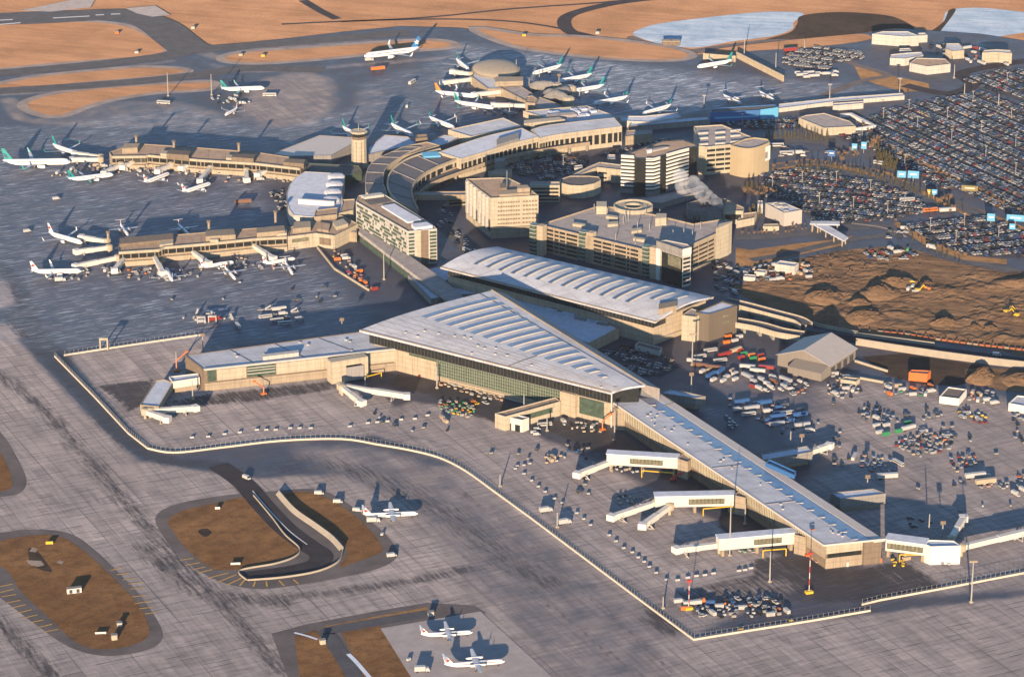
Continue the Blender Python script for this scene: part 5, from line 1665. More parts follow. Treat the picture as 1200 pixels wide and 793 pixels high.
def make_jet(label, loc, rz, L=39.5, tail='teal', group=None):
    T = thing('airliner', label, 'airliner', loc, group, rz)
    k = L / 39.5
    r = 1.95 * k
    z = 3.4 * k
    mb = MB()
    fuselage(mb, L, r, z)
    F_ = mb.build('fuselage', A_white, T)
    mb = MB()
    for s in (-1, 1):
        mb.bar((-0.30 * L, s * (r * 0.965), z + 0.35 * r), (0.40 * L, s * (r * 0.965), z + 0.35 * r), 0.12, 0.4 * k)
    mb.build('window_line', A_win, F_)
    mb = MB()
    mb.bar((0.468 * L, -0.5 * r, z + 0.42 * r), (0.468 * L, 0.5 * r, z + 0.42 * r), 0.8 * k, 0.5 * k)
    mb.build('windscreen', A_win, F_)
    sp2 = L * 0.455
    for s in (-1, 1):
        mb = MB()
        slab(mb, [(0.12 * L, s * 0.5 * r, z - 0.45 * r), (-0.09 * L, s * 0.5 * r, z - 0.45 * r)], [(-0.05 * L, s * sp2 * 0.38, z - 0.1 * r), (-0.115 * L, s * sp2 * 0.38, z - 0.1 * r)], (0, 0, 0.28 * k))
        slab(mb, [(-0.05 * L, s * sp2 * 0.38, z - 0.1 * r), (-0.115 * L, s * sp2 * 0.38, z - 0.1 * r)], [(-0.125 * L, s * sp2, z + 0.5 * r), (-0.162 * L, s * sp2, z + 0.5 * r)], (0, 0, 0.16 * k))
        w_ = mb.build('wing', A_grey, T)
        mb = MB()
        slab(mb, [(-0.125 * L, s * sp2, z + 0.5 * r), (-0.162 * L, s * sp2, z + 0.5 * r)], [(-0.165 * L, s * (sp2 + 0.6 * k), z + 0.5 * r + 2.5 * k), (-0.18 * L, s * (sp2 + 0.6 * k), z + 0.5 * r + 2.5 * k)], (0, 0.1, 0))
        mb.build('winglet', A_white if tail != 'teal' else A_teal, w_)
        mb = MB()
        mb.sm = True
        mb.tube([(0.135 * L, s * sp2 * 0.31, z - 0.62 * r), (0.12 * L, s * sp2 * 0.31, z - 0.65 * r), (0.06 * L, s * sp2 * 0.31, z - 0.62 * r), (0.02 * L, s * sp2 * 0.31, z - 0.55 * r)], [0.85 * k, 1.1 * k, 1.05 * k, 0.55 * k], 10)
        e_ = mb.build('engine', A_white, T)
        mb = MB()
        mb.tube([(0.1365 * L, s * sp2 * 0.31, z - 0.62 * r), (0.132 * L, s * sp2 * 0.31, z - 0.62 * r)], 0.78 * k, 10)
        mb.build('intake', A_dark, e_)
        mb = MB()
        slab(mb, [(-0.40 * L, s * 0.3 * r, z + 0.45 * r), (-0.475 * L, s * 0.3 * r, z + 0.45 * r)], [(-0.475 * L, s * L * 0.175, z + 0.85 * r), (-0.505 * L, s * L * 0.175, z + 0.85 * r)], (0, 0, 0.12))
        mb.build('tailplane', A_grey, T)
    mb = MB()
    fin = {'teal': A_teal, 'red': A_white, 'orange': A_orange, 'blue': A_blue, 'navy': A_navy}[tail]
    zt = z + 0.8 * r
    slab(mb, [(-0.345 * L, 0, zt), (-0.47 * L, 0, zt - 0.1)], [(-0.47 * L, 0, z + 8.6 * k), (-0.515 * L, 0, z + 8.6 * k)], (0, 0.22 * k, 0))
    fo = mb.build('tail_fin', fin, T)
    if tail in ('teal', 'navy'):
        mb = MB()
        for s in (-1, 1):
            for q in (0.15, 0.45):
                mb.add([(-0.40 * L - q * 2.2 * k, s * 0.3 * k, z + (2.6 + q * 4) * k), (-0.47 * L - q * 1.2 * k, s * 0.3 * k, z + (3.6 + q * 5) * k), (-0.485 * L - q * k, s * 0.3 * k, z + (3.2 + q * 5) * k), (-0.42 * L - q * 2.2 * k, s * 0.3 * k, z + (2.0 + q * 4) * k)], [(0, 1, 2, 3)])
        mb.build('tail_stripe', A_navy if tail == 'teal' else A_teal, fo)
    elif tail == 'red':
        emblem('tail_leaf', LEAF, (-0.455 * L, z + 5.0 * k), 1.6 * k, 0.32 * k, A_red, fo)
    elif tail == 'blue':
        emblem('tail_star', STAR, (-0.455 * L, z + 5.0 * k), 1.9 * k, 0.32 * k, A_white, fo)
    for gx_, gy_ in ((0.38 * L, 0), (-0.03 * L, 2.6 * k), (-0.03 * L, -2.6 * k)):
        mb = MB()
        mb.tube([(gx_, gy_, 0.5 * k), (gx_, gy_, z - 0.4 * r)], 0.18 * k, 5)
        g_ = mb.build('landing_gear', F_steel, T)
        mb = MB()
        mb.tube([(gx_, gy_ - 0.5 * k, 0.55 * k), (gx_, gy_ + 0.5 * k, 0.55 * k)], 0.55 * k, 8)
        mb.build('wheel', A_dark, g_)
    return T


def make_prop(label, loc, rz, L=32.8, tail='red', group=None):
    T = thing('turboprop', label, 'turboprop', loc, group, rz)
    k = L / 32.8
    r, z, sp2 = 1.35 * k, 2.7 * k, 14.2 * k
    mb = MB()
    fuselage(mb, L, r, z, 0.2, 0.9)
    F_ = mb.build('fuselage', A_white, T)
    mb = MB()
    for s in (-1, 1):
        mb.bar((-0.28 * L, s * r * 0.965, z + 0.35 * r), (0.38 * L, s * r * 0.965, z + 0.35 * r), 0.1, 0.32)
    mb.build('window_line', A_win, F_)
    mb = MB()
    mb.bar((0.465 * L, -0.5 * r, z + 0.40 * r), (0.465 * L, 0.5 * r, z + 0.40 * r), 0.7, 0.45)
    mb.build('windscreen', A_win, F_)
    zw = z + 1.05 * r
    for s in (-1, 1):
        mb = MB()
        slab(mb, [(0.075 * L, 0, zw), (-0.03 * L, 0, zw)], [(0.072 * L, s * sp2 * 0.32, zw), (-0.027 * L, s * sp2 * 0.32, zw)], (0, 0, 0.22))
        slab(mb, [(0.072 * L, s * sp2 * 0.32, zw), (-0.027 * L, s * sp2 * 0.32, zw)], [(0.05 * L, s * sp2, zw + 0.4), (0.0, s * sp2, zw + 0.4)], (0, 0, 0.18))
        w_ = mb.build('wing', A_grey, T)
        y = s * sp2 * 0.31
        mb = MB()
        mb.sm = True
        mb.tube([(0.165 * L, y, zw - 0.3), (0.15 * L, y, zw - 0.35), (0.05 * L, y, zw - 0.5), (-0.08 * L, y, zw - 0.5), (-0.12 * L, y, zw - 0.3)], [0.3 * k, 0.62 * k, 0.85 * k, 0.7 * k, 0.15 * k], 10)
        e_ = mb.build('engine', A_white, T)
        mb = MB()
        for q in range(6):
            a = q * math.pi / 3
            tip = Vector((0.163 * L, y + 2.05 * k * math.cos(a), zw - 0.3 + 2.05 * k * math.sin(a)))
            mb.bar((0.163 * L, y, zw - 0.3), tip, 0.12, 0.32)
        mb.build('propeller', A_dark, e_)
        mb = MB()
        slab(mb, [(-0.455 * L, 0, z + 5.0 * k), (-0.51 * L, 0, z + 5.0 * k)], [(-0.475 * L, s * 4.6 * k, z + 5.0 * k), (-0.51 * L, s * 4.6 * k, z + 5.0 * k)], (0, 0, 0.15))
        mb.build('tailplane', A_white, T)
        mb = MB()
        mb.tube([(0, y, 0.45), (0, y, zw - 0.9)], 0.16, 5)
        g_ = mb.build('landing_gear', F_steel, T)
        mb = MB()
        mb.tube([(0, y - 0.4, 0.5), (0, y + 0.4, 0.5)], 0.5, 8)
        mb.build('wheel', A_dark, g_)
    mb = MB()
    mb.tube([(0.39 * L, 0, 0.35), (0.39 * L, 0, z - r * 0.7)], 0.14, 5)
    mb.tube([(0.39 * L, -0.3, 0.35), (0.39 * L, 0.3, 0.35)], 0.35, 8)
    mb.build('landing_gear', A_dark, T)
    mb = MB()
    slab(mb, [(-0.34 * L, 0, z + 0.7 * r), (-0.475 * L, 0, z + 0.7 * r)], [(-0.45 * L, 0, z + 5.1 * k), (-0.515 * L, 0, z + 5.1 * k)], (0, 0.22, 0))
    fo = mb.build('tail_fin', {'red': A_white, 'teal': A_teal, 'navy': A_navy}[tail], T)
    if tail == 'red':
        emblem('tail_leaf', LEAF, (-0.445 * L, z + 2.9 * k), 1.35 * k, 0.33, A_red, fo)
    return T


def place(kind, label, nose, tail_px, L, tail, z=3.0, group=None):
    a, b = P(nose[0], nose[1], z), P(tail_px[0], tail_px[1], z)
    c = (a + b) / 2
    d = a - b
    f = make_jet if kind == 'jet' else make_prop
    T = f(label, (c.x, c.y, 0.05), math.atan2(d.y, d.x), L, tail, group)
    return T


GD = 'turboprops with red leaf tails on the near apron'
place('prop', 'white turboprop with red leaf tail standing alone beside the grass island', (491, 601), (424, 604), 32.8, 'red', 2.7, GD)
place('prop', 'white turboprop with red leaf tail, upper one of two on the corner pad', (552, 740), (495, 744), 28.5, 'red', 2.5, GD)
place('prop', 'white turboprop with red leaf tail, lower one of two on the corner pad', (592, 774), (520, 780), 32.8, 'red', 2.7, GD)
GM = 'airliners parked round the old concourses'
place('jet', 'white airliner with teal tail parked alone on a pale patch near the taxiway', (310, 103), (259, 105), 39, 'teal', 3.4, GM)
place('jet', 'small white jet standing among service vehicles below the lone teal tailed airliner', (262, 136), (280, 126), 24, 'red', 2, GM)
place('jet', 'big white widebody with blue star tail taxiing beside the long grass island', (430, 65), (488, 58), 56, 'blue', 5, GM)
place('jet', 'largest white widebody with teal tail nosed in at the end of the upper pier', (84, 189.5), (2, 191), 55, 'teal', 4.5, GM)
place('jet', 'white teal tailed airliner pointing towards the far side of the upper pier end', (97, 183), (59, 170), 39, 'teal', 3, GM)
place('jet', 'white teal tailed airliner slanting to a bridge on the near side of upper pier', (130, 205), (83, 211), 38, 'teal', 3, GM)
place('jet', 'white jet with red leaf tail nosed in between bridges at the upper pier', (195, 204), (172, 213), 33, 'red', 3, GM)
place('jet', 'white jet with small red leaf tail slanting in front of the upper pier middle', (245, 215), (215, 225), 33, 'red', 3, GM)
place('jet', 'white jet with tall red leaf tail behind the middle pier west end', (96, 284), (57, 273), 37, 'red', 3.4, GM)
place('jet', 'white jet with red leaf tail parked along the west end of the middle pier', (91, 317), (41, 318), 37, 'red', 3.4, GM)
place('jet', 'white jet seen from behind with its tail towards us at the middle pier', (194, 313), (203, 332), 33, 'red', 3, GM)
place('jet', 'short white jet docked beside the long jet bridge of the middle pier', (266, 307), (243, 311), 27, 'red', 3, GM)
place('prop', 'white turboprop facing us with level wings, left of two before the middle pier', (275, 326), (264, 314), 29, 'red', 2.5, GM)
place('prop', 'white turboprop facing us with level wings, right of two before the middle pier', (343, 321), (334, 307), 29, 'red', 2.5, GM)
place('jet', 'short white jet docked at the eastern jet bridge of the middle pier', (338, 303), (316, 307), 27, 'red', 3, GM)
place('prop', 'shaded turboprop with high tail behind the roof of the middle pier, left one', (150, 275), (141, 263), 27, 'red', 2.5, GM)
place('prop', 'shaded turboprop with high tail behind the roof of the middle pier, right one', (221, 274), (209, 263), 27, 'red', 2.5, GM)
GS = 'airliners round the domed satellite gate'
place('jet', 'white airliner with bright orange tail docked at the domed satellite gate', (560, 113), (508, 108), 39, 'orange', 3.4, GS)
place('jet', 'white teal tailed airliner docked just below the orange tailed one', (577, 126), (534, 120), 39, 'teal', 3.4, GS)
place('jet', 'shaded airliner with dark navy tail docked behind the white check-in hall', (530, 149), (505, 139), 39, 'navy', 3.4, GS)
place('jet', 'shaded teal tailed airliner half hidden behind the snowy annex', (482, 158), (460, 147), 39, 'teal', 3.4, GS)
place('jet', 'teal tailed airliner hidden behind the control tower with only its fin showing', (424, 161), (404, 151), 39, 'teal', 3.4, GS)
place('jet', 'shaded teal tailed airliner on the far left side of the dome', (548, 81), (536, 71), 39, 'teal', 3.4, GS)
place('jet', 'teal tailed airliner right of the dome, farthest of its row', (628, 85), (655, 78), 38, 'teal', 3.4, GS)
place('jet', 'teal tailed airliner right of the dome, second from the far end', (655, 95), (693, 88), 38, 'teal', 3.4, GS)
place('jet', 'teal tailed airliner right of the dome, third from the far end', (668, 107), (706, 101), 38, 'teal', 3.4, GS)
place('jet', 'teal tailed airliner right of the dome, nearest of its row with dark fin', (696, 121), (735, 114), 38, 'navy', 3.4, GS)
place('jet', 'shaded airliner behind the long low white shed with dark fin', (758, 132), (782, 125), 38, 'navy', 3.4, GS)
place('prop', 'turboprop with high tail behind the blue clad shed, left one', (868, 121), (848, 112), 31, 'navy', 2.6, GS)
place('prop', 'turboprop with high tail behind the blue clad shed, right one', (908, 118), (889, 107), 31, 'navy', 2.6, GS)
place('jet', 'white airliner with teal tail standing before the pale blast fence', (819, 78), (856, 72), 39, 'teal', 3.4, GS)

J_white = mat('jet bridge white', (0.50, 0.48, 0.44), 0.5, 0.08, 0.3)


def jet_bridge(label, a, b, z=5.0, w=3.4, group='jet bridges', rot=True):
    A, B = P(a[0], a[1], z), P(b[0], b[1], z - 0.8)
    T = thing('jet_bridge', label, 'jet bridge', (A.x, A.y, 0), group)
    d = (B - A)
    m_ = A + d * 0.52
    mb = MB(T.location)
    mb.bar(A, m_, w * 0.88, 3.0)
    mb.build('inner_tunnel', J_white, T)
    mb = MB(T.location)
    mb.bar(A + d * 0.48, B, w, 3.4)
    mb.build('outer_tunnel', J_white, T)
    MB(T.location).lathe((A.x, A.y), [(0.9, 0), (0.9, z - 2), (2.6, z - 2), (2.6, z + 1.9), (1.5, z + 2.4)], 12).build('rotunda', W_cream, T)
    ang = math.atan2(d.y, d.x)
    MB(T.location).box((B.x, B.y), (4.2, 5.0, 3.7), ang + 0.35, z - 2.6).build('cab', W_bright, T)
    c = A + d * 0.78
    mb = MB(T.location)
    px_, py_ = -math.sin(ang), math.cos(ang)
    for s in (-1, 1):
        mb.bar((c.x + px_ * 1.9 * s, c.y + py_ * 1.9 * s, 0.6), (c.x + px_ * 1.9 * s, c.y + py_ * 1.9 * s, z - 0.6), 0.5, 0.5)
    mb.bar((c.x - px_ * 2.4, c.y - py_ * 2.4, 0.7), (c.x + px_ * 2.4, c.y + py_ * 2.4, 0.7), 0.9, 0.8)
    mb.build('wheel_frame', F_steel, T)
    s0 = A + d * 0.86
    mb = MB(T.location)
    mb.bar((s0.x + px_ * 2.6, s0.y + py_ * 2.6, z - 1.4), (s0.x + px_ * 2.6 - d.x * 0.12, s0.y + py_ * 2.6 - d.y * 0.12, 0.2), 1.2, 0.3)
    mb.build('service_stair', F_white, T)
    return T


def fixed_link(label, a, b, h, w, zb, glass=(0.35, 0.85), roof=None):
    """box gallery with its front lower edge line a-b given at roof height h"""
    A, B = P(a[0], a[1], h), P(b[0], b[1], h)
    n = -nrm(A, B)
    d = (V2(B) - V2(A)).normalized()
    pts = [V2(A), V2(B), V2(B) + n * w, V2(A) + n * w]
    T = thing('fixed_link', label, 'gate link', ((A.x + B.x) / 2, (A.y + B.y) / 2, 0))
    MB(T.location).prism(pts, zb, h, True, True).build('gallery', J_white, T)
    q = [pts[0] - d * 0.5 - n * 0.5, pts[1] + d * 0.5 - n * 0.5, pts[2] + d * 0.5, pts[3] - d * 0.5]
    MB(T.location).prism(q, h, h + 0.5, True, True).build('roof', roof or R_snow, T)
    band(T, 'window_strip', A, B, glass[0], glass[1], zb + (h - zb) * 0.28, zb + (h - zb) * 0.72, G_cream, 0.15)
    k = int((V2(B) - V2(A)).length * (glass[1] - glass[0]) / 2.2)
    mb = MB(T.location)
    for i in range(k + 1):
        c = lerp(V2(A), V2(B), glass[0] + (glass[1] - glass[0]) * i / max(k, 1)) - n * 0.22
        mb.box((c.x, c.y), (0.3, 0.3, (h - zb) * 0.5), 0, zb + (h - zb) * 0.25)
    a, b = lerp(V2(A), V2(B), glass[0]) - n * 0.22, lerp(V2(A), V2(B), glass[1]) - n * 0.22
    mb.bar((a.x, a.y, zb + (h - zb) * 0.26), (b.x, b.y, zb + (h - zb) * 0.26), 0.3, 0.2)
    mb.build('mullion_row', F_dark, T)
    for s in (0.06, 0.5, 0.94):
        c = lerp(V2(A), V2(B), s) + n * w * 0.5
        MB(T.location).box((c.x, c.y), (1.6, w * 0.7, zb), math.atan2(d.y, d.x), 0).build('support', W_tan, T)
    return T


fixed_link('white gate link with blue roof stripe, first along the long pier from the hall', (711, 532), (795, 537), 11.5, 7, 4.6, (0.33, 0.78))
fixed_link('white gate link with blue roof stripe, second along the long pier from the hall', (768, 582), (862, 580), 11.5, 7, 4.6, (0.42, 0.86))
fixed_link('white gate link with blue roof stripe, third along the long pier near its end', (843, 632), (934, 624), 11.5, 7, 4.6, (0.45, 0.80))
T = fixed_link('white gate link with blue roof running right from the pier end wall', (1038, 632), (1084, 638), 11.5, 9, 4.6, (0.05, 0.95))
T = building('gate_lounge', 'bright white boxy gate lounge at the outer end of the right hand link', [(1084, 637), (1091, 640), (1126, 639), (1118, 633), (1088, 632)], 11.5, W_bright, R_snow)
T = building('gate_link', 'brown roofed low gate link with cream windows in front of the hall wall', [(580, 484), (592, 488), (657, 470), (651, 465)], 10, W_cream, R_brown)
band(T, 'window_strip', P(592, 488, 10), P(657, 470, 10), 0.35, 0.85, 4, 7.5, G_green, 0.2)
T = building('gate_vestibule', 'white open fronted vestibule at the outer end of the brown gate link', [(580, 485), (612, 492), (620, 489), (592, 482)], 8.5, J_white, R_grey)
for s in (0.1, 0.42, 0.74):
    band(T, 'opening', P(580, 485, 8.5), P(612, 492, 8.5), s, s + 0.18, 0, 4.5, G_dark, 0.2)
for lab, px, hh in (('tan stair core where the first gate link meets the long pier', [(794, 537), (806, 541), (815, 532), (803, 527)], 12), ('tan stair core where the second gate link meets the long pier', [(860, 580), (874, 583), (880, 576), (868, 572)], 12), ('tan stair core where the third gate link meets the long pier', [(931, 626), (944, 629), (951, 624), (938, 619)], 12)):
    building('stair_core', lab, px, hh, W_tan, R_grey)
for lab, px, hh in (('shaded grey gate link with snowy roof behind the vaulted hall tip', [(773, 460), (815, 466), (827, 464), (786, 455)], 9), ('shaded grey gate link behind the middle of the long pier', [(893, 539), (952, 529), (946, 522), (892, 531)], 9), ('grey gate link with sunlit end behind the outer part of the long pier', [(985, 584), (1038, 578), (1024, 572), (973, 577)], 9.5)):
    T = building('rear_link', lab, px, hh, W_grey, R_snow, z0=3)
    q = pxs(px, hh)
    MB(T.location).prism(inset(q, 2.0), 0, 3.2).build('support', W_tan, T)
jet_bridge('white jet bridge slanting down from the first gate link of the long pier', (716, 541), (677, 556), 5.5)
jet_bridge('long white jet bridge from the second gate link, upper of its pair', (769, 589), (717, 606), 5.5)
jet_bridge('white jet bridge from the second gate link, lower of its pair', (785, 593), (753, 616), 5.5)
jet_bridge('white jet bridge pointing left from the third gate link', (843, 638), (793, 644), 5.5)
jet_bridge('very long white jet bridge running off to the right edge', (1127, 641), (1215, 620), 5.5)
jet_bridge('short white jet bridge pointing up behind the boxy gate lounge', (1114, 632), (1129, 607), 5.5)
jet_bridge('white jet bridge behind the pier pointing up by the vehicle rows', (948, 530), (972, 522), 5.5)
jet_bridge('white jet bridge pointing right from the portal block', (399, 452), (477, 464), 5.5)
jet_bridge('short white jet bridge pointing down from the portal block', (401, 454), (424, 472), 5.5)
T = building('angled_gallery', 'white walled gallery with pale roof at the outer end of the western wing', [(202, 447), (234, 442), (232, 437), (198, 441)], 9, J_white, R_snow, z0=4)
MB(T.location).prism(inset(pxs([(202, 447), (234, 442), (232, 437), (198, 441)], 9), 2), 0, 4.2).build('support', W_tan, T)
T = building('angled_gallery', 'long sloping gallery with pale roof folding down from the western wing', [(164, 474), (186, 476), (203, 448), (192, 444), (182, 446)], 8, W_tan, R_snow, z0=3.5)
MB(T.location).prism(inset(pxs([(164, 474), (186, 476), (203, 448), (192, 444), (182, 446)], 8), 2), 0, 3.7).build('support', W_tan, T)
jet_bridge('white jet bridge pointing right beneath the sloping gallery', (176, 481), (229, 478), 5)
jet_bridge('short white jet bridge hanging down left of the sloping gallery', (170, 482), (196, 491), 5)
GO = 'jet bridges of the old concourses'
for lab, a, b in (('widebody bridge at the upper pier end, upper of two', (118, 184), (87, 180)), ('widebody bridge at the upper pier end, lower of two', (118, 187), (84, 187)),
                  ('slanting bridge with stair under the upper pier west end', (142, 193), (122, 203)), ('short bridge leaning right under the upper pier west end', (155, 191), (144, 196)),
                  ('slanting bridge at the red tailed jet of the upper pier', (201, 193), (185, 201)), ('bridge leaning left at the upper pier middle', (224, 193), (213, 197)),
                  ('slanting bridge behind the small red tailed jet of the upper pier', (247, 197), (234, 212)), ('stubby bridge facing us at the upper pier middle', (289, 200), (289, 211)),
                  ('tan bridge leaning right near the curved gate hall', (314, 200), (302, 205)), ('upper bridge reaching west from the middle pier end', (126, 283), (95, 278)),
                  ('lower bridge reaching west from the middle pier end', (128, 290), (90, 295)), ('long bridge reaching the red tailed jet along the middle pier', (138, 302), (89, 312)),
                  ('steep bridge facing us under the middle pier west block', (146, 303), (134, 317)), ('stubby bridge leaning right under the middle pier west block', (180, 300), (191, 320)),
                  ('slanting bridge right of the middle pier west block', (224, 294), (244, 309)), ('slanting bridge at the east part of the middle pier', (297, 288), (320, 303))):
    jet_bridge(lab, a, b, 4.6, 3.2, GO)
for lab, a, b in (('white bridge pointing left from the dome, upper one', (553, 87), (530, 84)), ('white bridge pointing left from the dome, lower one', (553, 93), (519, 97)), ('long white bridge to the orange tailed airliner', (590, 107), (556, 111)), ('shaded white bridge to the teal tailed airliner below the dome', (618, 124), (578, 123))):
    jet_bridge(lab, a, b, 5, 3.4, 'jet bridges of the satellite gate')
for lab, a, b, h_ in (('yellow height gate frame under the first gate link', (752, 559), (789, 562), 4.5), ('yellow height gate frame under the second gate link', (824, 604), (858, 601), 4.5), ('yellow height gate frame under the third gate link', (894, 653), (921, 651), 4.5), ('yellow height gate frame right of the pier end wall', (1054, 658), (1082, 658), 4.5), ('yellow height gate frame beside the portal block', (428, 449), (447, 444), 4.5), ('yellow height gate frame by the brown gate link', (617, 495), (635, 489), 3)):
    A, B = P(*a), P(*b)
    mb = MB(A)
    U = Vector((0, 0, h_))
    mb.bar(A, A + U, 0.55, 0.55)
    mb.bar(B, B + U, 0.55, 0.55)
    mb.bar(A + U, B + U, 0.55, 0.55)
    solo('height_gate', lab, 'height gate', mb, Y_paint, 'yellow height gate frames')
PAINT = {}
for nm, c in (('white', (0.38, 0.38, 0.375)), ('silver', (0.30, 0.31, 0.33)), ('black', (0.014, 0.014, 0.016)), ('grey', (0.10, 0.105, 0.11)), ('red', (0.24, 0.028, 0.024)), ('blue', (0.03, 0.09, 0.24)), ('yellow', (0.55, 0.36, 0.04)), ('orange', (0.52, 0.15, 0.03)), ('green', (0.03, 0.22, 0.08)), ('beige', (0.38, 0.30, 0.21)), ('brown', (0.16, 0.08, 0.05))):
    PAINT[nm] = mat(nm + ' vehicle paint', c, 0.4, 0.04, 0.4, spec=0.5)
V_glass = mat('vehicle glass', (0.02, 0.022, 0.026), 0.15, 0.1, 0.4, spec=0.5)
V_tyre = mat('tyre rubber', (0.02, 0.02, 0.02), 0.9, 0.1, 0.4)
V_canvas = mat('grey canvas', (0.26, 0.25, 0.24), 0.8, 0.15, 0.6)
MESH = {}


def taper(mb, x0, x1, w, z0, z1, ax=0.0, bx=0.0, wy=0.0):
    """box along x with the top drawn in by ax at the back, bx at the front, wy at the sides"""
    h = w / 2
    mb.add([(x0, -h, z0), (x1, -h, z0), (x1, h, z0), (x0, h, z0), (x0 + ax, -h + wy, z1), (x1 - bx, -h + wy, z1), (x1 - bx, h - wy, z1), (x0 + ax, h - wy, z1)],
           [(0, 1, 5, 4), (1, 2, 6, 5), (2, 3, 7, 6), (3, 0, 4, 7), (4, 5, 6, 7), (3, 2, 1, 0)])


def wheels(mb, xs, w, r):
    for x in xs:
        for s in (-1, 1):
            mb.tube([(x, s * (w / 2 - 0.22), r), (x, s * (w / 2 + 0.02), r)], r, 8)


def vmesh(kind, colour):
    key = kind + ' ' + colour
    if key in MESH:
        return MESH[key]
    m = MB()
    p = PAINT[colour]
    if kind == 'car':
        taper(m, -2.2, 2.2, 1.8, 0.3, 0.85, 0.05, 0.1, 0.05)
        m.cur = 1
        taper(m, -1.75, 1.05, 1.62, 0.85, 1.36, 0.45, 0.65, 0.14)
        m.cur = 0
        taper(m, -1.32, 0.38, 1.36, 1.36, 1.44, 0.05, 0.05, 0.03)
        m.cur = 2
        wheels(m, (-1.35, 1.35), 1.8, 0.32)
    elif kind == 'suv':
        taper(m, -2.3, 2.3, 1.9, 0.35, 1.0, 0.05, 0.1, 0.04)
        m.cur = 1
        taper(m, -2.2, 1.1, 1.75, 1.0, 1.66, 0.25, 0.6, 0.12)
        m.cur = 0
        taper(m, -1.95, 0.5, 1.5, 1.66, 1.76, 0.05, 0.05, 0.03)
        m.cur = 2
        wheels(m, (-1.4, 1.45), 1.9, 0.38)
    elif kind == 'pickup':
        taper(m, -2.8, 2.8, 2.0, 0.5, 1.1, 0.02, 0.1, 0.03)
        m.cur = 1
        taper(m, -0.6, 1.5, 1.8, 1.1, 1.8, 0.15, 0.6, 0.12)
        m.cur = 0
        taper(m, -0.4, 0.9, 1.56, 1.8, 1.9, 0.05, 0.05, 0.03)
        m.cur = 2
        wheels(m, (-1.8, 1.8), 2.0, 0.4)
    elif kind == 'van':
        taper(m, -2.9, 1.8, 2.1, 0.45, 2.4, 0.03, 0.25, 0.08)
        taper(m, 1.8, 2.9, 2.05, 0.45, 1.35, 0, 0.2, 0.05)
        m.cur = 1
        taper(m, 1.5, 2.3, 1.9, 1.35, 2.2, 0, 0.7, 0.1)
        m.cur = 2
        wheels(m, (-1.8, 1.9), 2.1, 0.4)
    elif kind == 'bus':
        taper(m, -6, 6, 2.6, 0.5, 3.1, 0.05, 0.15, 0.06)
        m.cur = 1
        for s in (-1, 1):
            m.bar((-5.6, s * 1.27, 2.05), (5.5, s * 1.27, 2.05), 0.08, 0.8)
        m.bar((5.93, -1.1, 1.9), (5.93, 1.1, 1.9), 0.12, 1.1)
        m.cur = 2
        wheels(m, (-3.6, 3.8), 2.6, 0.5)
    elif kind == 'trailer':
        taper(m, -6.5, 6.5, 2.6, 1.2, 3.9, 0, 0, 0.0)
        m.cur = 2
        m.bar((-6, 0, 1.05), (6, 0, 1.05), 1.2, 0.3)
        wheels(m, (-5.2, -4.0), 2.6, 0.5)
        m.bar((4.2, -0.8, 0), (4.2, -0.8, 1.2), 0.2, 0.2)
        m.bar((4.2, 0.8, 0), (4.2, 0.8, 1.2), 0.2, 0.2)
    elif kind == 'truck':
        taper(m, -4.2, 1.6, 2.5, 1.0, 3.6, 0, 0, 0)
        taper(m, 1.9, 3.9, 2.4, 0.6, 2.6, 0.0, 0.4, 0.06)
        m.cur = 1
        m.bar((3.72, -1.0, 2.0), (3.72, 1.0, 2.0), 0.2, 0.8)
        m.cur = 2
        m.bar((-4, 0, 0.85), (3.5, 0, 0.85), 1.0, 0.3)
        wheels(m, (-2.8, 2.9), 2.4, 0.5)
    elif kind == 'tanker':
        m.sm = True
        m.tube([(-4.6, 0, 2.0), (-4.4, 0, 2.0), (1.8, 0, 2.0), (2.0, 0, 2.0)], [0.9, 1.2, 1.2, 0.9], 12)
        m.sm = False
        taper(m, 2.4, 4.4, 2.4, 0.6, 2.7, 0, 0.4, 0.06)
        m.cur = 1
        m.bar((4.2, -1.0, 2.1), (4.2, 1.0, 2.1), 0.2, 0.8)
        m.cur = 2
        m.bar((-4.6, 0, 0.75), (4, 0, 0.75), 1.1, 0.35)
        wheels(m, (-3.6, -2.5, 3.4), 2.4, 0.5)
    elif kind == 'cart':
        taper(m, -1.6, 1.6, 1.7, 0.45, 0.65, 0, 0, 0)
        taper(m, -1.6, 1.6, 1.75, 1.75, 1.9, 0, 0, 0)
        m.cur = 3
        taper(m, -1.5, 1.5, 1.5, 0.65, 1.75, 0, 0, 0)
        m.cur = 2
        wheels(m, (-1.1, 1.1), 1.6, 0.25)
        m.bar((1.6, 0, 0.45), (2.6, 0, 0.3), 0.12, 0.12)
    elif kind == 'tug':
        taper(m, -1.6, 1.6, 1.6, 0.35, 1.0, 0, 0.1, 0.03)
        m.cur = 1
        taper(m, -1.2, 0.3, 1.4, 1.0, 1.75, 0.1, 0.25, 0.08)
        m.cur = 0
        taper(m, -1.15, 0.1, 1.3, 1.75, 1.85, 0, 0, 0)
        m.cur = 2
        wheels(m, (-1.0, 1.05), 1.6, 0.36)
    elif kind == 'loader':
        taper(m, -4.5, 1.2, 3.0, 0.7, 1.1, 0, 0, 0)
        taper(m, -4.2, 0.8, 2.6, 2.0, 2.3, 0, 0, 0)
        m.cur = 2
        m.bar((-4, 1.2, 1.0), (0.6, 1.2, 2.1), 0.2, 0.2)
        m.bar((-4, -1.2, 2.1), (0.6, -1.2, 1.0), 0.2, 0.2)
        m.cur = 0
        taper(m, 1.4, 2.6, 2.6, 0.8, 2.6, 0, 0.2, 0.05)
        m.cur = 1
        m.bar((2.5, -1, 2.0), (2.5, 1, 2.0), 0.15, 0.7)
        m.cur = 2
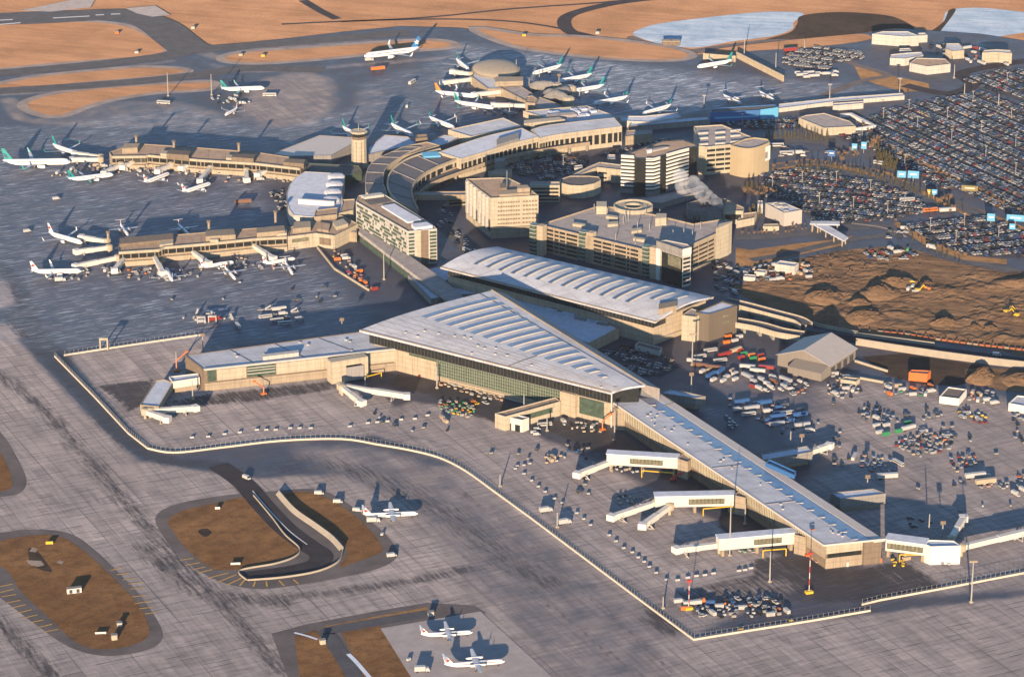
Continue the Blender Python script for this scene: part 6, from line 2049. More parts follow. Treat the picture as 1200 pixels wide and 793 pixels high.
        wheels(m, (-3.4, 1.2), 2.6, 0.45)
    elif kind == 'unit':
        taper(m, -1.3, 1.2, 1.5, 0.45, 1.55, 0.1, 0.15, 0.08)
        m.cur = 2
        wheels(m, (-1.0, 1.0), 1.6, 0.3)
        m.bar((1.5, 0, 0.6), (2.5, 0, 0.35), 0.12, 0.12)
        m.cur = 1
        m.bar((-0.4, 0.74, 1.1), (0.8, 0.74, 1.1), 0.06, 0.5)
    elif kind == 'container':
        taper(m, -3.0, 3.0, 2.4, 0.15, 2.7, 0, 0, 0)
        m.cur = 2
        for x in (-2, -1, 0, 1, 2):
            m.bar((x, -1.22, 0.2), (x, -1.22, 2.65), 0.1, 0.05)
            m.bar((x, 1.22, 0.2), (x, 1.22, 2.65), 0.1, 0.05)
    elif kind == 'stairs':
        taper(m, -3.2, 2.4, 2.0, 0.5, 1.0, 0, 0, 0)
        m.add([(-3.2, -0.9, 1.0), (-3.2, 0.9, 1.0), (2.2, 0.9, 3.6), (2.2, -0.9, 3.6), (-3.2, -0.9, 1.9), (-3.2, 0.9, 1.9), (2.2, 0.9, 4.6), (2.2, -0.9, 4.6)],
              [(0, 3, 2, 1), (0, 4, 7, 3), (1, 2, 6, 5), (4, 5, 6, 7)])
        taper(m, 2.4, 3.6, 1.9, 0.5, 1.9, 0, 0.3, 0.05)
        m.cur = 2
        wheels(m, (-2.2, 2.6), 1.9, 0.4)
        m.bar((1.8, -0.8, 1.0), (1.8, -0.8, 3.4), 0.15, 0.15)
        m.bar((1.8, 0.8, 1.0), (1.8, 0.8, 3.4), 0.15, 0.15)
    elif kind == 'block':
        taper(m, -1.3, 1.3, 1.2, 0.0, 1.0, 0.1, 0.1, 0.2)
        m.cur = 2
        m.bar((0, 0, 1.0), (0, 0, 1.3), 0.5, 0.2)
    me = m.mesh(kind, [p, V_glass, V_tyre, V_canvas])
    MESH[key] = me
    return me


NAMES = {'car': 'parked_car', 'suv': 'parked_car', 'pickup': 'pickup_truck', 'van': 'van', 'bus': 'bus', 'trailer': 'semi_trailer', 'truck': 'box_truck', 'tanker': 'tanker_truck', 'cart': 'baggage_cart', 'tug': 'baggage_tug', 'loader': 'cargo_loader', 'unit': 'ground_power_unit', 'container': 'shipping_container', 'stairs': 'boarding_stairs', 'block': 'concrete_barrier'}
CATS = {'car': 'car', 'suv': 'car', 'pickup': 'pickup truck', 'van': 'van', 'bus': 'bus', 'trailer': 'trailer', 'truck': 'truck', 'tanker': 'tanker truck', 'cart': 'baggage cart', 'tug': 'tug', 'loader': 'loader', 'unit': 'power unit', 'container': 'container', 'stairs': 'boarding stairs', 'block': 'barrier'}


def veh(kind, colour, p, rz, label, group=None, z=0.05):
    o = bpy.data.objects.new(NAMES[kind], vmesh(kind, colour))
    COL.objects.link(o)
    o.location = (p[0], p[1], z)
    o.rotation_euler = (0, 0, rz)
    if group and kind not in ('car', 'suv', 'pickup', 'block'):
        o.scale = (0.8, 0.8, 0.8)
    return tag(o, label, CATS[kind], group)


def inside(pts, x, y):
    ins = False
    for i in range(len(pts)):
        a, b = pts[i], pts[(i + 1) % len(pts)]
        if (a[1] > y) != (b[1] > y) and x < (b[0] - a[0]) * (y - a[1]) / (b[1] - a[1]) + a[0]:
            ins = not ins
    return ins


CARC = ['white'] * 7 + ['silver'] * 6 + ['black'] * 8 + ['grey'] * 8 + ['red'] * 2 + ['blue'] * 3 + ['beige'] * 2 + ['brown']
AISLE = mat('car park asphalt', (0.045, 0.045, 0.055), 0.9, 0.25, 0.1, diffr=0.8)
LOTS = [
    ('long stay car park', [(1008, 142), (1045, 128), (1075, 120), (1128, 112), (1150, 108), (1290, 150), (1290, 290), (1215, 268), (1165, 240), (1110, 215), (1065, 185), (1030, 165)], -64, 0.96),
    ('upper car park by the ponds road', [(1128, 92), (1170, 84), (1260, 76), (1290, 120), (1200, 120), (1165, 108)], -64, 0.9),
    ('middle car park by the spruce row', [(892, 206), (920, 200), (955, 197), (1000, 208), (1050, 220), (1085, 238), (1092, 248), (1050, 256), (1010, 262), (960, 262), (942, 250), (925, 236), (900, 232)], -22, 0.80),
    ('lower right car park by the bypass', [(1060, 264), (1100, 256), (1150, 252), (1200, 272), (1280, 300), (1180, 302), (1130, 298), (1090, 282)], 18, 0.85),
    ('rental yard by the pond', [(915, 72), (925, 60), (962, 55), (1010, 62), (1012, 70), (975, 74), (972, 84), (935, 82)], -25, 0.85),
    ('forecourt car park', [(592, 196), (612, 186), (645, 182), (690, 186), (690, 204), (660, 206), (640, 212), (608, 206)], 20, 0.8),
    ('ramp side car park', [(695, 184), (740, 172), (800, 160), (726, 180)], 20, 0.6),
    ('staff car park behind the blue shed', [(826, 144), (870, 141), (930, 138), (944, 148), (905, 152), (884, 152), (850, 146)], 12, 0.75),
    ('cell phone lot by the spruces', [(962, 152), (1008, 152), (1040, 166), (1075, 190), (1120, 222), (1090, 222), (1050, 190), (1010, 172)], -35, 0.75),
    ('staff car park between the halls', [(705, 412), (742, 402), (772, 414), (800, 428), (775, 442), (742, 438), (722, 428)], -35, 0.6),
]
ALLC = []
rr_ = random.Random(21)
for nm, px, ang, fill in LOTS:
    pts = pxs(px)
    struct('car_park', MB(pts[0]).poly(pts, 0.09), AISLE)
    c = centre(pts)
    a = math.radians(ang)
    u = Vector((math.cos(a), math.sin(a)))
    v = Vector((-u.y, u.x))
    ext = max((p - V2(c)).length for p in pts)
    row = -ext
    k = 0
    while row < ext:
        s = -ext
        while s < ext:
            p = V2(c) + u * s + v * row
            if inside(pts, p.x, p.y) and rr_.random() < fill * (0.55 if math.sin(p.x * 0.045 + 1.3) * math.sin(p.y * 0.031 + row * 0.9) > 0.55 else 1.0):
                rz = a + math.pi / 2 + (math.pi if rr_.random() < 0.5 else 0) + rr_.uniform(-0.03, 0.03)
                col_ = rr_.choice(CARC)
                if nm.startswith('rental') and rr_.random() < 0.7:
                    col_ = 'white'
                ALLC.append((p.x + rr_.uniform(-.15, .15), p.y + rr_.uniform(-.2, .2), rz, rr_.choice(['car', 'car', 'suv', 'pickup' if rr_.random() < 0.3 else 'suv']), col_, nm))
            s += 2.65
        k += 1
        row += 5.3 if k % 2 else 10.6
ALLC.sort(key=lambda q: q[1])
for x, y, rz, kind, col_, nm in ALLC[:178]:
    what = {'car': 'saloon car', 'suv': 'tall car', 'pickup': 'pickup truck'}[kind]
    o = veh(kind, col_, (x, y), rz, '%s %s parked in the rows of the %s' % (col_, what, nm), 'cars parked in the car parks', 0.1)
    o.name = 'parked_car'
    o['category'] = 'car'
tmpl = {}
V_, F_, M_ = [], [], []
mats_ = [PAINT[c] for c in ('white', 'silver', 'black', 'grey', 'red', 'blue', 'beige', 'brown')] + [V_glass, V_tyre, V_canvas]
ci = {c: i for i, c in enumerate(('white', 'silver', 'black', 'grey', 'red', 'blue', 'beige', 'brown'))}
off = 0
for x, y, rz, kind, col_, nm in ALLC[178:]:
    if kind not in tmpl:
        me = vmesh(kind, 'white')
        cv = np.array([v.co[:] for v in me.vertices])
        tmpl[kind] = (cv, [tuple(p.vertices) for p in me.polygons], [p.material_index for p in me.polygons])
    cv, fs, ms = tmpl[kind]
    ca_, sa_ = math.cos(rz), math.sin(rz)
    q = np.stack([cv[:, 0] * ca_ - cv[:, 1] * sa_ + x, cv[:, 0] * sa_ + cv[:, 1] * ca_ + y, cv[:, 2] + 0.1], -1)
    V_.extend(map(tuple, q))
    F_.extend(tuple(off + i for i in f) for f in fs)
    M_.extend(ci[col_] if i == 0 else 7 + i for i in ms)
    off += len(cv)
me = bpy.data.meshes.new('distant_parked_cars')
me.from_pydata(V_, [], F_)
for m in mats_:
    me.materials.append(m)
me.polygons.foreach_set('material_index', M_)
o = bpy.data.objects.new('distant_parked_cars', me)
COL.objects.link(o)
o['kind'] = 'stuff'
o['label'] = 'dense rows of distant parked cars filling the far right car parks'
print('cars', len(ALLC))

def cluster(px, items, desc, group, ang=None, spread=1.0, seed=1, mind=2.6):
    """fill a photo polygon with pieces of equipment; desc ends each label"""
    r = random.Random(seed)
    pts = pxs(px)
    xs = [p.x for p in pts]
    ys = [p.y for p in pts]
    put = []
    for kind, colour, n in items:
        tries = 0
        got = 0
        rad = {'bus': 5, 'trailer': 5.2, 'truck': 3.6, 'tanker': 4, 'loader': 3.6, 'container': 3, 'stairs': 3.4}.get(kind, 1.7)
        while got < n and tries < 400:
            tries += 1
            x, y = r.uniform(min(xs), max(xs)), r.uniform(min(ys), max(ys))
            if not inside(pts, x, y):
                continue
            if any((x - a) ** 2 + (y - b) ** 2 < ((rad + c) * 0.8) ** 2 for a, b, c in put):
                continue
            put.append((x, y, rad))
            rz = (ang if ang is not None else r.choice([0.45, -1.1, 2.0, 0.2, 1.3])) + r.uniform(-0.08, 0.08)
            veh(kind, colour, (x, y), rz, '%s %s %s' % (colour, CATS[kind], desc), group)
            got += 1


mixed = [('cart', 'grey', 8), ('tug', 'black', 6), ('cart', 'white', 3), ('cart', 'blue', 5), ('unit', 'white', 4), ('tug', 'white', 4), ('cart', 'silver', 6), ('tug', 'red', 2), ('unit', 'beige', 4), ('cart', 'beige', 4), ('unit', 'orange', 2), ('cart', 'grey', 4)]
cluster([(968, 437), (992, 441), (1015, 452), (1010, 464), (985, 468), (966, 462)], [('container', 'white', 3), ('unit', 'white', 8), ('truck', 'white', 3), ('unit', 'beige', 5), ('cart', 'silver', 6), ('tug', 'black', 4)], 'in the equipment group right below the gabled shed', 'equipment below the gabled shed', seed=2)
cluster([(1004, 480), (1030, 476), (1050, 490), (1040, 497), (1015, 496)], [('cart', 'blue', 8), ('cart', 'white', 4), ('tug', 'black', 6), ('unit', 'grey', 6), ('truck', 'white', 1)], 'in the dark cart park left of the green trailers', 'carts left of the green trailers', seed=3)
cluster([(1022, 498), (1070, 492), (1076, 502), (1030, 512)], [('container', 'green', 3), ('container', 'white', 3), ('trailer', 'white', 1)], 'in the box row with green boxes east of the pier', 'boxes with green lids east of the pier', seed=4, ang=0.5)
cluster([(1046, 520), (1085, 506), (1118, 512), (1112, 528), (1080, 536), (1058, 532)], mixed + [('unit', 'red', 3), ('loader', 'white', 3)], 'in the big mixed equipment group east of the pier', 'big equipment group east of the pier', seed=5)
cluster([(1110, 536), (1140, 530), (1145, 548), (1120, 554)], [('cart', 'grey', 6), ('cart', 'blue', 5), ('tug', 'red', 3), ('unit', 'beige', 3), ('unit', 'orange', 2)], 'in the dark cart group below the big equipment group', 'dark cart group by the right edge', seed=6)
cluster([(1000, 535), (1048, 536), (1058, 552), (1020, 554), (1000, 545)], [('cart', 'blue', 12), ('cart', 'red', 2), ('unit', 'white', 4), ('bus', 'white', 2), ('tug', 'orange', 2), ('unit', 'beige', 3)], 'among the blue carts in the pier shadow', 'blue carts in the pier shadow', seed=7)
cluster([(1120, 484), (1130, 478), (1158, 488), (1155, 498), (1125, 492)], [('unit', 'yellow', 4), ('tug', 'red', 4), ('loader', 'white', 3), ('unit', 'white', 2)], 'in the yellow and red plant group by the right edge', 'yellow and red plant', seed=8)
cluster([(1185, 480), (1215, 470), (1215, 530), (1188, 520)], [('cart', 'white', 5), ('cart', 'blue', 5), ('tug', 'black', 6), ('unit', 'beige', 4)], 'in the cart group cut by the right edge', 'carts at the right edge', seed=9)
cluster([(1140, 560), (1200, 552), (1210, 585), (1150, 575)], [('unit', 'white', 5), ('truck', 'white', 2), ('cart', 'red', 3), ('cart', 'grey', 8), ('tug', 'orange', 2), ('container', 'white', 1)], 'in the loose group by the right edge below the carts', 'loose equipment at the right edge', seed=10)
cluster([(1040, 451), (1090, 452), (1094, 466), (1030, 462)], [('container', 'white', 3), ('container', 'orange', 3), ('container', 'beige', 2), ('truck', 'white', 2), ('unit', 'green', 2), ('cart', 'blue', 4), ('tug', 'white', 3)], 'in the box group below the orange shed', 'boxes below the orange shed', seed=11)
cluster([(1130, 462), (1165, 458), (1170, 474), (1138, 474)], [('container', 'beige', 2), ('truck', 'white', 3), ('unit', 'white', 5), ('unit', 'orange', 2), ('cart', 'silver', 4)], 'in the group right of the white store shed', 'equipment right of the white store shed', seed=12)
cluster([(855, 468), (905, 470), (950, 484), (955, 508), (915, 506), (862, 482)], [('trailer', 'silver', 3), ('trailer', 'blue', 4), ('bus', 'white', 2), ('truck', 'white', 3), ('container', 'blue', 4), ('cart', 'blue', 8), ('tug', 'black', 5), ('unit', 'white', 6), ('loader', 'grey', 2), ('cart', 'red', 4)], 'in the shaded trailer rows behind the pier', 'shaded trailers behind the pier', ang=0.35, seed=13)
cluster([(836, 488), (850, 488), (864, 500), (855, 504)], [('suv', 'white', 3), ('suv', 'silver', 2)], 'parked by the snowy strip behind the pier', 'cars behind the pier', ang=-0.9, seed=14)
cluster([(812, 410), (842, 412), (845, 424), (812, 420)], [('bus', 'white', 3)], 'parked beside the tall mast near the dark service block', 'buses near the dark service block', ang=0.3, seed=15)
cluster([(800, 424), (852, 426), (856, 436), (804, 434)], [('trailer', 'brown', 2), ('trailer', 'white', 1)], 'in the row below the buses', 'trailers below the buses', ang=-0.35, seed=16)
cluster([(820, 434), (866, 436), (862, 450), (825, 446)], [('trailer', 'blue', 2), ('truck', 'white', 6), ('container', 'beige', 3)], 'in the truck row behind the hall tip', 'trucks behind the hall tip', ang=1.0, seed=17)
cluster([(868, 428), (908, 432), (908, 440), (870, 438)], [('trailer', 'white', 2), ('trailer', 'red', 1)], 'in front of the gabled shed front corner', 'trailers before the gabled shed', ang=-0.2, seed=18)
cluster([(872, 440), (922, 446), (926, 460), (880, 458)], [('truck', 'white', 4), ('truck', 'silver', 3), ('trailer', 'silver', 2), ('truck', 'brown', 1), ('container', 'red', 1), ('van', 'white', 3)], 'in the white and red truck rows left of the shed', 'white and red trucks', ang=-0.9, seed=19)
cluster([(922, 448), (946, 446), (944, 464), (924, 464)], [('van', 'white', 3), ('unit', 'orange', 2), ('tug', 'white', 4), ('suv', 'white', 3)], 'in the small group below the shed corner', 'vehicles below the shed corner', seed=20)
cluster([(866, 412), (896, 412), (896, 424), (868, 422)], [('container', 'green', 2), ('container', 'red', 3), ('container', 'orange', 2)], 'in the striped row under the bridge ramp', 'containers under the bridge ramp', ang=0.5, seed=21)
cluster([(846, 396), (868, 390), (870, 400), (850, 404)], [('container', 'orange', 2), ('container', 'white', 2)], 'beside the foot of the dark service block', 'containers by the dark block', ang=0.4, seed=22)
cluster([(838, 418), (864, 412), (864, 420), (842, 424)], [('trailer', 'beige', 1), ('trailer', 'red', 1)], 'standing alone between buses and containers', 'trailers by the buses', ang=0.7, seed=23)
cluster([(1035, 556), (1060, 560), (1058, 572), (1036, 566)], [('trailer', 'white', 1)], 'standing alone in the pier shadow', None, ang=0.2, seed=24)
cluster([(1130, 560), (1165, 560), (1165, 568), (1132, 568)], [('trailer', 'white', 1), ('trailer', 'beige', 1)], 'standing on the sunlit apron by the right edge', None, ang=0.2, seed=25)
cluster([(512, 470), (545, 472), (560, 480), (548, 490), (518, 484)], [('cart', 'green', 7), ('unit', 'yellow', 6), ('tug', 'white', 5), ('cart', 'beige', 6), ('unit', 'orange', 3), ('unit', 'green', 4), ('cart', 'white', 5)], 'in the colourful heap on the apron before the hall', 'colourful equipment before the hall', seed=30)
cluster([(515, 488), (525, 490), (522, 496), (514, 492)], [('container', 'beige', 2)], 'below the colourful heap before the hall', 'boxes below the colourful heap', ang=-1.1, seed=31)
cluster([(480, 432), (500, 438), (496, 444), (482, 440)], [('van', 'white', 2), ('tug', 'red', 2), ('unit', 'white', 2)], 'in the corner between the wing and the hall', 'vehicles in the hall corner', seed=32)
cluster([(512, 446), (590, 468), (588, 474), (515, 452)], [('unit', 'beige', 10), ('cart', 'white', 6), ('tug', 'beige', 5), ('cart', 'orange', 2)], 'in the thin row along the green glass wall', 'equipment along the green glass wall', ang=-0.6, seed=33)
veh('tug', 'orange', P(555, 471), 0.5, 'orange tug on the dark strip before the green glass wall')
veh('tug', 'yellow', P(559, 474), 0.6, 'yellow tug standing beside the orange tug before the glass wall')
veh('pickup', 'white', P(569, 473), -0.9, 'white pickup truck on the dark strip right of the two tugs')
cluster([(612, 500), (640, 498), (645, 508), (615, 512)], [('van', 'white', 3), ('bus', 'white', 1)], 'parked below the open fronted vestibule', 'white vans below the vestibule', ang=0.2, seed=34)
cluster([(655, 494), (700, 496), (712, 508), (690, 508), (660, 502)], [('unit', 'beige', 5), ('cart', 'grey', 4), ('container', 'white', 2), ('unit', 'white', 4), ('tug', 'black', 2)], 'at the foot of the hall corner column', 'equipment by the hall corner', seed=35)
cluster([(632, 534), (663, 534), (662, 542), (634, 544)], [('unit', 'beige', 4), ('container', 'beige', 2), ('unit', 'white', 2)], 'in the tan group left of the first jet bridge', 'tan boxes left of the first jet bridge', seed=36)
cluster([(664, 522), (690, 524), (690, 532), (666, 530)], [('tug', 'black', 4), ('unit', 'blue', 3), ('cart', 'grey', 3)], 'in the dark group in the link shadow', 'dark equipment in the link shadow', seed=37)
cluster([(722, 580), (752, 582), (752, 592), (724, 592)], [('cart', 'grey', 4), ('unit', 'beige', 3), ('unit', 'white', 3), ('tug', 'black', 2)], 'in the group between the first two links', 'equipment between the first two links', seed=38)
cluster([(715, 546), (750, 546), (750, 554), (716, 554)], [('unit', 'white', 5), ('cart', 'beige', 3), ('unit', 'silver', 3)], 'under the first gate link', 'equipment under the first link', seed=39)
cluster([(860, 640), (885, 640), (885, 648), (862, 648)], [('cart', 'green', 3), ('tug', 'white', 2), ('unit', 'silver', 2)], 'under the third gate link', 'equipment under the third link', seed=40)
cluster([(1092, 655), (1118, 655), (1116, 663), (1094, 662)], [('cart', 'blue', 3), ('unit', 'orange', 2), ('unit', 'white', 4), ('cart', 'beige', 3)], 'at the foot of the boxy gate lounge', 'equipment by the boxy gate lounge', seed=41)
cluster([(1044, 656), (1062, 656), (1062, 664), (1046, 664)], [('unit', 'yellow', 6), ('container', 'beige', 1)], 'in the yellow group right of the pier end', 'yellow units by the pier end', seed=42)
veh('container', 'orange', P(1027, 659), 0.3, 'bright orange container against the brown end wall of the pier')
cluster([(955, 650), (972, 660), (966, 664), (950, 655)], [('unit', 'beige', 4), ('unit', 'white', 2), ('cart', 'red', 2)], 'by the stair at the pier end corner', 'equipment by the pier end corner', seed=43)
cluster([(795, 706), (830, 702), (835, 712), (800, 718)], [('trailer', 'white', 1), ('container', 'orange', 2), ('truck', 'white', 1), ('container', 'blue', 1)], 'at the left end of the yard before the pier end', 'boxes at the left of the fenced yard', ang=0.2, seed=44)
cluster([(812, 714), (850, 708), (905, 712), (925, 716), (915, 722), (860, 724), (822, 722)], [('unit', 'white', 12), ('container', 'white', 5), ('cart', 'beige', 7), ('cart', 'blue', 4), ('suv', 'white', 4), ('suv', 'black', 3), ('unit', 'orange', 3)], 'in the fenced yard before the pier end', 'equipment in the fenced yard', seed=45)
cluster([(838, 700), (922, 702), (925, 710), (842, 708)], [('suv', 'black', 4), ('suv', 'white', 3), ('pickup', 'blue', 2), ('pickup', 'white', 3)], 'in the back row of the fenced yard', 'cars in the fenced yard', seed=46)
cluster([(300, 362), (352, 364), (352, 380), (306, 382)], [('bus', 'white', 3), ('truck', 'white', 2), ('stairs', 'white', 2), ('suv', 'silver', 3), ('trailer', 'white', 1)], 'in the shaded yard behind the western wing', 'vehicles behind the western wing', ang=0.3, seed=50)
cluster([(210, 366), (290, 372), (292, 384), (215, 384)], [('stairs', 'white', 3), ('bus', 'white', 1), ('truck', 'silver', 2), ('trailer', 'red', 1), ('unit', 'white', 3)], 'scattered on the shaded apron left of the buses', 'vehicles left of the buses', seed=51)
cluster([(385, 292), (400, 292), (440, 340), (425, 338), (400, 318)], [('container', 'orange', 5), ('cart', 'red', 5), ('unit', 'beige', 6), ('truck', 'white', 3), ('cart', 'white', 5), ('tug', 'yellow', 3), ('container', 'red', 2)], 'in the crowded yard in front of the green hotel', 'equipment before the green hotel', seed=52)
for i, px in enumerate([[(150, 316), (232, 318), (232, 330), (150, 328)], [(232, 304), (330, 302), (330, 316), (236, 318)]]):
    cluster(px, [('cart', 'white', 6), ('unit', 'beige', 6), ('tug', 'white', 5), ('truck', 'white', 2), ('unit', 'orange', 2), ('cart', 'grey', 5), ('loader', 'white', 2)], 'serving the planes in front of the middle pier, %s half' % ('west', 'east')[i], 'service vehicles before the middle pier', seed=53 + i)
cluster([(52, 322), (130, 312), (132, 326), (60, 332)], [('cart', 'white', 7), ('truck', 'white', 2), ('unit', 'beige', 5), ('tug', 'white', 4)], 'round the jet at the middle pier west end', 'service vehicles at the middle pier end', seed=56)
cluster([(55, 205), (88, 196), (92, 203), (60, 209)], [('cart', 'white', 4), ('truck', 'white', 2), ('unit', 'beige', 3)], 'beside the largest teal tailed widebody', 'service vehicles at the widebody', seed=57)
for i, px in enumerate([[(100, 194), (190, 196), (192, 204), (104, 202)], [(196, 200), (340, 206), (340, 214), (250, 214)]]):
    cluster(px, [('cart', 'white', 7), ('unit', 'beige', 8), ('tug', 'white', 5), ('truck', 'white', 4), ('cart', 'red', 2), ('container', 'beige', 3)], 'along the front of the upper pier, %s half' % ('west', 'east')[i], 'service vehicles before the upper pier', seed=58 + i)
cluster([(316, 226), (334, 224), (338, 246), (322, 246)], [('suv', 'black', 6), ('suv', 'white', 4), ('cart', 'grey', 8)], 'parked left of the curved gate hall', 'vehicles left of the curved gate hall', seed=60)
cluster([(246, 112), (296, 116), (294, 124), (250, 122)], [('truck', 'white', 4), ('unit', 'white', 5), ('tug', 'black', 3), ('van', 'white', 2)], 'in the group between the two lone jets', 'service vehicles between the lone jets', seed=61)
cluster([(540, 128), (660, 130), (650, 138), (560, 136)], [('cart', 'white', 9), ('unit', 'silver', 8), ('tug', 'white', 6), ('truck', 'white', 3)], 'on the shaded apron below the domed gate', 'equipment below the domed gate', seed=62)
cluster([(918, 122), (1000, 116), (1002, 120), (925, 126)], [('truck', 'white', 5), ('truck', 'red', 2), ('van', 'white', 4)], 'along the long white cargo shed', 'trucks along the cargo shed', ang=0.25, seed=63)
cluster([(930, 86), (990, 84), (985, 92), (940, 94)], [('truck', 'white', 5), ('trailer', 'white', 4)], 'at the lower edge of the rental yard', 'white trucks below the rental yard', ang=0.25, seed=64)
cluster([(1080, 48), (1180, 62), (1200, 82), (1130, 74), (1090, 60)], [('truck', 'white', 6), ('trailer', 'white', 4), ('container', 'red', 3), ('suv', 'white', 8), ('suv', 'black', 6)], 'in the far depot yards by the ponds', 'vehicles in the far depot yards', seed=65)
veh('trailer', 'red', P(926, 61), 0.3, 'bright red trailer at the corner of the rental yard')
for lab, kind, colour, p, rz in (('white van below the lone teal tailed airliner nose', 'bus', 'white', (316, 113), 0.0), ('white truck in front of the blue star widebody', 'truck', 'white', (433, 72), 0.3), ('orange truck below the blue star widebody', 'trailer', 'orange', (443, 83), 0.4),
                                 ('white truck alone on the snowy apron left of the dome', 'bus', 'white', (483, 98), 1.2), ('small white van alone on the dark apron left of the dome', 'van', 'white', (477, 126), 1.5), ('white tanker by the two tall masts of the old apron', 'bus', 'white', (192, 122), -0.2),
                                 ('white car on the dark taxi lane left of the middle pier', 'van', 'white', (32, 272), 0.6), ('white van on the open apron below the upper pier', 'van', 'white', (66, 234), 0.5), ('white tug below the jet at the middle pier end', 'truck', 'white', (71, 330), 0.2), ('dark red truck on the apron left of the curved gate hall', 'trailer', 'brown', (285, 239), 0.2),
                                 ('white van driving on the dark service lane by the island', 'van', 'white', (289, 561), -0.75), ('white van parked left of the lone red leaf turboprop', 'van', 'white', (419, 599), -0.2), ('white low truck below the tail of the lone red leaf turboprop', 'truck', 'white', (438, 612), 0.1), ('white vehicle on the upper right shoulder of the island', 'van', 'white', (374, 579), 0.0), ('second white vehicle on the right shoulder of the island', 'van', 'white', (396, 589), 0.0), ('white car at the right tip of the grass island', 'van', 'white', (459, 652), 0.3), ('small white cart between turboprop and right island tip', 'unit', 'white', (448, 627), 1.3),
                                 ('white car on the corner pad left edge', 'unit', 'white', (479, 774), 0.9), ('yellow white truck at the bottom of the corner pad', 'truck', 'white', (495, 787), 0.1), ('white van on the long road right of the spruces', 'bus', 'white', (1032, 193), -0.5), ('white bus turning before the middle car park', 'bus', 'white', (1063, 236), 0.1), ('orange white bus entering the middle car park', 'bus', 'orange', (1090, 248), 0.25),
                                 ('white tanker crossing the concrete bridge ramp', 'tanker', 'white', (917, 372), -0.5), ('white car on the road above the retaining wall', 'van', 'white', (1168, 417), -0.2), ('white truck on the bypass road at the bend', 'truck', 'white', (1092, 292), -0.6),
                                 ('red stripe trailer lying by the bypass entrance', 'trailer', 'white', (1110, 249), 0.2), ('white bus among hotel road cars', 'bus', 'white', (922, 181), 0.1), ('white lorry by the curved hotel car court', 'truck', 'white', (938, 181), 0.1), ('white round bus at the curved hotel entrance', 'bus', 'white', (910, 172), 0.1)):
    veh(kind, colour, P(*p), rz, lab)
ROW1 = [(225, 513), (244, 512), (263, 509), (281, 507), (301, 504), (312, 504), (323, 504), (340, 502), (351, 502), (364, 502), (410, 500), (431, 496), (442, 495), (454, 494), (470, 492), (486, 491), (501, 487)]
ROW2 = [(604, 550), (606, 547), (614, 546), (621, 544), (614, 556), (623, 564), (631, 571), (639, 577), (650, 585), (659, 590), (676, 602), (684, 609), (692, 616), (714, 628), (722, 635), (731, 643), (741, 648), (748, 654), (755, 659), (761, 665), (769, 672), (781, 680)]
ROW3 = [(794, 680), (806, 677), (816, 675), (826, 674), (836, 672), (866, 669), (873, 668), (880, 666)]
for row, d, a in ((ROW1, 'in the line along the apron before the western wing', 0.25), (ROW2, 'in the slanting line across the apron before the first links', -1.1), (ROW3, 'in the short line before the third link', 0.3)):
    for i, p in enumerate(row):
        veh('unit' if d.startswith('in the slant') else 'block', 'white', P(*p), a + (1.57 if row is ROW2 else 0), 'white block ' + d, 'white blocks ' + d)
cluster([(500, 246), (520, 240), (548, 282), (575, 306), (560, 308), (520, 276)], [('suv', 'white', 5), ('suv', 'black', 5), ('suv', 'silver', 4), ('bus', 'white', 1), ('truck', 'yellow', 1), ('van', 'white', 2)], 'on the shaded road between the two hotels', 'traffic between the two hotels', ang=-0.9, seed=90)
cluster([(905, 172), (990, 176), (985, 186), (910, 184)], [('suv', 'white', 4), ('suv', 'grey', 5), ('van', 'white', 2)], 'on the road beside the curved hotel', 'traffic by the curved hotel', ang=0.1, seed=91)
cluster([(1000, 268), (1060, 268), (1100, 294), (1040, 282)], [('suv', 'white', 3), ('suv', 'black', 3), ('truck', 'white', 1)], 'on the bypass road by the building site', 'traffic on the bypass', ang=-0.3, seed=92)
cluster([(855, 352), (880, 356), (930, 372), (905, 370)], [('suv', 'white', 2)], 'parked below the upper bridge ramp', 'cars below the bridge ramp', ang=-0.3, seed=93)
for k_, (px, seed_, n_) in enumerate((([(840, 470), (1000, 500), (1000, 560), (900, 500)], 81, 16), ([(950, 465), (1100, 480), (1190, 540), (1000, 480)], 82, 18), ([(1050, 560), (1190, 560), (1200, 625), (1060, 620)], 83, 14), ([(640, 520), (760, 560), (700, 590), (600, 530)], 84, 9), ([(420, 480), (560, 510), (600, 540), (480, 515)], 85, 8), ([(150, 330), (420, 330), (420, 360), (180, 365)], 86, 9))):
    cluster(px, [('tug', 'black', n_ // 4), ('cart', 'grey', n_ // 3), ('unit', 'silver', n_ // 4), ('suv', 'grey', n_ // 4)], ('scattered loosely between the trailer rows and the pier', 'scattered loosely on the apron below the gabled shed', 'scattered loosely on the apron above the boxy lounge', 'scattered loosely before the first gate links', 'scattered loosely on the apron before the hall', 'scattered loosely on the shaded old apron')[k_], 'loose equipment area ' + 'abcdef'[k_], seed=seed_)
for p, l in (((640, 600), 'left'), ((662, 614), 'right')):
    veh('truck', 'white', P(*p), 0.4, 'white truck on the open apron before the links, %s one' % l)

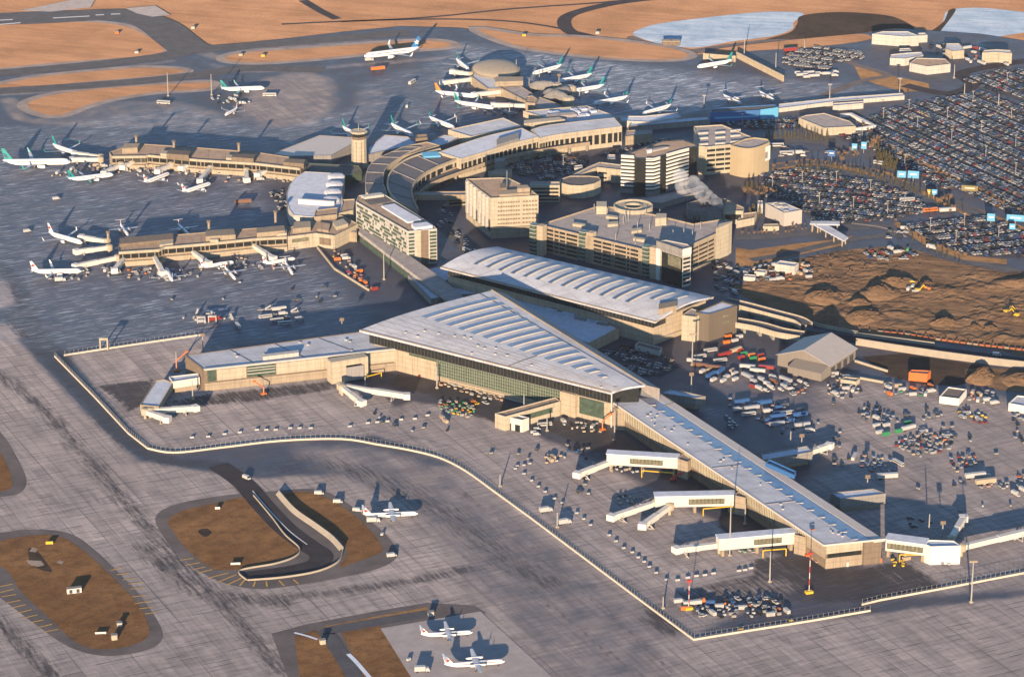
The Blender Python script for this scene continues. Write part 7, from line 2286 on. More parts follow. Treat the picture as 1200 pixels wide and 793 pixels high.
def boom(label, p, tip, colour=None):
    A = P(*p)
    T = thing('boom_lift', label, 'boom lift', A, 'boom lifts')
    m = colour or C_orange
    mb = MB(A)
    mb.box((A.x, A.y), (3.6, 2.4, 1.0), 0.4, 0.7)
    mb.build('chassis', m, T)
    mb = MB(A)
    for sx, sy in ((-1.2, -1.1), (1.2, -1.1), (1.2, 1.1), (-1.2, 1.1)):
        mb.tube([(A.x + sx, A.y + sy - 0.2, 0.6), (A.x + sx, A.y + sy + 0.2, 0.6)], 0.6, 8)
    mb.build('wheel_set', V_tyre, T)
    top = A + Vector(((tip[0] - p[0]) / 1.85, 2, tip[1]))
    el = A.lerp(top, 0.45) + Vector((-(tip[0] - p[0]) / 4, 0, tip[1] * 0.12))
    mb = MB(A)
    mb.bar(A + Vector((0, 0, 1.6)), el, 0.7, 0.8)
    mb.bar(el, top, 0.55, 0.6)
    mb.build('arm', m, T)
    MB(A).box((top.x, top.y), (2.0, 1.2, 1.2), 0.3, top.z - 0.6).build('basket', m, T)
    return T


boom('orange boom lift with raised arm at the hall corner', (706, 505), (716, 11))
boom('orange boom lift reaching over the west end of the wing', (207, 436), (220, 14))
boom('orange boom lift before the tan wall of the western wing', (309, 463), (298, 9))
boom('orange boom lift tall at the pier end corner', (947, 652), (951, 16))
boom('red boom lift lying low near the first gate frame', (789, 563), (797, 4), C_red)
for lab, p, z in (('red and white mobile mast with yellow base before the pier end', (948, 695), 24), ('red and white mobile mast in the fenced yard', (807, 714), 17)):
    A = P(*p)
    T = thing('mobile_mast', lab, 'mast', A, 'mobile masts')
    MB(A).box((A.x, A.y), (4.2, 2.6, 1.4), 0.3, 0.2).build('base', Y_paint, T)
    for i in range(6):
        MB(A).tube([(A.x, A.y, 1.5 + (z - 1.5) * i / 6), (A.x, A.y, 1.5 + (z - 1.5) * (i + 1) / 6)], 0.21, 6).build('mast_section', C_red if i % 2 else W_bright, T)
    MB(A).box((A.x, A.y), (2.6, 1.2, 1.0), 0.3, z).build('mast_head', C_red, T)
def mast(label, p, top, head='bar', group='floodlight masts', base=True):
    A = P(*p)
    h = ht(p[1], top)
    T = thing('floodlight_mast', label, 'floodlight mast', A, group)
    MB(A).tube([(A.x, A.y, 0), (A.x, A.y, h)], [0.5, 0.28], 7).build('pole', F_steel, T)
    if head == 'bar':
        MB(A).box((A.x, A.y), (4.6, 0.8, 1.1), 0.1, h - 0.3).build('lamp_head', W_tan, T)
    elif head == 'ring':
        MB(A).lathe((A.x, A.y), [(0.4, h - 1.4), (1.9, h - 1.2), (1.9, h - 0.2), (0.4, h)], 10).build('lamp_head', F_steel, T)
    elif head == 'dark':
        MB(A).box((A.x, A.y), (3.0, 0.9, 2.2), 0.1, h - 1.2).build('lamp_head', W_brown, T)
    if base:
        MB(A).box((A.x, A.y), (1.6, 1.6, 1.0), 0.4, 0).build('base', W_cream, T)
    return T


for lab, p, t, hd in (
        ('tall pale mast with lamp bar at the far right behind the fence', (1138, 706), 658, 'bar'), ('pale bare mast before the pier end with round block base', (902, 682), 646, 'none'), ('tall mast standing in front of the third gate link', (855, 651), 588, 'none'),
        ('mast at the inner end of the second gate link', (873, 614), 590, 'none'), ('mast at the hall corner with hanging box', (720, 516), 479, 'dark'), ('white bare mast at the brown gate link', (614, 490), 461, 'none'), ('short white mast right of the vestibule', (641, 505), 489, 'none'),
        ('white mast before the green glass wall', (512, 455), 430, 'none'), ('white mast off the west end of the wing', (207, 434), 412, 'none'), ('short mast by the portal block', (428, 452), 441, 'none'), ('thin mast below the western wing gallery', (226, 468), 446, 'none'),
        ('dark mast with lamp box behind the western wing', (238, 412), 392, 'dark'), ('dark mast behind the wing beside the hall tip', (401, 394), 374, 'dark'), ('white mast between boxy lounge and pier shadow', (1088, 632), 602, 'none'), ('dark lamp mast on the boxy link roof side', (1104, 634), 612, 'dark'),
        ('white double mast left of the buses', (811, 428), 392, 'bar'), ('white mast in the shaded trailer rows', (926, 528), 505, 'none'), ('dark lamp mast beside the rear gate link', (939, 530), 510, 'dark'), ('dark lamp mast behind the hall tip link', (810, 460), 438, 'dark'), ('dark lamp mast on the rear grey gate link', (1016, 578), 558, 'dark'),
        ('left one of two tall masts on the old apron', (197, 113), 85, 'none'), ('right one of two tall masts on the old apron', (248, 112), 87, 'none'), ('tall mast above the blast fence left part', (872, 68), 46, 'none'), ('tall mast above the blast fence right end', (909, 82), 62, 'none'),
        ('lamp mast left of the blue shed', (825, 126), 111, 'ring'), ('lamp mast behind the long cargo shed', (972, 121), 98, 'ring'), ('lamp mast at the end of the long cargo shed', (1054, 112), 91, 'ring'), ('mast between check-in hall and dome', (597, 142), 120, 'none'), ('mast left of the check-in hall', (512, 153), 141, 'none'), ('mast at the left corner of the check-in hall', (535, 146), 136, 'none'),
        ('mast on the dome right side, left one', (605, 88), 70, 'none'), ('mast on the dome right side, middle one', (620, 106), 92, 'none'), ('mast on the dome right side, right one', (632, 98), 82, 'none'), ('mast among the teal tailed jets', (655, 108), 88, 'dark'), ('lamp mast right of the teal tailed row', (679, 115), 105, 'none'), ('mast beside the old forecourt cars', (594, 202), 190, 'none'),
        ('small lamp mast by the curved fence, upper one', (586, 570), 556, 'none'), ('small lamp mast by the curved fence, middle one', (653, 618), 600, 'none'), ('small lamp mast by the curved fence, lower one', (777, 713), 699, 'none'), ('lamp post in the yard before the green hotel', (450, 328), 295, 'none'),
        ('lamp mast at the rental yard edge', (943, 56), 46, 'none'), ('lamp mast by the rental yard trucks', (1118, 92), 76, 'none'), ('lamp post by the long stay car park bend', (1130, 112), 98, 'none'), ('lamp post inside the long stay car park', (1170, 124), 110, 'none')):
    mast(lab, p, t, hd)
for lab, p, z in (('tan vent stack with cap on the middle pier, west', (245, 272), 5), ('tan vent stack with cap on the middle pier, east', (323, 262), 6), ('tan vent stack with cap on the upper pier, far left', (160, 171), 5), ('tan vent stack with cap on the upper pier, centre', (204, 176), 4), ('tan vent stack with cap on the upper pier, right', (280, 180), 5), ('tan vent stack at the middle pier west tip', (127, 283), 4)):
    A = P(p[0], p[1], 11)
    T = thing('vent_stack', lab, 'vent stack', (A.x, A.y, 10.8), 'roof vent stacks')
    MB(A).tube([(A.x, A.y, 10.8), (A.x, A.y, 15 + z)], 0.9, 8).build('stack', W_tan, T)
    MB(A).tube([(A.x, A.y, 14 + z), (A.x, A.y, 15.5 + z)], 1.5, 8).build('cap', W_brown, T)

def fence(label, px, step=3.2, hb=1.15, hf=3.4, smooth=4):
    ln = smooth_line(pxs(px), smooth) if smooth else pxs(px)
    T = thing('perimeter_fence', label, 'fence', (ln[0].x, ln[0].y, 0), 'apron fences')
    mb = MB(T.location)
    for a, b in zip(ln[:-1], ln[1:]):
        mb.wall(a, b, 0.6, 0, hb)
    mb.build('concrete_barrier', mat('fence base concrete', (0.48, 0.43, 0.36), 0.8, 0.12, 0.3), T)
    tot = sum((b - a).length for a, b in zip(ln[:-1], ln[1:]))
    step = max(step, tot / 98)
    d = 0.5
    acc = 0
    for a, b in zip(ln[:-1], ln[1:]):
        L = (b - a).length
        while d < acc + L:
            c = lerp(a, b, (d - acc) / L)
            MB(T.location).bar((c.x, c.y + 0.9, 0), (c.x, c.y + 0.9, hf), 0.13, 0.13).build('post', F_steel, T)
            d += step
        acc += L
    mb = MB(T.location)
    for a, b in zip(ln[:-1], ln[1:]):
        for z in (hb + 0.25, hf - 0.2):
            mb.bar((a.x, a.y + 0.9, z), (b.x, b.y + 0.9, z), 0.06, 0.06)
    mb.build('rail', F_steel, T)
    return T


fence('concrete based fence running along the north side of the western wing apron', [(75, 417), (120, 410), (180, 401), (236, 393)], smooth=0)
fence('concrete based fence along the dark service lane west of the wing', [(64, 418), (110, 465), (150, 508), (173, 526)], smooth=0)
fence('concrete based fence along the apron edge south of the western wing', [(173, 526), (204, 531), (260, 525), (330, 517), (400, 515), (440, 521)])
fence('concrete based fence sweeping in a curve across the apron centre', [(440, 521), (480, 528), (515, 537), (545, 552), (580, 577), (620, 606)])
fence('concrete based straight fence running down to the bottom corner', [(620, 606), (680, 651), (760, 711), (813, 750)], smooth=0)
fence('concrete based fence along the bottom of the equipment yard', [(813, 750), (880, 739), (950, 728), (1020, 716)], smooth=0)
fence('concrete based fence running to the right edge past the pale mast', [(1010, 709), (1030, 704), (1100, 691), (1215, 669)], smooth=0)
veh('block', 'yellow', P(868, 738), 0.3, 'yellow barrier block leaning on the yard fence, left one')
veh('block', 'yellow', P(927, 728), 0.3, 'yellow barrier block leaning on the yard fence, right one')
b = P(122, 410)
T = thing('guard_gate', 'tall open steel gate frame on the north fence', 'gate', b)
for s in (-2.5, 2.5):
    MB(b).bar((b.x + s, b.y, 0), (b.x + s, b.y, 8), 1.0, 1.0).build('post', W_cream, T)
MB(b).bar((b.x - 3, b.y, 8), (b.x + 3, b.y, 8), 1.4, 1.6).build('crossbeam', W_cream, T)
for lab, p in (('white steel portal frame on the shaded apron, left one', (236, 379)), ('white steel portal frame on the shaded apron, right one', (249, 378))):
    b = P(*p)
    T = thing('steel_portal', lab, 'portal', b, 'steel portals')
    for s in (-2.6, 2.6):
        MB(b).bar((b.x + s, b.y, 0), (b.x + s, b.y, 4.5), 0.6, 0.6).build('post', W_white, T)
    MB(b).box((b.x, b.y), (6, 2.5, 0.8), 0, 4.5).build('roof', W_white, T)

def sign(label, p, w, h, m, rz=0.1):
    b = P(*p)
    T = thing('airfield_sign', label, 'sign', b, 'airfield signs')
    MB(b).box((b.x, b.y), (w, 0.5, h), rz, 0.5).build('panel', m, T)
    for s in (-0.4, 0.4):
        MB(b).bar((b.x + s * w, b.y, 0), (b.x + s * w, b.y, 0.7), 0.2, 0.2).build('leg', F_steel, T)
    return T


sign('yellow sign board at the top of the left island', (58, 638), 4.2, 1.6, Y_paint)
sign('low white sign board at the bottom of the left island', (118, 743), 6.0, 1.0, W_bright)
sign('white sign board at the bottom of the middle island', (276, 662), 5.5, 1.2, W_bright)
sign('small white board at the top of the middle island', (255, 597), 3, 1.3, W_bright)
for lab, p, w_, h_, m_ in (('white electrical cabinet with two doors on the left island', (87, 694), 8, 3.0, W_bright), ('tan electrical cabinet low on the left island', (134, 749), 3, 3.0, W_cream), ('pale electrical cabinet beside the tan one on the left island', (140, 733), 2.6, 2.2, W_white), ('white weather cabinet at the snowy end of the corner access road', (378, 754), 3, 2.6, W_cream), ('white gate cabinet where the access road meets the corner pad', (505, 721), 3, 2.6, W_white)):
    b = P(*p)
    T = thing('equipment_cabinet', lab, 'cabinet', b, 'equipment cabinets')
    MB(b).box((b.x, b.y), (w_, 2.4, h_), 0.3, 0).build('body', m_, T)
    MB(b).box((b.x, b.y), (w_ + 0.4, 2.8, 0.25), 0.3, h_).build('roof', W_grey, T)
    if w_ > 5:
        for s in (-2, 2):
            MB(b).box((b.x + s * math.cos(0.3) + 0.35, b.y + s * math.sin(0.3) - 1.2), (1.8, 0.15, 2.2), 0.3, 0.3).build('door', F_dark, T)
for px in ([(30, 656), (36, 662), (44, 664), (52, 662), (48, 657)], [(66, 659), (72, 661), (75, 658), (70, 656)], [(34, 646), (42, 647), (44, 643), (38, 641)]):
    sheet('concrete_slab', px, M_gravel, 0.13, False)
sheet('scorched_patch', [(34, 642), (46, 648), (58, 664), (60, 670), (44, 666), (35, 658)], M_shade_ground, 0.12)
sheet('gravel_patch', [(232, 622), (242, 619), (248, 624), (240, 629)], M_shade_ground, 0.12)
for lab, p, m_ in [('small orange marker box in the far grass, nearest the runway bend', (137, 40), C_orange), ('small white marker box in the far grass by the hold pad', (160, 63), W_white), ('small dark cabinet in the far grass strip', (226, 34), W_white), ('small beacon box on the long grass island, left', (282, 66), W_cream), ('small beacon box on the long grass island, right', (308, 67), Y_paint), ('small tank house beside the perimeter track bend', (700, 40), W_white), ('yellow marker box on the far grass by the perimeter track', (614, 43), Y_paint)]:
    b = P(p[0], p[1], -0.4)
    T = thing('marker_box', lab, 'marker box', b, 'airfield marker boxes')
    MB(b).box((b.x, b.y), (3.4, 2.4, 2.4), 0.2, -0.4).build('body', m_, T)
    MB(b).box((b.x, b.y), (3.8, 2.8, 0.3), 0.2, 2.0).build('lid', W_grey, T)
for lab, p in (('brown roofed hut beside the big frozen pond, left one', (781, 53)), ('brown roofed hut beside the big frozen pond, right one', (791, 53))):
    b = P(p[0], p[1], -0.4)
    T = thing('pump_hut', lab, 'hut', b, 'pump huts')
    MB(b).box((b.x, b.y), (8, 6, 4), 0.1, -0.4).build('wall', W_brown, T)
    MB(b).box((b.x, b.y), (8.8, 6.8, 0.8), 0.1, 3.6).build('roof', W_tan, T)

def gantry(label, p, panels, h=8):
    b = P(*p)
    T = thing('road_sign', label, 'road sign', b, 'blue road signs')
    for dx, w_, hh, m_ in panels:
        MB(b).box((b.x + dx, b.y), (w_, 0.4, hh), -0.25, h - hh).build('panel', m_, T)
        MB(b).box((b.x + dx, b.y - 0.35), (w_ * 0.6, 0.15, hh * 0.18), -0.25, h - hh * 0.55).build('lettering', W_bright, T)
        MB(b).bar((b.x + dx, b.y + 0.5, 0), (b.x + dx, b.y + 0.5, h), 0.35, 0.35).build('post', F_steel, T)
    return T


gantry('pair of light blue sign panels over the long stay road', (1062, 213), [(-4, 7, 5.5, C_sky), (5.5, 9, 6, C_sky)], 9)
gantry('pale blue sign panel between the spruce groups, left one', (1001, 182), [(0, 4.5, 6, C_sky)], 10)
gantry('light blue sign panel between the spruce groups, right one', (1012, 180), [(0, 4.5, 6, C_sky)], 10)
gantry('dark blue sign panel tilted beside the curved hotel road', (974, 190), [(0, 6, 5, C_blue)], 10)
gantry('wide blue sign panel at the right edge of the road', (1190, 262), [(0, 14, 5, C_sky)], 7)
gantry('small blue sign cube beside the lower right road, upper one', (1161, 262), [(0, 6, 6, C_sky)], 8)
gantry('small blue sign cube beside the lower right road, lower one', (1186, 271), [(0, 4.5, 4.5, C_sky)], 6)
gantry('small blue and yellow sign on the verge of the middle car park', (1091, 232), [(-1.8, 3, 4, Y_paint), (2.2, 5, 4.5, C_sky)], 7)
gantry('yellow framed dark sign board beside the long stay road', (1136, 226), [(0, 13, 4.5, mat('brown sign board', (0.20, 0.16, 0.07)))], 6)

for px, w_, m_, z in (
        ([(480, 262), (505, 240), (530, 222), (570, 206), (620, 200)], 18, M_road, 0.06), ([(500, 250), (525, 268), (545, 285), (560, 300)], 16, M_road, 0.07),
        ([(560, 300), (620, 322), (700, 342), (800, 366)], 14, M_road, 0.06), ([(862, 278), (900, 277), (950, 272), (1000, 266), (1060, 268), (1090, 285), (1130, 303), (1180, 316), (1240, 325)], 14, M_road, 0.12),
        ([(880, 305), (920, 298), (980, 284), (1040, 275), (1060, 274)], 9, M_road, 0.13), ([(1004, 150), (1020, 180), (1060, 205), (1110, 232), (1160, 258), (1220, 285)], 14, M_road, 0.13),
        ([(905, 196), (950, 190), (1000, 195), (1040, 208), (1080, 225)], 10, M_road, 0.12), ([(1000, 130), (1010, 142), (1060, 168), (1120, 200), (1180, 230), (1240, 256)], 9, M_road, 0.14),
        ([(900, 385), (960, 393), (1010, 399), (1100, 411), (1220, 426)], 14, M_asph, 0.1), ([(900, 170), (940, 165), (985, 172), (1000, 184)], 12, M_road, 0.11), ([(965, 112), (1010, 95), (1040, 88), (1000, 75), (985, 64)], 9, M_asph2, 0.1), ([(1060, 100), (1110, 110), (1140, 100), (1128, 86), (1180, 75), (1240, 66)], 14, M_asph, 0.12)):
    path_sheet('road', px, w_, m_, z)
sheet('verge', [(1004, 152), (1030, 168), (1075, 192), (1130, 222), (1180, 246), (1220, 262), (1215, 254), (1130, 212), (1075, 184), (1035, 160)], M_verge, 0.10, False)
sheet('verge', [(905, 200), (960, 193), (1010, 203), (1050, 214), (1090, 232), (1130, 252), (1180, 268), (1220, 284), (1220, 274), (1150, 246), (1085, 222), (1050, 204), (1000, 192), (950, 186), (905, 192)], M_verge, 0.10, False)
sheet('verge', [(1046, 262), (1085, 288), (1130, 305), (1180, 310), (1180, 304), (1130, 299), (1090, 282), (1055, 260)], M_verge, 0.15, False)
sheet('verge', [(1000, 75), (1040, 88), (1088, 98), (1090, 106), (1060, 108), (1030, 100), (1008, 92)], M_verge, 0.09, False)
sheet('verge', [(862, 290), (880, 293), (930, 286), (985, 280), (1000, 276), (985, 288), (930, 300), (880, 312), (862, 312)], M_verge, 0.11, False)
path_sheet('verge_strip', [(1000, 262), (1030, 266), (1050, 272), (1062, 278)], 2.2, M_gravel, 0.17)
for i in range(9):
    a = 0.06 + i * 0.11
site = smooth_line(pxs([(856, 330), (880, 316), (940, 302), (1000, 292), (1060, 290), (1110, 305), (1180, 318), (1290, 330), (1290, 440), (1180, 412), (1090, 400), (1010, 392), (960, 380), (925, 366), (880, 352)]), 4, True)
struct('building_site', MB(P(1000, 340)).poly(site, 0.05), M_dirt)
from mathutils import noise as mn
xs_, ys_ = [p.x for p in site], [p.y for p in site]
mb = MB(P(1000, 340))
ST = 2.2
nx_, ny_ = int((max(xs_) - min(xs_)) / ST), int((max(ys_) - min(ys_)) / ST)
idx_ = {}
vl, fl_ = [], []
for j in range(ny_ + 1):
    for i in range(nx_ + 1):
        x, y = min(xs_) + i * ST, min(ys_) + j * ST
        if inside(site, x, y):
            q = Vector((x * 0.018, y * 0.03, 0))
            z = mn.fractal(q, 1.0, 2.0, 6) * 1.7 + 0.3 + mn.noise(Vector((x * 0.16, y * 0.16, 3))) * 1.0 + mn.noise(Vector((x * 0.5, y * 0.5, 9))) * 0.5
            edge_ = min(1.0, min(abs(x - p.x) + abs(y - p.y) for p in site) / 22)
            idx_[i, j] = len(vl)
            vl.append((x, y, max(-0.2, z) * edge_ + 0.02))
for (i, j), k in idx_.items():
    if (i + 1, j) in idx_ and (i, j + 1) in idx_ and (i + 1, j + 1) in idx_:
        fl_.append((k, idx_[i + 1, j], idx_[i + 1, j + 1], idx_[i, j + 1]))
mb.add(vl, fl_)
struct('churned_earth', mb, M_dirt)
sheet('bare_earth', [(1130, 434), (1170, 432), (1260, 440), (1260, 462), (1180, 458), (1150, 450)], M_dirt, 0.07)
sheet('dark_yard', [(1010, 418), (1060, 414), (1160, 430), (1150, 444), (1120, 452), (1080, 450), (1040, 440)], M_shade_ground, 0.06, False)


def mound(px, h, seed, name='earth_mound'):
    """rough heap over a photo footprint"""
    r = random.Random(seed)
    pts = smooth_line(pxs(px), 4, True)
    c = V2(centre(pts))
    mb = MB(c)
    mb.sm = False
    rows = []
    n = 7
    for k in range(n + 1):
        t = k / n
        zz = h * (1 - (1 - t) ** 1.6) if t < 1 else h
        rows.append([Vector((*(lerp(p, c, t * 0.97) + Vector((r.uniform(-1, 1), r.uniform(-1, 1))) * (1.2 if 0 < k else 0)), zz * r.uniform(0.75, 1.1) if 0 < k else -0.1)) for p in pts])
    for row in rows:
        row.append(row[0].copy())
    mb.grid(rows)
    return struct(name, mb, M_dirt)


for i, (px, h) in enumerate(([[(1006, 344), (1020, 336), (1040, 334), (1058, 345), (1040, 352), (1015, 352)], 5.5], [[(985, 372), (1000, 362), (1030, 362), (1042, 374), (1020, 380), (995, 380)], 4], [[(990, 356), (1005, 352), (1022, 356), (1010, 362)], 4], [[(1018, 334), (1040, 326), (1075, 328), (1070, 338), (1040, 338)], 5], [[(1088, 379), (1104, 374), (1122, 377), (1118, 382), (1098, 383)], 4], [[(1134, 384), (1142, 381), (1150, 384), (1142, 387)], 2.5], [[(1152, 386), (1160, 381), (1170, 386), (1160, 388)], 2.5], [[(940, 346), (975, 340), (988, 346), (980, 358), (950, 356)], 5], [[(1130, 446), (1150, 433), (1162, 434), (1165, 448), (1150, 452)], 7], [[(1170, 440), (1230, 436), (1240, 452), (1190, 456)], 5], [[(1160, 330), (1230, 325), (1240, 336), (1180, 338)], 4], [[(1075, 335), (1085, 329), (1095, 333), (1088, 340)], 3])):
    mound(px, h, i)
cluster([(870, 316), (930, 306), (960, 316), (950, 326), (880, 332)], [('truck', 'white', 5), ('container', 'beige', 5), ('suv', 'white', 8), ('suv', 'black', 6), ('unit', 'orange', 4), ('container', 'white', 3), ('pickup', 'red', 2), ('pickup', 'white', 4)], 'in the building site compound', 'vehicles in the site compound', seed=70)
cluster([(1010, 295), (1060, 290), (1085, 300), (1060, 308), (1015, 306)], [('suv', 'red', 3), ('suv', 'white', 6), ('pickup', 'blue', 3), ('pickup', 'white', 4), ('truck', 'white', 2), ('container', 'green', 1)], 'on the far edge of the building site', 'vehicles at the site far edge', seed=71)
cluster([(836, 306), (870, 316), (866, 346), (840, 340)], [('suv', 'white', 8), ('suv', 'grey', 10), ('pickup', 'blue', 3), ('truck', 'white', 3), ('suv', 'black', 8)], 'in the shaded lane by the parkade corner', 'cars in the lane by the parkade', seed=72)
cluster([(1060, 330), (1090, 336), (1085, 344), (1064, 343)], [('container', 'white', 2), ('truck', 'yellow', 1), ('truck', 'white', 1), ('truck', 'orange', 1)], 'beside the big earth mound', 'machines by the big earth mound', seed=73)
for lab, p, rz in (('yellow excavator on the building site, left one', (1180, 367), 0.4), ('yellow excavator on the building site, right one', (1190, 371), 2.4), ('yellow excavator by the pale earth heap', (1076, 342), 0.3)):
    b = P(*p)
    T = thing('excavator', lab, 'excavator', b, 'yellow excavators', rz)
    for s in (-1.2, 1.2):
        MB().box((0, s), (4.2, 0.8, 1.0), 0, 0).build('track', V_tyre, T)
    MB().box((-0.6, 0), (3.4, 2.6, 1.6), 0, 1.1).build('body', Y_paint, T)
    MB().box((0.9, 0.7), (1.4, 1.2, 1.7), 0, 1.6).build('cab', V_glass, T)
    mb = MB()
    mb.bar((0.8, -0.6, 2.0), (3.8, -0.6, 5.0), 0.5, 0.6)
    mb.bar((3.8, -0.6, 5.0), (6.4, -0.6, 2.2), 0.4, 0.5)
    mb.build('arm', Y_paint, T)
    MB().box((6.4, -0.6), (1.0, 1.2, 1.2), 0, 1.2).build('bucket', F_dark, T)
for lab, px in (('left part of the orange plastic barrier line beside the building road', [(1028, 389), (1060, 392), (1096, 398)]), ('right part of the orange plastic barrier line beside the building road', [(1096, 398), (1140, 404), (1220, 413)])):
    ln = pxs(px)
    T = thing('plastic_barrier', lab, 'barrier', (ln[0].x, ln[0].y, 0), 'orange plastic barriers')
    for a, b in zip(ln[:-1], ln[1:]):
        n = max(1, int((b - a).length / 4))
        for k in range(n):
            p, q = lerp(a, b, (k + 0.08) / n), lerp(a, b, (k + 0.8) / n)
            MB(T.location).wall(p, q, 0.9, 0, 1.3).build('barrier_block', mat('faded orange plastic', (0.30, 0.095, 0.04)) if (k * 7) % 5 else R_brown, T)
T = building('orange_shed', 'orange brown container shed in the dark yard before the retaining wall', [(1065, 436), (1087, 438), (1091, 434), (1068, 433)], 6, C_orange, R_brown, 'shed')
T = building('store_shed', 'white sided store shed with ribbed dark roof beside the earth heap', [(1101, 464), (1124, 467), (1133, 456), (1111, 453)], 5, W_bright, mat('ribbed brown roof', (0.16, 0.125, 0.10), 0.7, 0.2, 0.5), 'shed')
T = building('store_tent', 'two white ridged store tents cut by the right edge', [(1182, 472), (1215, 478), (1220, 466), (1192, 463)], 5.5, W_bright, R_white, 'tent')
T = building('yard_office', 'tan yard office hut in front of the gabled shed', [(985, 444), (1003, 447), (1008, 443), (990, 441)], 3.5, W_cream, R_brown, 'hut')
for lab, px in (('low cream yard wall in front of the gabled shed', [(985, 440), (1035, 449)]), ('cream kerb wall round the orange container yard before the green hotel', [(372, 291), (392, 316)]), ('cream kerb wall at the lower side of the orange container yard', [(392, 316), (432, 341)]), ('low cream kerb wall right of the gabled shed', [(1002, 424), (1040, 436)])):
    ln = pxs(px)
    solo('yard_wall', lab, 'wall', MB(ln[0]).wall(ln[0], ln[1], 1.0, 0, 1.6), W_cream)

L_con = mat('spruce needles', (0.13, 0.105, 0.045), 0.9, 0.35, 0.4)
L_con2 = mat('dark spruce needles', (0.06, 0.055, 0.028), 0.9, 0.35, 0.4)
L_bare = mat('bare twigs', (0.20, 0.13, 0.08), 0.9, 0.3, 0.5)
L_bark = mat('bark', (0.07, 0.05, 0.035), 0.9, 0.3, 0.5)


def tree_proto(kind, seed):
    r = random.Random(seed)
    if kind == 'spruce':
        crown = MB()
        h = 9.5
        for k in range(420):
            t = r.random() ** 0.8
            rad = (1 - t) * 1.9 + 0.12
            a = r.uniform(0, 6.283)
            q = rad * (0.35 + 0.65 * r.random() ** 0.5)
            z = 0.9 + t * (h - 0.9)
            c = Vector((math.cos(a) * q, math.sin(a) * q, z))
            d = Vector((math.cos(a), math.sin(a), -0.45)) * r.uniform(0.35, 0.8) * (0.4 + 0.6 * (1 - t))
            s = Vector((-math.sin(a), math.cos(a), r.uniform(-.3, .3))) * r.uniform(0.22, 0.5)
            crown.cur = 0 if r.random() < 0.6 else 1
            crown.add([c - s, c + s, c + d], [(0, 1, 2)])
        trunk = MB().tube([(0, 0, 0), (0, 0, h * 0.9)], [0.18, 0.03], 5)
        return crown, trunk
    crown = MB()
    trunk = MB().tube([(0, 0, 0), (0, 0, 3.2)], [0.22, 0.12], 5)
    for b_ in range(11):
        a = r.uniform(0, 6.283)
        z0 = r.uniform(1.6, 3.2)
        L = r.uniform(2.0, 3.6)
        d = Vector((math.cos(a) * 0.6, math.sin(a) * 0.6, r.uniform(0.6, 1.2))).normalized()
        e = Vector((0, 0, z0)) + d * L
        trunk.tube([(0, 0, z0), e], [0.09, 0.03], 4)
        for k in range(34):
            c = Vector((0, 0, z0)) + d * L * r.uniform(0.35, 1.05)
            q = Vector((r.gauss(0, 1), r.gauss(0, 1), r.gauss(0.3, 0.8))).normalized() * r.uniform(0.6, 1.3)
            s = q.cross(Vector((r.random(), r.random(), r.random()))).normalized() * 0.13
            crown.add([c - s, c + s, c + q], [(0, 1, 2)])
    return crown, trunk


PROTO = {}
for kind in ('spruce', 'bare'):
    for v in range(3):
        c, t = tree_proto(kind, 40 + v)
        PROTO[kind, v] = (c.mesh('crown', [L_con, L_con2] if kind == 'spruce' else L_bare), t.mesh('trunk', L_bark))


def tree(kind, p, sc, label, group, r):
    T = thing({'spruce': 'spruce_tree', 'bare': 'bare_tree'}[kind], label, 'tree', p, group, r.uniform(0, 6.28))
    T.scale = (sc, sc, sc * r.uniform(0.9, 1.15))
    cm, tm = PROTO[kind, r.randint(0, 2)]
    for nm, me in (('crown', cm), ('trunk', tm)):
        o = bpy.data.objects.new(nm, me)
        COL.objects.link(o)
        o.parent = T


def grove(kind, px, n, sc, desc, seed, line=False):
    r = random.Random(seed)
    pts = pxs(px)
    word = {'spruce': 'slender spruce tree ', 'bare': 'bare brown tree '}[kind]
    if line:
        for i in range(n):
            s = (i + r.uniform(-.25, .25)) / max(1, n - 1) * (len(pts) - 1)
            k = min(len(pts) - 2, max(0, int(s)))
            p = lerp(pts[k], pts[k + 1], s - k)
            tree(kind, (p.x + r.uniform(-1, 1), p.y + r.uniform(-2, 2), 0.1), sc * r.uniform(0.7, 1.15), word + desc, word + desc, r)
    else:
        xs, ys = [p.x for p in pts], [p.y for p in pts]
        k = 0
        while k < n:
            x, y = r.uniform(min(xs), max(xs)), r.uniform(min(ys), max(ys))
            if inside(pts, x, y):
                tree(kind, (x, y, 0.1), sc * r.uniform(0.6, 1.2), word + desc, word + desc, r)
                k += 1


grove('spruce', [(898, 165), (930, 163), (968, 166)], 17, 0.95, 'in the row behind the curved ramp wall', 1, True)
grove('spruce', [(1018, 185), (1030, 182), (1054, 196), (1048, 202), (1024, 196)], 24, 1.05, 'in the dense clump beside the long stay road', 2)
grove('bare', [(975, 182), (1002, 176), (1006, 186), (985, 192)], 12, 0.9, 'in the thicket by the blue signs', 3)
grove('bare', [(1016, 170), (1030, 168), (1028, 178), (1018, 178)], 4, 1.5, 'standing tall above the spruce clump', 4)
grove('spruce', [(935, 203), (970, 199), (1010, 207), (1060, 222), (1110, 244)], 34, 0.75, 'in the thin row along the middle car park', 5, True)
grove('bare', [(1096, 240), (1110, 232), (1128, 246), (1112, 252)], 12, 0.95, 'in the thicket between the two car parks', 6)
grove('bare', [(1010, 150), (1050, 178), (1100, 205), (1160, 236), (1205, 256)], 30, 0.7, 'along the long stay road verge', 20, True)
grove('bare', [(1050, 262), (1085, 286), (1130, 303)], 14, 0.6, 'along the bypass verge', 21, True)
grove('bare', [(905, 198), (960, 192), (1010, 202), (1060, 217)], 14, 0.7, 'among the spruces of the middle car park row', 22, True)
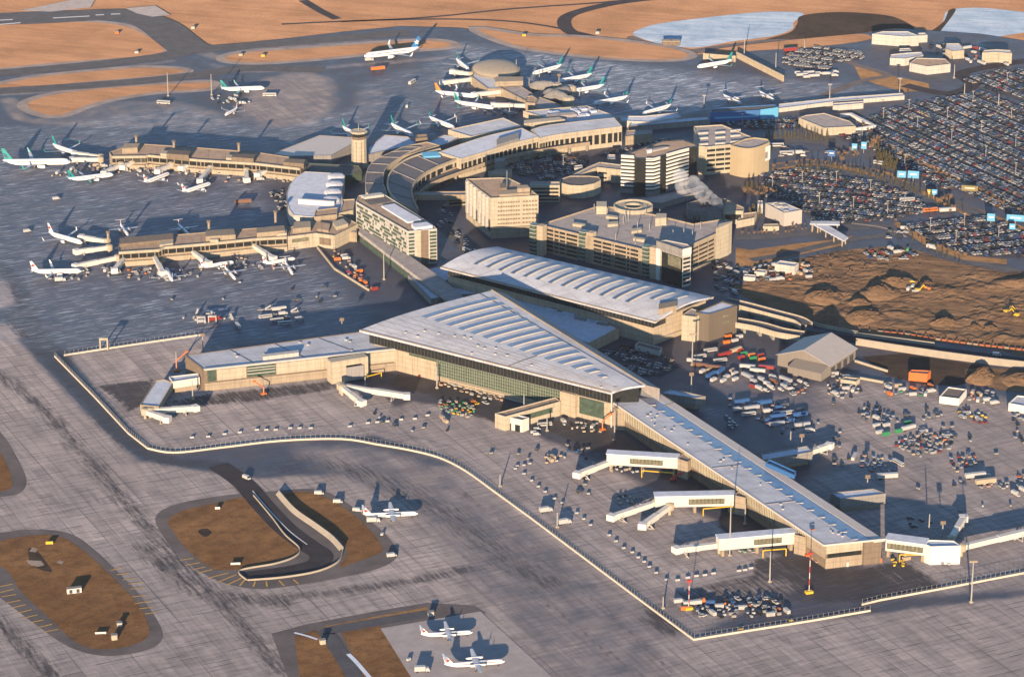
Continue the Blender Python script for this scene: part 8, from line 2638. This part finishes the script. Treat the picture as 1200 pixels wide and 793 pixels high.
grove('bare', [(870, 318), (960, 300), (1060, 292), (1100, 306), (1060, 320), (960, 330)], 34, 0.35, 'as scrub on the upper edge of the building site', 23)
grove('bare', [(940, 372), (1010, 388), (1090, 396), (1180, 408)], 20, 0.35, 'as scrub beside the orange barriers', 24, True)
grove('bare', [(868, 226), (900, 220), (918, 222), (916, 232), (880, 234)], 20, 0.85, 'at the foot of the curved hotel', 7)
grove('spruce', [(872, 222), (900, 218), (902, 226), (876, 228)], 7, 0.8, 'at the foot of the curved hotel', 8)
grove('spruce', [(876, 244), (892, 250), (890, 258), (878, 256)], 8, 0.9, 'between the ribbed warehouse and heating plant', 9)
grove('spruce', [(800, 256), (822, 258), (818, 266), (800, 264)], 7, 0.75, 'in the dark court behind the parkade', 10)
grove('bare', [(870, 276), (910, 275), (950, 270)], 14, 0.55, 'along the road fence below the kiosk', 11, True)
grove('bare', [(900, 260), (945, 262), (948, 268), (905, 270)], 10, 0.55, 'round the cream kiosk', 12)
grove('spruce', [(1070, 284), (1100, 300), (1126, 312)], 8, 0.5, 'on the bypass verge', 13, True)
for i, (x, y) in enumerate([(1035, 140), (1075, 150), (1115, 165), (1155, 185), (1190, 205), (1065, 130), (1110, 140), (1150, 155), (1190, 172), (1140, 120), (1185, 140), (1180, 98), (905, 222), (940, 215), (980, 215), (1020, 225), (1060, 240), (960, 240), (1000, 245), (1040, 250), (1090, 270), (1130, 265), (1170, 280), (1120, 285), (620, 192), (660, 195), (640, 202), (1010, 165), (1060, 195), (870, 147)]):
    b = P(x, y)
    T = thing('car_park_lamp', 'slim lamp post standing between rows in the car parks', 'lamp post', b, 'car park lamp posts')
    MB(b).tube([(b.x, b.y, 0), (b.x, b.y, 10)], 0.22, 5).build('pole', F_steel, T)
    MB(b).box((b.x, b.y), (2.6, 0.5, 0.4), 0.4, 9.9).build('lamp_head', W_cream, T)
st = MB()
r = random.Random(9)
base = P(846, 240, 10)
tipp = P(806, 212, 26)
for k in range(26):
    t = k / 25
    c = base.lerp(tipp, t) + Vector((r.uniform(-1, 1) * (2 + 4 * t), r.uniform(-1, 1) * 4, r.uniform(-1, 1) * (1.2 + 3.5 * t)))
    rad = 2.4 + 4.2 * t * r.uniform(0.7, 1.2)
    st.lathe((c.x, c.y), [(rad * math.sin(math.pi * max(0.02, j / 6)) , c.z - rad * math.cos(math.pi * j / 6)) for j in range(7)], 9)
vm = bpy.data.materials.new('steam')
vm.use_nodes = True
nt_ = vm.node_tree
for n_ in list(nt_.nodes):
    if n_.type != 'OUTPUT_MATERIAL':
        nt_.nodes.remove(n_)
pv = nt_.nodes.new('ShaderNodeVolumePrincipled')
pv.inputs['Color'].default_value = (0.95, 0.95, 0.95, 1)
pv.inputs['Density'].default_value = 0.085
nt_.links.new(pv.outputs[0], nt_.nodes['Material Output'].inputs['Volume'])
so_ = MB.build(st, 'steam_plume', vm)
tag(so_, 'white steam plume drifting left from the heating plant chimneys', None, None, 'stuff')
hz = MB((0, 2000, -3))
hz.prism([(-17000, -2600), (17000, -2600), (17000, 25000), (-17000, 25000)], -3, 740, True, True)
hm = bpy.data.materials.new('evening haze')
hm.use_nodes = True
hn = hm.node_tree
for n_ in list(hn.nodes):
    if n_.type != 'OUTPUT_MATERIAL':
        hn.nodes.remove(n_)
pv = hn.nodes.new('ShaderNodeVolumePrincipled')
pv.inputs['Color'].default_value = (0.80, 0.88, 1.0, 1)
pv.inputs['Density'].default_value = 0.0000105
hn.links.new(pv.outputs[0], hn.nodes['Material Output'].inputs['Volume'])
ho = hz.build('haze', hm)
tag(ho, 'thin pale evening haze lying over the whole airfield', None, None, 'stuff')
cam = bpy.data.cameras.new('camera')
cam.sensor_width = 36
cam.lens = 36 * FOC / 1200
cam.clip_start = 1
cam.clip_end = 60000
co = bpy.data.objects.new('camera', cam)
COL.objects.link(co)
co.location = (0, 0, CAM_Z)
co.rotation_euler = (math.radians(70), 0, 0)
SC.camera = co

SUN_EL, SUN_DX = math.radians(8.2), math.radians(6.5)
sun = bpy.data.lights.new('sun', 'SUN')
sun.energy = 4.6
sun.angle = math.radians(0.5)
sun.color = (1.0, 0.735, 0.49)
so = bpy.data.objects.new('sun', sun)
COL.objects.link(so)
dirv = Vector((math.sin(SUN_DX) * math.cos(SUN_EL), math.cos(SUN_DX) * math.cos(SUN_EL), -math.sin(SUN_EL)))
so.rotation_euler = dirv.to_track_quat('-Z', 'Y').to_euler()
so.location = (-200, -800, 900)
w = bpy.data.worlds.new('World')
SC.world = w
w.use_nodes = True
nt = w.node_tree
sky = nt.nodes.new('ShaderNodeTexSky')
sky.sky_type = 'NISHITA'
sky.sun_disc = False
sky.sun_elevation = SUN_EL
sky.sun_rotation = math.atan2(-dirv.x, -dirv.y)
sky.altitude = 1000
sky.air_density = 1.0
sky.dust_density = 0.0
sky.ozone_density = 2.5
bg = nt.nodes['Background']
bg.inputs['Strength'].default_value = 0.125
nt.links.new(sky.outputs['Color'], bg.inputs['Color'])
vs = SC.view_settings
vs.view_transform = 'Standard'
vs.look = 'None'
vs.exposure = 1.16
vs.gamma = 1
vs.use_curve_mapping = False
SC.cycles.max_bounces = 4
SC.cycles.diffuse_bounces = 2
SC.cycles.glossy_bounces = 2
SC.cycles.transparent_max_bounces = 4
SC.cycles.volume_bounces = 1
